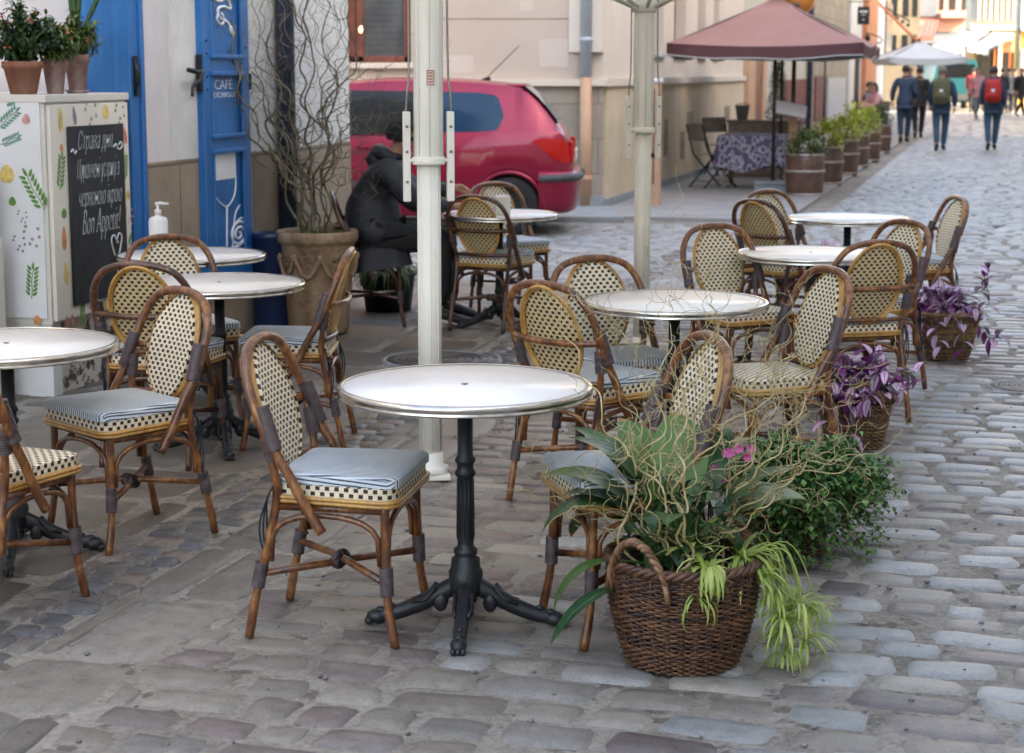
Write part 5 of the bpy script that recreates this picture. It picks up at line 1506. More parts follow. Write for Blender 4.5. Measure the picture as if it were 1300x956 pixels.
b.obj('twisting_stems', M['twig_brown'], cw)
b = MB()
for i in range(170):
    a = r4.uniform(0, 6.28); e = r4.uniform(.1, 1.3); k = r4.random(); b.leaf((cos(a) * .12, sin(a) * .12, .01), (cos(a) * cos(e), sin(a) * cos(e), sin(e)), (0, 0, 1), r4.uniform(.06, .15), .007, 1, .2, 4, (k, k, k))
b.obj('ground_leaves', M['leaf_olive'], cw)

# dark pot with grass under the occupied chair
gq = Vector((-.87, 12.35, .004)); root = empty('plant_pot', gq, 0, 'low dark plastic pot on the pavement beneath the seated person', 'pot')
b = MB(); b.lathe([(.16, 0), (.19, .24), (.20, .245), (.20, .27), (.185, .27), (.18, .24), (0, .24)], 28); b.obj('pot', M['blackplastic'], root)
root = empty('potted_grass', gq, 0, 'tuft of long green leaves growing from the low dark pot', 'plant'); b = MB(); r5 = random.Random(8); 
for i in range(150):
    a = r5.uniform(0, 6.28); e = r5.uniform(.3, 1.4); k = r5.random(); b.leaf((cos(a) * .12, sin(a) * .12, .24), (cos(a) * cos(e), sin(a) * cos(e), sin(e)), (0, 0, 1), r5.uniform(.15, .34), .014, 1.6, .2, 6, (k, k, k), wide=.3)
b.obj('leaves', M['leaf_olive'], root)

# three terracotta pots on the counter
zt_ = 1.5475
def pot(px, d, rt, h, mat, label, rim=1.0, saucer=False):
    x = (px - 650) / 2250 * d * 1.0; z0 = zt_ + (.018 if saucer else 0)
    root = empty('terracotta_pot', (x, d, zt_), 0, label, 'pot', 'terracotta pots on the painted counter')
    b = MB(); b.lathe([(rt * .62, 0), (rt * .90, h * .78), (rt * .98, h * .79), (rt, h), (rt * .90, h), (rt * .86, h * .84), (0, h * .84)], 28, (0, 0, z0 - zt_)); b.obj('pot', M[mat], root)
    if saucer: b = MB(); b.lathe([(rt * .7, 0), (rt * .95, .017), (rt * .9, .017), (0, .006)], 24); b.obj('saucer', M[mat], root)
    return Vector((x, d, z0 + h * .84))
ca = pot(36, 9.10, .105, .165, 'terracotta', 'wide orange terracotta pot at the left end of the counter')
cb_ = pot(76, 9.28, .066, .180, 'terracotta_chalky', 'chalky small terracotta pot in the middle of the counter plants')
cc = pot(104, 9.50, .070, .185, 'terracotta_chalky', 'chalky terracotta pot on a saucer, rightmost on the counter', saucer=True)
def bushlet(name, c, label, n, R0, hgt, L_, W_, mat, seed, red=0, stems=True, spread=1.0, droop=0):
    r = random.Random(seed); root = empty(name, c, 0, label, 'plant', 'plants growing in the terracotta pots'); b = MB(); s_ = MB(); rd = MB()
    for i in range(n):
        a = r.uniform(0, 6.28); q = r.random(); tip = Vector((cos(a) * R0 * q * spread, sin(a) * R0 * q, hgt * (r.uniform(.35, 1.0) * (1.1 - q * .5)) - droop * q))
        P = spline([(cos(a) * .02, sin(a) * .02, 0), tip * .5 + Vector((r.gauss(0, .015), r.gauss(0, .015), .03)), tip], 5); s_.tube(P, .0028, 4, col=(.3,) * 3)
        for j in range(2, len(P)):
            for _ in range(3):
                k = r.random(); b.leaf(P[j], (rv(r) + Vector((0, 0, .3))).normalized(), (0, 0, 1), L_ * r.uniform(.7, 1.2), W_ * r.uniform(.7, 1.2), .5, .3, 3, (k, k, k))
        if r.random() < red:
            for k in range(5): q2 = r.random(); rd.leaf(tip, (rv(r) + Vector((0, 0, .2))).normalized(), (0, 0, 1), .03, .013, .5, .3, 3, (q2, q2, q2))
    b.obj('leaves', M[mat], root); s_.obj('stems', M['stem'], root)
    if rd.v: rd.obj('flowers', M['petal_red'], root)
    return root
bushlet('flowering_succulent', ca, 'upright fleshy leaved plant with coral blooms in the wide orange pot', 80, .22, .34, .042, .022, 'leaf_dark', 31, .3)
bushlet('leafy_plant', cb_, 'small arching plant in the chalky middle pot', 44, .15, .20, .060, .016, 'leaf_olive', 32, 0)
lp = bushlet('cactus_plant', cc, 'tall plant with thick cactus stems and red flowers in the saucered pot', 44, .17, .24, .055, .018, 'leaf_olive', 33, .35)
b = MB()
for (x1, z1, r_) in ((-.02, .60, .016), (.22, .52, .013), (-.05, .5, .009), (.04, .55, .014)):
    P = spline([(.0, 0, -.01), (x1 * .3, .01, z1 * .4), (x1, .02, z1)], 6); b.tube(P, [r_ * (1 + .18 * sin(i * 1.9)) for i in range(len(P))], 4)
b.obj('cactus_stem', M['leaf_dark2'] if 'leaf_dark2' in M else basic('cactus_skin', (.03, .075, .025), .5, var=.4, scale=20), lp)
b = MB()
for i in range(2):
    pass
# ------------------------------------------------------------ street beyond
# oak barrel planters with lime hedging
def make_barrel():
    root = empty('barrel_planter'); R = .262; h = .58
    b = MB(); prof = [(R * .90, 0), (R * .95, .1), (R * .985, .25), (R * .99, .33), (R * .97, .48), (R * .94, h), (R * .88, h), (R * .86, h - .05), (0, h - .05)]
    n = 24
    b.lathe(prof, 48); 
    for k in range(n): 
        a = 2 * pi * k / n; b.box((R * .965 * cos(a), R * .965 * sin(a), h / 2), (.012, .056, h - .01), Matrix.Rotation(0, 4, 'Z') @ Matrix.Identity(4)) if False else None
    b.obj('staves', M['barrelwood'], root)
    b = MB()
    for z, r in ((.035, .925), (.34, 1.0), (.555, .955)): b.lathe([(R * r - .003, z - .018), (R * r + .006, z - .016), (R * r + .006, z + .016), (R * r - .003, z + .018)], 48, capb=False, capt=False)
    b.obj('hoop', M['hoop'], root)
    return root
bar = [(1025, 251, 'nearest barrel planter, largest in the row, beside the mauve umbrella'), (1051.5, 236, 'second barrel planter from the near end of the row'), (1073, 223, 'third barrel planter in the row along the street'), (1087.5, 213.5, 'fourth barrel planter in the row along the street'), (1103, 206, 'fifth barrel planter, last but one in the row'), (1118, 195, 'farthest barrel planter of the row, beside the walkers')]
bp = make_barrel()
for i, (px, py, lab) in enumerate(bar):
    q = unp(px, py); f = .262
    o = bp if i == 0 else copy_tree(bp); place(o, (q.x, q.y + f, .075 if False else .0), i * .7, lab, 'planter', 'barrel planters lining the street')
    r = random.Random(50 + i); root = empty('hedge_plant', (q.x, q.y + f, .54), 0, ['darker leafy shrub in the nearest barrel', 'lime green shrub in the second barrel', 'lime shrub in the third barrel', 'bright tall lime shrub in the fourth barrel', 'shrub in the fifth barrel, greener', 'dark leafy shrub in the farthest barrel'][i], 'shrub', 'shrubs growing in the barrels')
    b = MB(); tall = [.30, .36, .38, .50, .42, .42][i]
    for k in range(620):
        a = r.uniform(0, 6.28); e = r.uniform(-.1, 1.5); R = .30 * (.6 + .4 * r.random()) * (1 + .15 * sin(5 * a))
        c = Vector((cos(a) * cos(e) * R, sin(a) * cos(e) * R, .03 + sin(e) * R * tall / .3)); q_ = r.random()
        b.leaf(c, (rv(r) + c.normalized()).normalized(), (0, 0, 1), r.uniform(.04, .075), r.uniform(.025, .045), .5, .3, 2, (q_,) * 3)
    b.obj('foliage', M['leaf_olive' if i in (0, 5) else 'leaf_bright'], root)
    b = MB()
    for k in range(9):
        a = r.uniform(0, 6.28); b.tube([(0, 0, -.05), (cos(a) * .12, sin(a) * .12, tall * .6)], .006, 4)
    b.obj('stems', M['twig_brown'], root)

# mauve square umbrellas
def square_umbrella(loc, rz, half, ez, az, label, mat, dark, pole_r=.025, base=True, offpole=0, group='mauve umbrellas over the barrel terrace'):
    root = empty('patio_umbrella', loc, rz, label, 'umbrella', group)
    b = MB(); b.lathe([(pole_r, .05), (pole_r, az + .06)], 14, (0, 0, 0)); b.obj('pole', basic('dark_brown_pole', (.045, .02, .018), .5) if 'bpole' not in M else M['bpole'], root)
    per = []; n = 8; cs = [(half, half), (-half, half), (-half, -half), (half, -half)]
    for k in range(4):
        a = Vector(cs[k]); c = Vector(cs[(k + 1) % 4])
        for i in range(n): per.append(a.lerp(c, i / n))
    m_ = len(per); vs = []; fs = []; rg = 5
    for j in range(rg + 1):
        t = .03 + .97 * j / rg
        for i, q in enumerate(per):
            sag = .05 * sin(pi * (i % n) / n) * t
            vs.append((q.x * t, q.y * t, az + (ez - az) * t - .03 * sin(pi * t) - sag))
    for j in range(rg):
        for i in range(m_): fs.append((j * m_ + i, j * m_ + (i + 1) % m_, (j + 1) * m_ + (i + 1) % m_, (j + 1) * m_ + i))
    fs.append(tuple(range(m_)))
    b = MB(); b.add(vs, fs); cn = b.obj('canopy', mat, root)
    b = MB(); vs = []; fs = []
    for i, q in enumerate(per):
        z = ez - .05 * sin(pi * (i % n) / n); w = .02 * sin(i * 2.1)
        vs += [(q.x * 1.004, q.y * 1.004, z), (q.x * (1.0 + w * .3), q.y * (1.0 + w * .3), z - .16 + .012 * sin(i * 1.7))]
    for i in range(m_): j = (i + 1) % m_; fs.append((2 * i, 2 * j, 2 * j + 1, 2 * i + 1))
    b.add(vs, fs); b.obj('valance', dark, cn)
    b = MB(); b.tube([(v[0], v[1], v[2]) for v in vs[1::2]], .008, 4, closed=True); b.obj('piping', M['canvas_white'] if dark is M['canvas_mauve_dark'] else dark, cn)
    for (x, y) in cs: 
        b = MB(); b.tube([(0, 0, az - .03), (x * .98, y * .98, ez - .01)], .011, 5); b.obj('rib', M['bpole'], root)
    if base: b = MB(); b.box((0, 0, .06), (.46, .46, .08), None, .015); b.box((0, 0, .13), (.44, .44, .05), None, .015); b.obj('base_block', M['slab'], root)
    b = MB(); b.lathe([(.05, az), (.06, az + .03), (.02, az + .07), (0, az + .08)], 12); b.obj('finial', M['bpole'], root)
M['bpole'] = basic('dark_brown_pole', (.040, .020, .018), .5)
up = unp(966, 238, .06)
square_umbrella((up.x + .16, up.y, .0), -SA, 1.27, 2.02, 2.66, 'square mauve brown umbrella on a dark pole over the cloth covered table', M['canvas_mauve'], M['canvas_mauve_dark'])
square_umbrella((up.x + .9, up.y + 3.0, .0), -SA, 1.2, 2.02, 2.62, 'second square mauve umbrella just behind the first', M['canvas_mauve'], M['canvas_mauve_dark'], base=True)
# extra dark posts of the terrace
for px, pyb, z, lab in ((989, 160, 2.0, 'thin dark post left of the slanted menu board'), (1003, 165, 2.0, 'thin dark post carrying the slanted menu board'), (1043, 150, 1.95, 'thin dark post before the pale grey door'), (1083, 142, 1.95, 'thick black post near the orange pilaster')):
    d = 27.5 if px < 1010 else 33; x = (px - 650) / 2250 * d
    root = empty('terrace_post', (x, d, .03), 0, lab, 'post', 'dark posts of the terrace'); b = MB(); b.lathe([(.045 if px == 1083 else .022, 0), (.045 if px == 1083 else .022, z)], 12); b.obj('post', M['bpole'], root)
    b = MB(); b.lathe([(.10, 0), (.10, .02), (.03, .03)], 14); b.obj('foot', M['black'], root)
# table with patterned cloth
tq = unp(958, 232); tq = Vector((3.42, 25.2, .03))
root = empty('terrace_table', tq, -SA, 'square terrace table hidden beneath a dark patterned cloth', 'table')
b = MB(); b.box((0, 0, .72), (.86, .86, .03), None, .005); b.obj('tabletop', M['greywood'], root)
for x in (-.36, .36):
    for y in (-.36, .36): b = MB(); b.box((x, y, .355), (.05, .05, .70), None, .004); b.obj('leg', M['greywood'], root)
b = MB(); n = 12; h = .45; per = []; vs = []; fs = []; uv = []
for k in range(4):
    cs = [(h, h), (-h, h), (-h, -h), (h, -h)]; a = Vector(cs[k]); c = Vector(cs[(k + 1) % 4])
    for i in range(n): per.append(a.lerp(c, i / n))
m_ = len(per)
for j, (sc, z) in enumerate(((.02, .742), (.98, .742), (1.0, .735), (1.03, .6), (1.06, .42), (1.08, .28))):
    for i, q in enumerate(per):
        f = 1 + (sc - 1) * 1 + (.03 * sin(i * 1.6) * max(0, j - 2) / 3); vs.append((q.x * f, q.y * f, z + (.05 * cos(i * .55) if j == 5 else 0))); uv.append((q.x * sc + (i * .04 if j > 1 else 0), q.y * sc + z))
for j in range(5):
    for i in range(m_): fs.append((j * m_ + i, j * m_ + (i + 1) % m_, (j + 1) * m_ + (i + 1) % m_, (j + 1) * m_ + i))
b.add(vs, fs, uv); o = b.obj('tablecloth', M['tablecloth'], None, tq, (0, 0, -SA)); tag(o, 'dark violet and white patterned cloth draped over the terrace table', 'tablecloth')
# folding bistro chairs
def make_folding():
    root = empty('folding_chair')
    for sx in (-1, 1):
        b = MB(); b.tube([(sx * .20, .26, 0), (sx * .20, -.20, .46), (sx * .19, -.34, .88)], .014, 6); b.obj('leg', M['black'], root)
        b = MB(); b.tube([(sx * .18, -.28, 0), (sx * .18, .18, .46)], .014, 6); b.obj('leg', M['black'], root)
    b = MB()
    for k in range(6): b.box((0, -.17 + k * .072, .468), (.40, .060, .014), None, .003)
    b.obj('seat', M['paleseat'], root)
    b = MB(); b.box((0, -.305, .775), (.385, .014, .24), Matrix.Identity(4), .004); b.obj('backrest', M['greywood'], root)
    b = MB(); b.tube([(-.18, -.2, .09), (.18, -.2, .09)], .008, 5); b.tube([(-.2, .18, .08), (.2, .18, .08)], .008, 5); b.obj('crossbar', M['black'], root)
    return root
fc = make_folding()
fl = [((905, 240), 300 - 360, 'black folding chair with pale slatted seat standing near the tan wall'), ((917, 224), 200, 'second black folding chair edge on beside the patterned cloth'), ((962, 205), 90, 'folding chair with a dark back behind the patterned table')]
for i, ((px, py), a, lab) in enumerate(fl):
    q = unp(px, py); o = fc if i == 0 else copy_tree(fc); place(o, (q.x, q.y, .03), radians(a), lab, 'chair', 'folding chairs on the terrace')
# upturned grey pot, menu stand
q = Vector(((945 - 650) / 2250 * 28, 28, .0)); root = empty('terrace_cabinet', (q.x, q.y, .03), -SA, 'low grey timber sideboard behind the patterned table', 'cabinet')
b = MB(); b.box((.3, 0, .42), (1.1, .4, .84), None, .01); b.obj('body', M['greywood'], root); b = MB(); b.box((.3, 0, .85), (1.16, .46, .03)); b.obj('top', M['greywood'], root)
root = empty('grey_bucket', (q.x - .06, q.y, .895), 0, 'grey bucket standing on the timber sideboard', 'bucket'); b = MB(); b.lathe([(.08, 0), (.11, .2), (.12, .2), (.12, .23), (.10, .23), (.08, .02), (0, .02)], 20); b.obj('body', M['slab'], root)
b = MB(); b.tube([(.11 * cos(a), 0, .2 + .06 * sin(a)) for a in np.linspace(0, pi, 10)], .005, 4); b.obj('handle', M['black'], root)
q = Vector(((1000 - 650) / 2250 * 27, 27, 0)); root = empty('menu_stand', (q.x, q.y, .03), -.2, 'slanted white menu board on an orange brown stand', 'menu stand')
b = MB(); b.box((0, 0, 0), (.50, .36, .03), Matrix.Translation((0, 0, 1.05)) @ Matrix.Rotation(radians(28), 4, 'X') @ Matrix.Rotation(radians(12), 4, 'Y'), .005); b.obj('board', M['white'], root)
b = MB(); b.box((.05, .03, .5), (.14, .06, 1.0), None, .01); b.box((.05, 0, .02), (.36, .3, .04), None, .01); b.obj('stand', M['peach'], root)
root = empty('conifer_bush', ((984 - 650) / 2250 * 30, 30, 0.03), 0, 'slim dark evergreen bush in a pot beside the street doorway', 'bush'); b = MB(); r = random.Random(77)
for k in range(1500):
    z = r.uniform(.35, 1.75); R = .26 * (1 - (z - .35) / 1.6) + .03; a = r.uniform(0, 6.28); q_ = r.random(); R *= r.uniform(.5, 1.05)
    b.leaf((cos(a) * R, sin(a) * R, z), (cos(a), sin(a), .8), (0, 0, 1), .07, .03, .3, .3, 2, (q_,) * 3)
b.obj('foliage', M['leaf_dark'], root); b = MB(); b.tube([(0, 0, .3), (0, 0, 1.6)], .02, 6); b.obj('trunk', M['twig_brown'], root)
b = MB(); b.lathe([(.16, 0), (.2, .33), (.18, .33), (0, .3)], 20); b.obj('pot', M['terracotta'], root)

# facades beyond on the left side of the street
def facade(name, s0, s1, t, z1, mat, label, base=None, extra=None, group='street facades on the left side'):
    root = empty(name, (0, 0, 0), 0, label, 'building', group)
    b = MB(); cbox(b, s0, s1, t - 6, t, 0, z1); b.obj('wall', M[mat], root)
    return root
def patch(root, nm, px0, px1, py0, py1, t, mat, out=.06, deep=.1):
    s0, s1 = cpx(px0, t), cpx(px1, t); d = (cor + D * ((s0 + s1) / 2) + N_ * t).y
    b = MB(); cbox(b, s0, s1, t - deep, t + out, max(.0, 1.67 - (py1 - 88) / 2250 * d), 1.67 - (py0 - 88) / 2250 * d); return b.obj(nm, M[mat], root)
sA, sB, sC, sD = cpx(943), cpx(1032), cpx(1093), cpx(1150, 1.2)
f1 = facade('shop_house', sA + .01, sB, 0, 8, 'cream_far', 'cream shop house with orange brown doorway behind the mauve umbrella', )
patch(f1, 'door_jamb', 944, 953, 60, 175, 0, 'peach', .10); o = patch(f1, 'slatted_door', 953, 968, 70, 178, 0, 'brownframe', .03)
patch(f1, 'plinth', 993, 1022, 100, 160, 0, 'maroon', .05); patch(f1, 'upper_window', 975, 990, -60, 40, 0, 'pane', .02); patch(f1, 'door_jamb', 966, 970, 70, 178, 0, 'peach', .06)
f2 = facade('stone_house', sB + .01, sC, .02, 9, 'stone_far', 'ochre stone block house with maroon plinth and a pale grey door', )
patch(f2, 'plinth', 1034, 1048, 96, 150, .02, 'maroon', .05); patch(f2, 'door', 1050, 1072, 98, 150, .02, 'greydoor', .05); patch(f2, 'grey_pilaster', 1076, 1094, -60, 150, .02, 'palepipe', .05)
f3 = facade('orange_house', sC + .01, sD, .10, 9, 'buff_far', 'buff and orange house with black hanging signs and an iron bracket', )
patch(f3, 'orange_pilaster', 1094.5, 1108, -60, 140, .10, 'orangewall', .12); patch(f3, 'grey_pilaster', 1109, 1118, -60, 130, .10, 'palepipe', .10); patch(f3, 'pane', 1122, 1130, 5, 70, .10, 'dark_open', .04)
root = empty('drainpipe', (0, 0, 0), 0, 'slate blue downpipe between the cream house and the stone house', 'pipe'); b = MB(); c = cor + D * cpx(1028, .1) + N_ * .1; b.lathe([(.07, 0), (.07, 8)], 12, (c.x, c.y, 0)); b.obj('pipe', M['pipe_dark'], root)
b = MB(); b.lathe([(.085, 2.5), (.085, 2.56)], 12, (c.x, c.y, 0)); b.obj('collar', M['pipe_dark'], root)
# orange round sign, hanging black signs
c = cor + D * cpx(1005, .3) + N_ * .5; dd = c.y; root = empty('round_sign', ((1008 - 650) / 2250 * dd, dd, 1.67 + 88 / 2250 * dd), 0, 'orange brown round sign hanging at the cream shop house', 'sign')
b = MB(); b.lathe([(0, -.02), (.33, -.02), (.33, .02), (0, .02)], 32, M=Matrix.Rotation(radians(90), 4, 'X')); b.obj('disc', M['copper'], root); b = MB(); b.lathe([(.32, -.025), (.345, -.025), (.345, .025), (.32, .025)], 32, M=Matrix.Rotation(radians(90), 4, 'X'), capb=False, capt=False); b.obj('ring', M['peach'], root)
b = MB(); b.tube([(-.9, 0, .36), (.1, 0, .36)], .015, 6); b.obj('bracket', M['black'], root)
dd = (cor + D * cpx(1075)).y; root = empty('hanging_sign', ((1089 - 650) / 2250 * dd, dd, 1.67), 0, 'black shop sign with pale lettering hanging over the terrace end', 'sign')
z = lambda py: (88 - py) / 2250 * dd
b = MB(); b.box((0, 0, (z(10) + z(32)) / 2), (.36, .05, z(10) - z(32)), None, .01); bo = b.obj('board', M['black'], root); b = MB(); b.tube([(-.5, 0, z(4)), (.2, 0, z(4))], .015, 6); b.tube([(-.12, 0, z(4)), (-.12, 0, z(10))], .008, 4); b.tube([(.12, 0, z(4)), (.12, 0, z(10))], .008, 4); b.obj('bracket', M['black'], root)
b = MB()
b.box((0, -.027, z(16)), (.24, .004, .045)); b.box((0, -.027, z(20)), (.16, .004, .015)); b.lathe([(0, -.004), (.022, -.004), (.022, .004), (0, .004)], 10, (0, 0, 0), Matrix.Translation((0, -.028, z(26))) @ Matrix.Rotation(radians(90), 4, 'X')); b.obj('lettering', M['signwhite'], bo)
# lantern bracket and flag pole
dd2 = dd + 3; root = empty('street_lantern', ((1106 - 650) / 2250 * dd2, dd2, 0), 0, 'black iron wall lantern on a curled bracket by the orange pilaster', 'lantern')
zz = lambda py: 1.67 + (88 - py) / 2250 * dd2
b = MB(); b.tube(spline([(-.35, 0, zz(42)), (.0, 0, zz(46)), (.18, 0, zz(50)), (.12, 0, zz(55)), (0, 0, zz(54))], 5), .02, 6); b.obj('bracket', M['black'], root)
b = MB(); b.lathe([(.05, 0), (.09, .16), (.10, .17), (.03, .24), (0, .26)], 8, (-.28, 0, zz(54))); b.obj('lantern', M['black'], root)
da = (cor + D * cpx(1105)).y; za = lambda py: 1.67 + (88 - py) / 2250 * da
root = empty('slanted_pole', (0, 0, 0), 0, 'long orange awning arm slanting down over the street beside the white umbrella', 'pole')
b = MB(); b.tube([((1095 - 650) / 2250 * da, da, za(-6)), ((1163 - 650) / 2250 * da, da - .3, za(60)), ((1167 - 650) / 2250 * da, da - .3, za(75))], .045, 8); b.obj('arm', M['orangewall'], root)
b = MB(); b.tube([((1118 - 650) / 2250 * da, da + .4, za(10)), ((1150 - 650) / 2250 * da, da + .3, za(28))], .03, 6)
for k in range(5): b.ell(((1120 + k * 7 - 650) / 2250 * da, da + .35, za(16 + k * 4)), (.07, .05, .07), None, 8)
b.obj('iron_scroll', M['black'], root)

# white umbrella farther on, and the teal van under it
dw = 47.0; x = (1160 - 650) / 2250 * dw
square_umbrella((x, dw, 0), -SA + .3, 1.0, 2.00, 2.42, 'white square umbrella beyond the barrels', M['canvas_white'], M['canvas_white'], base=False, group='white umbrella farther up the street')
def boxcar(loc, rz, label):
    root = empty('parked_van', loc, rz, label, 'van'); b = MB()
    prof = [(-.95, .35), (-.98, .9), (-.93, 1.35), (-.78, 2.0), (-.68, 2.1), (.68, 2.1), (.78, 2.0), (.93, 1.35), (.98, .9), (.95, .35)]
    b.prism(prof, -2.2, 2.2); b.obj('body', M['teal'], root)
    b = MB(); b.box((0, -2.205, 1.62), (1.44, .02, .55), None, .006); b.obj('windscreen', M['carglass_dark'], root)
    b = MB(); b.box((0, -2.23, .55), (1.86, .10, .26), None, .03); b.obj('bumper', M['trim'], root)
    for sx in (-1, 1):
        b = MB(); b.box((sx * .76, -2.21, .95), (.24, .03, .16), None, .02); b.obj('headlight', M['white'], root)
        for y in (-1.4, 1.4): b = MB(); b.lathe([(.0, -.1), (.33, -.1), (.34, 0), (.33, .1), (0, .1)], 24, M=Matrix.Translation((sx * .86, y, .34)) @ Matrix.Rotation(radians(90), 4, 'Y')); b.obj('wheel', M['rubber'], root)
boxcar(((1199 - 650) / 2250 * 76, 76, 0), -.1, 'dark teal van parked far up the street beneath the awnings')

# sunlit houses closing the street
def block(name, px0, px1, d, z1, mat, label, depth=6, zsplit=None, low=None):
    root = empty(name, (0, 0, 0), 0, label, 'building', 'houses closing the far end of the street')
    x0, x1 = (px0 - 650) / 2250 * d, (px1 - 650) / 2250 * d
    b = MB(); xbox(b, x0, x1, d, d + .8, zsplit or 0, z1); b.obj('wall', M[mat], root)
    if zsplit: b = MB(); xbox(b, x0, x1, d + .05, d + .8, 0, zsplit); b.obj('shop_front', M[low], root)
    return root, x0, x1, d
def bpatch(R_, nm, px0, px1, py0, py1, mat, out=.06, y2=None):
    root, x0, x1, d = R_; z0, z1 = 1.67 - (py1 - 88) / 2250 * d, 1.67 - (py0 - 88) / 2250 * d
    b = MB(); xbox(b, (px0 - 650) / 2250 * d, (px1 - 650) / 2250 * d, d - out, d + .05, max(z0, .0), z1); return b.obj(nm, M[mat], root)
A = block('far_house', 1118, 1160, 82, 14, 'buff_far', 'tan rounded house left of the far shops')
for k, (a, c) in enumerate(((1124, 1131), (1138, 1145), (1150, 1156))): bpatch(A, 'window', a, c, -30, 22, 'dark_open'); bpatch(A, 'window', a, c, 45, 80, 'dark_open')
Bk = block('far_house', 1160, 1222, 92, 14, 'pinkwall', 'pink house with dark shop fronts and a balcony at the bend of the street', zsplit=3.6, low='slate_wall')
for a, c in ((1166, 1171), (1184, 1189), (1196, 1204), (1212, 1217)): bpatch(Bk, 'window', a, c, -20, 14, 'dark_open'); 
bpatch(Bk, 'balcony', 1182, 1222, 18, 24, 'pinkwall', .8); bpatch(Bk, 'dark_storey', 1158, 1180, -10, 22, 'slate_wall', .2); bpatch(Bk, 'shop_window', 1165, 1185, 55, 100, 'dark_open'); bpatch(Bk, 'shop_window', 1190, 1200, 60, 110, 'cream_far', .2); bpatch(Bk, 'white_pillar', 1204, 1208, 50, 112, 'cream_far', .3); bpatch(Bk, 'white_pillar', 1213, 1218, 50, 112, 'cream_far', .3)
Cc = block('far_house', 1222, 1284, 84, 14, 'cream_far', 'sunlit ivory house with a row of tall windows above buff shop fronts', zsplit=3.6, low='buff_far')
for k in range(8): bpatch(Cc, 'window', 1226.5 + k * 7.2, 1229.5 + k * 7.2, -14, 24, 'palepipe', .02); bpatch(Cc, 'pilaster', 1230.5 + k * 7.2, 1233.0 + k * 7.2, -20, 28, 'cream_far', .25)
bpatch(Cc, 'cornice', 1221, 1285, 34, 39, 'cream_far', .5)
bpatch(Cc, 'orange_pier', 1253, 1258, 62, 122, 'orangewall', .2); bpatch(Cc, 'red_shopfront', 1262, 1275, 52, 122, 'redshop', .15); bpatch(Cc, 'shop_window', 1264, 1272, 66, 110, 'dark_open', .2); bpatch(Cc, 'white_pillar', 1257.5, 1262, 50, 122, 'cream_far', .3); bpatch(Cc, 'shop_window', 1236, 1250, 66, 112, 'dark_open', .1); bpatch(Cc, 'door', 1276, 1282, 66, 122, 'dark_open', .2)
Dd = block('far_house', 1285, 1420, 78, 14, 'cream_far', 'yellow fronted house at the far right edge of the street', zsplit=3.4, low='ochre')
bpatch(Dd, 'window', 1290, 1298, -30, 14, 'brownframe'); bpatch(Dd, 'cornice', 1284, 1340, 36, 40, 'cream_far', .4); bpatch(Dd, 'shop_window', 1288, 1296, 62, 100, 'cream_far', .1)
root = empty('drainpipe', ((1284.5 - 650) / 2250 * 77.8, 77.8, 0), 0, 'green grey downpipe between ivory house and yellow house', 'pipe'); b = MB(); b.lathe([(.07, 0), (.07, 12)], 10); b.obj('pipe', M['slate_wall'], root); b = MB(); b.lathe([(.09, 3), (.09, 3.08)], 10); b.obj('collar', M['slate_wall'], root)
def awning(q, dt, db, mat, label):
    """q: TL TR BR BL in photo columns and rows, top edge at depth dt on the wall, lower edge reaching out to depth db"""
    root = empty('awning', (0, 0, 0), 0, label, 'awning', 'awnings at the far end of the street')
    P = [Vector(((px - 650) / 2250 * d, d, 1.67 - (py - 88) / 2250 * d)) for (px, py), d in zip(q, (dt, dt, db, db))]
    b = MB(); n = 10; vs = []; fs = []
    for i in range(n + 1):
        t = i / n; A_ = P[0].lerp(P[1], t); B2 = P[3].lerp(P[2], t); w = .03 * sin(i * 2.2); mid = A_.lerp(B2, .5) + Vector((0, 0, -.06 + w))
        vs += [A_, mid, B2, B2 + Vector((0, 0, -.25 + w)), B2 + Vector((0, .04, -.04)), mid + Vector((0, 0, -.04)), A_ + Vector((0, 0, -.05))]
    for i in range(n):
        for k in range(6): fs.append((i * 7 + k, i * 7 + k + 1, (i + 1) * 7 + k + 1, (i + 1) * 7 + k))
    b.add(vs, fs, smooth=False); b.obj('canvas', M[mat], root)
    for a_, c_ in ((0, 3), (1, 2)): b = MB(); b.tube([P[a_] + Vector((0, 0, -.4)), P[c_] + Vector((0, 0, -.03))], .03, 5); b.obj('arm', M['black'], root)
awning([(1212, 41), (1248, 39), (1216, 60), (1176, 58)], 83.8, 79, 'canvas_white', 'long white awning sloping down to the left over the far shops')
awning([(1253, 41), (1280, 42), (1247, 63), (1221, 58)], 83.8, 79, 'canvas_white', 'white awning next to it over the red shop front')
awning([(1166, 26), (1184, 26), (1177, 46), (1156, 46)], 91.5, 88, 'redawn', 'faded red awning above the dark shop')
# street front on the right hand side (outside the view, its shade falls on the tables)
rr = empty('opposite_houses', (0, 0, 0), 0, 'row of plain houses on the right side of the street', 'building'); b = MB(); sbox(b, -30, 60, 6.6, 14, 0, 10.5); b.obj('wall', M['plaster_cream'], rr)
b = MB()
for k in range(12): sbox(b, -26 + k * 5, -24.6 + k * 5, 6.55, 6.62, 4.3, 6.3); sbox(b, -26 + k * 5, -24.6 + k * 5, 6.55, 6.62, 1.0, 3.2)
b.obj('windows', M['pane'], rr); rr.name = 'opposite_houses'
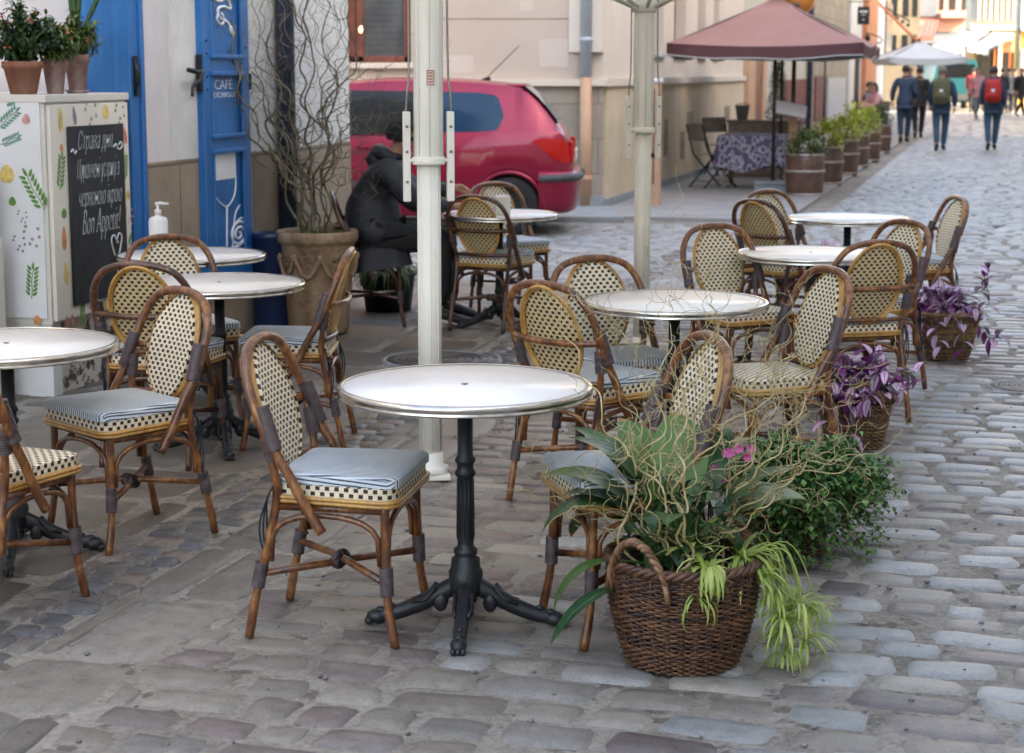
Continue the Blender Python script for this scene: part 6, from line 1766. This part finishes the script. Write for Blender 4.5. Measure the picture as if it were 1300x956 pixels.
# ------------------------------------------------------------ people
def skin_mesh(name, verts, edges, mat, parent, root_i=0, sub=1, extra=None):
    bm = bmesh.new(); sk = bm.verts.layers.skin.verify(); vv = []
    for i, (p, r) in enumerate(verts):
        v = bm.verts.new(p); rr = r if isinstance(r, tuple) else (r, r); v[sk].radius = rr; v[sk].use_root = (i == root_i); vv.append(v)
    for a, b_ in edges: bm.edges.new((vv[a], vv[b_]))
    me = bpy.data.meshes.new('tmp'); bm.to_mesh(me); bm.free()
    o = bpy.data.objects.new('tmp', me); COL.objects.link(o)
    m1 = o.modifiers.new('s', 'SKIN'); m1.use_smooth_shade = True; m1.branch_smoothing = .6
    m2 = o.modifiers.new('u', 'SUBSURF'); m2.levels = sub; m2.render_levels = sub
    dg = bpy.context.evaluated_depsgraph_get(); dg.update()
    ev = bpy.data.meshes.new_from_object(o.evaluated_get(dg))
    mb = MB(); mb.add([v.co.copy() for v in ev.vertices], [tuple(p.vertices) for p in ev.polygons])
    bpy.data.objects.remove(o); bpy.data.meshes.remove(me); bpy.data.meshes.remove(ev)
    if extra: extra(mb)
    return mb.obj(name, mat, parent)

def hand_geo(mb, w, d, n, side, curl=.5, s=1.0):
    """palm and five bent fingers; w wrist, d pointing direction, n back-of-hand normal, side +1/-1 thumb side"""
    w = Vector(w); d = Vector(d).normalized(); n = Vector(n); n = (n - d * n.dot(d)).normalized(); x = d.cross(n).normalized() * side
    pal = [w + d * t * .085 * s for t in (0, .35, .7, 1)]
    for off in (-.024, 0, .024): mb.tube([p + x * off * s * (.7 + .3 * i / 3) for i, p in enumerate(pal)], [.014 * s, .016 * s, .016 * s, .013 * s], 8)
    for k, (o_, L_) in enumerate(((.032, .068), (.011, .078), (-.010, .072), (-.030, .055))):
        p = w + d * .082 * s + x * o_ * s; a = 0; P = [p - d * .02 * s, p.copy()]
        for j in range(3):
            a += curl * (.55 + .25 * j); dd = d * cos(a) - n * sin(a); p = p + dd * (L_ * (.42, .32, .26)[j]) * s; P.append(p.copy())
        mb.tube(P, [.0085 * s, .0088 * s, .008 * s, .0072 * s, .005 * s], 7)
    p = w + d * .025 * s + x * .025 * s; q = (d * .6 + x * .75 - n * .25).normalized(); q2 = (d * .9 + x * .2 - n * .4).normalized()
    mb.tube([p, p + q * .035 * s, p + q * .035 * s + q2 * .030 * s, p + q * .035 * s + q2 * .052 * s], [.013 * s, .0105 * s, .009 * s, .006 * s], 7)

def person(loc, heading, J, label, cat='person', top='navy_cloth', legs='denim', hair='hair_dark', hat=None, group=None, hood=False, coat=0, scale=1.0, sub=1, handcurl=.5, sole=False, longhair=False, bulk=1.12):
    """J: dict of joints (x right, y forward, z up)"""
    root = empty('person', loc, heading - pi / 2, label, cat, group); root.scale = (scale,) * 3
    j = lambda k: Vector(J[k])
    pel, sp, ch, nb, nk, hd, ht = (j(k) for k in ('pelvis', 'spine', 'chest', 'neckbase', 'neck', 'head', 'headtop'))
    fw = Vector(J.get('face', (0, 1, 0))).normalized(); up = (ht - hd).normalized(); rt = fw.cross(up).normalized()
    V = [(pel, .115), (sp, .110), (ch, .125), (nb, .062), (nk, .050), (hd - up * .035, .066), (hd + up * .03, .083), (ht - up * .035, .070)]
    E = [(0, 1), (1, 2), (2, 3), (3, 4), (4, 5), (5, 6), (6, 7)]
    ad = lambda p, r, to: (V.append((p, r)), E.append((to, len(V) - 1)), len(V) - 1)[2]
    hands = []
    for s_ in ('l', 'r'):
        sx = 1 if s_ == 'r' else -1
        a = ad(j('sh_' + s_), .055, 2); a = ad(j('el_' + s_), .038, a); a = ad(j('wr_' + s_), .025, a)
        b_ = ad(j('hip_' + s_), .082, 0); b_ = ad(j('kn_' + s_), .052, b_); b_ = ad(j('an_' + s_), .036, b_); ad(j('toe_' + s_), .030, b_)
    def ex(mb):
        for s_ in ('l', 'r'):
            sx = 1 if s_ == 'r' else -1
            d = (j('wr_' + s_) - j('el_' + s_)).normalized(); d = Vector(J.get('hd_' + s_, d))
            n = Vector(J.get('hn_' + s_, (sx, 0, 0))); hand_geo(mb, j('wr_' + s_), d, n, -sx if 'hs_' + s_ not in J else J['hs_' + s_], handcurl)
            mb.ell(hd + rt * sx * .080 - up * .012, (.012, .022, .030), None, 8)   # ear
        # face: nose, brow, lips, chin
        f0 = hd + up * .01
        mb.tube([f0 + fw * .075 + up * .012, f0 + fw * .098 - up * .018, f0 + fw * .082 - up * .030], [.008, .013, .009], 7)
        mb.tube([f0 + fw * .078 - up * .050 - rt * .020, f0 + fw * .086 - up * .050, f0 + fw * .078 - up * .050 + rt * .020], .006, 6)
        mb.ell(f0 + fw * .055 - up * .085, (.028, .028, .024), None, 8)
    skin_mesh('body', V, E, M['skin'], root, 0, sub, ex)
    b = MB()
    for sx in (-1, 1): b.ell(hd + up * .018 + fw * .074 + rt * sx * .030, (.012, .010, .008), None, 8)
    b.obj('eyes', M['hair_dark'], root)
    # jacket
    B_ = bulk; W = [(pel + (sp - pel) * (-.35 - coat), .155 * B_), (pel, .158 * B_), (sp, .150 * B_), (ch, .168 * B_), (nb - (nb - ch) * .25, .085 * B_)]
    F = [(0, 1), (1, 2), (2, 3), (3, 4)]
    ad2 = lambda p, r, to: (W.append((p, r)), F.append((to, len(W) - 1)), len(W) - 1)[2]
    for s_ in ('l', 'r'):
        a = ad2(j('sh_' + s_), .082 * B_, 3); a = ad2(j('sh_' + s_).lerp(j('el_' + s_), .5), .070 * B_, a); a = ad2(j('el_' + s_), .062 * B_, a); a = ad2(j('el_' + s_).lerp(j('wr_' + s_), .5), .054 * B_, a); a = ad2(j('wr_' + s_) - (j('wr_' + s_) - j('el_' + s_)).normalized() * .015, .040, a)
    def jx(mb):
        # collar
        mb.ell(pel + (sp - pel) * .15, (.19 * bulk / 1.12, .155 * bulk / 1.12, .17), None, 16); c = nb.lerp(nk, .35); mb.tube([c + rt * .068 * cos(a) + fw * .068 * sin(a) for a in np.linspace(0, 2 * pi, 16, endpoint=False)], .022, 7, closed=True)
    jk = skin_mesh('jacket', W, F, M[top], root, 1, sub + 1, jx)
    if hood:
        b = MB(); c = nb + (-fw) * .02 + up * .0; b.tube([c + rt * .135 * cos(a) - fw * (.085 * sin(a) - .01) + up * .02 * sin(a) for a in np.linspace(-.3, pi + .3, 14)], [.03, .035, .04, .045, .048, .05, .05, .05, .05, .048, .045, .04, .035, .03], 10); b.tube([c - fw * .06 + up * .02, c - fw * .09 - up * .05, c - fw * .07 - up * .13], [.06, .065, .03], 10); b.obj('hood', M[top], jk)
    W = [(pel, .140)]; F = []
    for s_ in ('l', 'r'):
        k = len(W); h, kn, an = j('hip_' + s_), j('kn_' + s_), j('an_' + s_)
        L_ = min(B_, 1.12); W += [(h, .108 * L_), (h.lerp(kn, .5), .086 * L_), (kn, .068 * L_), (kn.lerp(an, .5), .062 * L_), (an + (kn - an).normalized() * .03, .052 * L_)]; F += [(0, k), (k, k + 1), (k + 1, k + 2), (k + 2, k + 3), (k + 3, k + 4)]
    skin_mesh('trousers', W, F, M[legs], root, 0, sub + 1, lambda mb: mb.ell(pel - Vector((0, 0, .02)), (.175, .15, .14), None, 16))
    for s_ in ('l', 'r'):
        an, to = j('an_' + s_), j('toe_' + s_); d = (to - an); d = Vector((d.x, d.y, d.z)); dn = d.normalized()
        b = MB(); b.tube([an - dn * .055 + Vector((0, 0, -.02)), an, an.lerp(to, .5), to, to + dn * .05], [.034, .048, .044, .042, .026], 10, flat=.85); sh = b.obj('shoe', M['shoe'], root)
        if sole: b = MB(); lo = Vector((0, 0, -.036)); b.tube([an - dn * .06 + lo + Vector((0, 0, -.02)), an.lerp(to, .5) + lo, to + dn * .055 + lo * .6], [.03, .042, .032], 10, flat=.4); b.obj('sole', M['sole'], sh)
    # hair or hat
    bm = bmesh.new(); bmesh.ops.create_uvsphere(bm, u_segments=22, v_segments=14, radius=1)
    dele = [v for v in bm.verts if v.co.z < (-.45 if hat else (-.62 if v.co.y < .1 else -.2)) or (v.co.y > .45 and v.co.z < .38)]
    bmesh.ops.delete(bm, geom=dele, context='VERTS')
    R = Matrix((rt, fw, up)).transposed().to_4x4(); R.translation = hd + up * .030 - fw * .006
    for v in bm.verts:
        k = 1 + .03 * sin(v.co.x * 23) * cos(v.co.y * 19 + v.co.z * 17); v.co = Vector((v.co.x * (.100 if hat else .092) * k, v.co.y * (.112 if hat else .104) * k, v.co.z * (.112 if hat else .098) * k + (.004 if hat else 0)))
    b = MB(); b.bm(bm, R); 
    if longhair: b.tube([hd - fw * .07 + up * .02, hd - fw * .085 - up * .08, hd - fw * .07 - up * .18], [.06, .055, .03], 10)
    b.obj('beanie' if hat else 'hair', M[hat or hair], root)
    if hat: b = MB(); b.tube([R @ Vector((.094 * cos(a), .104 * sin(a), -.005)) for a in np.linspace(0, 2 * pi, 24, endpoint=False)], .014, 7, closed=True); b.obj('beanie_cuff', M[hat], root)
    return root

def walkpose(st_=.22, arm=.25, lean=.02, armout=(0, 0), bentr=0):
    c = st_
    J = dict(pelvis=(0, 0, .93), spine=(0, lean, 1.12), chest=(0, lean * 1.5, 1.31), neckbase=(0, lean * 2, 1.455), neck=(0, lean * 2 + .01, 1.515), head=(0, lean * 2 + .03, 1.61), headtop=(0, lean * 2 + .025, 1.745))
    J.update(hip_r=(.095, 0, .90), kn_r=(.085, c * .75, .50), an_r=(.055, c, .085), toe_r=(.07, c + .14, .035), hip_l=(-.095, 0, .90), kn_l=(-.085, -c * .15, .49), an_l=(-.055, -c * 1.1, .13), toe_l=(-.07, -c * 1.1 + .13, .04))
    J.update(sh_r=(.185, lean, 1.405), el_r=(.225 + armout[1], lean - arm * .5, 1.13), wr_r=(.215 + armout[1] * 1.3, lean - arm * .3 + .06 + bentr, .90 + bentr * .5), sh_l=(-.185, lean, 1.405), el_l=(-.225 - armout[0], lean + arm * .3, 1.13), wr_l=(-.215 - armout[0] * 1.3, lean + arm * .9, .91))
    return J
hdg = pi / 2 - SA
q = unp(1147, 182); person((q.x, q.y, .01), hdg, walkpose(.16, .1, .03, (.05, 0), .15), 'walker in dark navy jacket and dark jeans beside the last barrel', top='navy_cloth', legs='denim_dark', group='people walking up the street', sub=1, scale=1.02)
q = unp(1193, 192); P2 = person((q.x, q.y, .01), hdg, walkpose(.22, .25, .02, (.0, .04)), 'walker carrying an olive backpack, in blue jeans, middle of the three near walkers', top='navy_cloth', legs='denim', hair='hair_grey', group='people walking up the street')
q3 = unp(1258, 191); P3 = person((q3.x, q3.y, .01), hdg, walkpose(.26, .12, .02), 'walker in dark hooded jacket carrying a red backpack', top='navy_cloth', legs='denim', hair='hair_dark', group='people walking up the street', hood=True)
def backpack(q, mat, label, w=.34, h=.48):
    root = empty('backpack', (q.x, q.y, .01), hdg - pi / 2, label, 'backpack')
    b = MB(); bm = bmesh.new(); bmesh.ops.create_cube(bm, size=1); bmesh.ops.subdivide_edges(bm, edges=list(bm.edges), cuts=4, use_grid_fill=True)
    for v in bm.verts:
        p = v.co * 2; k = 1 / max(1e-6, (abs(p.x) ** 4 + abs(p.y) ** 4 + abs(p.z) ** 4) ** .25); p = p * k; v.co = Vector((p.x * w / 2, p.y * .12, p.z * h / 2 * (1 - .08 * p.y)))
    b.bm(bm, Matrix.Translation((0, -.24, 1.23))); b.obj('bag', M[mat], root)
    b = MB(); b.bm((lambda m_: (bmesh.ops.create_cube(m_, size=1), bmesh.ops.bevel(m_, geom=list(m_.edges), offset=.25, segments=3, affect='EDGES'), m_)[2])(bmesh.new()), Matrix.Translation((0, -.365, 1.13)) @ Matrix.Diagonal((w * .74, .07, h * .42, 1))); b.obj('front_pocket', M[mat], root)
    for sx in (-1, 1): b = MB(); b.tube(spline([(sx * .10, -.15, 1.44), (sx * .13, -.02, 1.49), (sx * .14, .14, 1.38), (sx * .17, .10, 1.18), (sx * .15, -.13, 1.04)], 5), .018, 6); b.obj('strap', M[mat], root)
    b = MB(); b.box((0, -.402, 1.24), (.07, .004, .05)); b.obj('badge', M['signwhite'], root)
backpack(q, 'olive_cloth', 'olive green backpack worn by the middle walker', .36, .52); backpack(q3, 'red_cloth', 'red backpack worn by the walker in the dark hooded jacket')
def far(px, d, label, **kw):
    x = (px - 650) / 2250 * d * cos(PITCH); g = kw.pop('h', hdg); st__ = kw.pop('st', .10 + (px * 7 % 5) * .05)
    return person((x, d, .01), g, walkpose(st__, .15), label, group='distant people in the street', sub=1, **kw)
far(1168, 44, 'dark clad person half hidden between the first two walkers', top='black_cloth', legs='black_cloth')
far(1157, 56, 'person in grey seen behind the navy jacket walker under the white umbrella', top='grey_cloth', legs='black_cloth', h=hdg + 2.6)
far(1241, 62, 'person in a pink top walking beside the red backpack', top='pink_cloth', legs='grey_cloth', h=-pi / 2, longhair=True)
far(1273, 66, 'person in black to the right of the red backpack walker', top='black_cloth', legs='black_cloth')
far(1282, 68, 'person in slate blue jacket and dark trousers among the far group', top='grey_cloth', legs='denim_dark')
far(1297, 64, 'person in brown and black at the right edge of the street', top='black_cloth', legs='black_cloth', h=-1.2)
far(1236, 70, 'person in red behind the one in pink', top='red_cloth', legs='black_cloth')
far(1289, 72, 'small distant person in brown near the yellow shop', top='brown_cloth', legs='black_cloth')
SJ = dict(pelvis=(0, 0, .55), spine=(0, -.03, .74), chest=(0, -.02, .93), neckbase=(0, .0, 1.07), neck=(0, .02, 1.13), head=(0, .04, 1.22), headtop=(0, .04, 1.35), hip_r=(.10, .06, .53), kn_r=(.13, .44, .52), an_r=(.13, .42, .09), toe_r=(.14, .56, .04), hip_l=(-.10, .06, .53), kn_l=(-.13, .44, .52), an_l=(-.13, .42, .09), toe_l=(-.14, .56, .04),
  sh_r=(.175, -.01, 1.02), el_r=(.24, .10, .80), wr_r=(.14, .32, .74), sh_l=(-.175, -.01, 1.02), el_l=(-.24, .10, .80), wr_l=(-.12, .32, .76))
for px, d, a_, tp_, lb, hh in ((1106, 43, 200, 'pink_cloth', 'person in pink seated at the terrace behind the barrel plants', True), (1098, 46, -30, 'grey_cloth', 'person in grey seated across from the one in pink', False)):
    x = (px - 650) / 2250 * d; q_ = Vector((x, d, 0)); person((x, d, .03), radians(a_), SJ, lb, group='distant people in the street', top=tp_, legs='denim_dark', longhair=hh)
    o = copy_tree(fc); place(o, (x, d, .03), radians(a_ - 90), 'folding chair under the seated person in ' + ('pink' if hh else 'grey'), 'chair', 'folding chairs on the terrace')
# seated person in black with a beanie
J = dict(pelvis=(0, .0, .60), spine=(0, -.03, .80), chest=(0, .05, .985), neckbase=(0, .115, 1.105), neck=(0, .145, 1.145), head=(0, .185, 1.215), headtop=(0, .205, 1.335), face=(0, 1, -.25),
  hip_r=(.10, .06, .585), kn_r=(.13, .46, .575), an_r=(.13, .40, .10), toe_r=(.14, .54, .045), hip_l=(-.10, .06, .585), kn_l=(-.13, .47, .58), an_l=(-.14, .50, .10), toe_l=(-.16, .64, .045),
  sh_r=(.185, .075, 1.06), el_r=(.25, .24, .83), wr_r=(.13, .50, .795), sh_l=(-.185, .075, 1.06), el_l=(-.22, .28, .84), wr_l=(-.06, .50, .90),
  hd_r=(-.25, .9, .05), hn_r=(0, 0, 1), hs_r=-1, hd_l=(.3, .9, .1), hn_l=(-.3, .1, 1), hs_l=-1)
person((-.895, 11.60, .0), radians(5), J, 'person in black puffer jacket and black beanie seated at the table, face behind the pole', top='black_puffer', legs='black_cloth', hat='black_cloth', hood=True, sub=1, handcurl=.75, sole=True, bulk=1.32, coat=-.30)
# ------------------------------------------------------------ camera, light
cam = bpy.data.cameras.new('camera'); co = bpy.data.objects.new('camera', cam); COL.objects.link(co)
co.location = (0, 0, H); co.rotation_euler = (pi / 2 - PITCH, 0, 0)
cam.sensor_width = 36; cam.lens = 36 * 2250 / 1300; cam.shift_y = -(478 - 433) / 1300; cam.clip_end = 2000; cam.clip_start = .1
cam.dof.use_dof = True; cam.dof.focus_distance = 6.0; cam.dof.aperture_fstop = 4.8; cam.dof.aperture_blades = 7
SC.camera = co
# sun from the right and a little behind us, over the houses on the right
az = radians(-38); el = radians(30)        # direction towards the sun in the ground plane, from +x
sd = Vector((cos(az) * cos(el), sin(az) * cos(el), sin(el)))
sl = bpy.data.lights.new('sun', 'SUN'); sl.energy = 2.4; sl.angle = radians(.5); sl.color = (1, .93, .82)
so = bpy.data.objects.new('sun', sl); COL.objects.link(so); so.rotation_euler = sd.to_track_quat('Z', 'Y').to_euler()
w = bpy.data.worlds.new('World'); SC.world = w; w.use_nodes = True
nt = w.node_tree; bg = nt.nodes['Background']; sk = nt.nodes.new('ShaderNodeTexSky'); sk.sky_type = 'NISHITA'; sk.sun_disc = False
sk.sun_elevation = el; sk.sun_rotation = atan2(sd.x, sd.y); sk.air_density = 1.0; sk.dust_density = 2.5; sk.ozone_density = 1.0
nt.links.new(sk.outputs[0], bg.inputs[0]); bg.inputs[1].default_value = .15
v = SC.view_settings; v.view_transform = 'Standard'; v.look = 'None'; v.exposure = 2.9
v.use_white_balance = True; v.white_balance_temperature = 7900; v.white_balance_tint = 10.5; v.gamma = 1; v.use_curve_mapping = False
SC.cycles.max_bounces = 8; SC.cycles.diffuse_bounces = 4; SC.cycles.use_denoising = True; SC.cycles.caustics_reflective = False; SC.cycles.caustics_refractive = False
SC.cycles.sample_clamp_indirect = 4
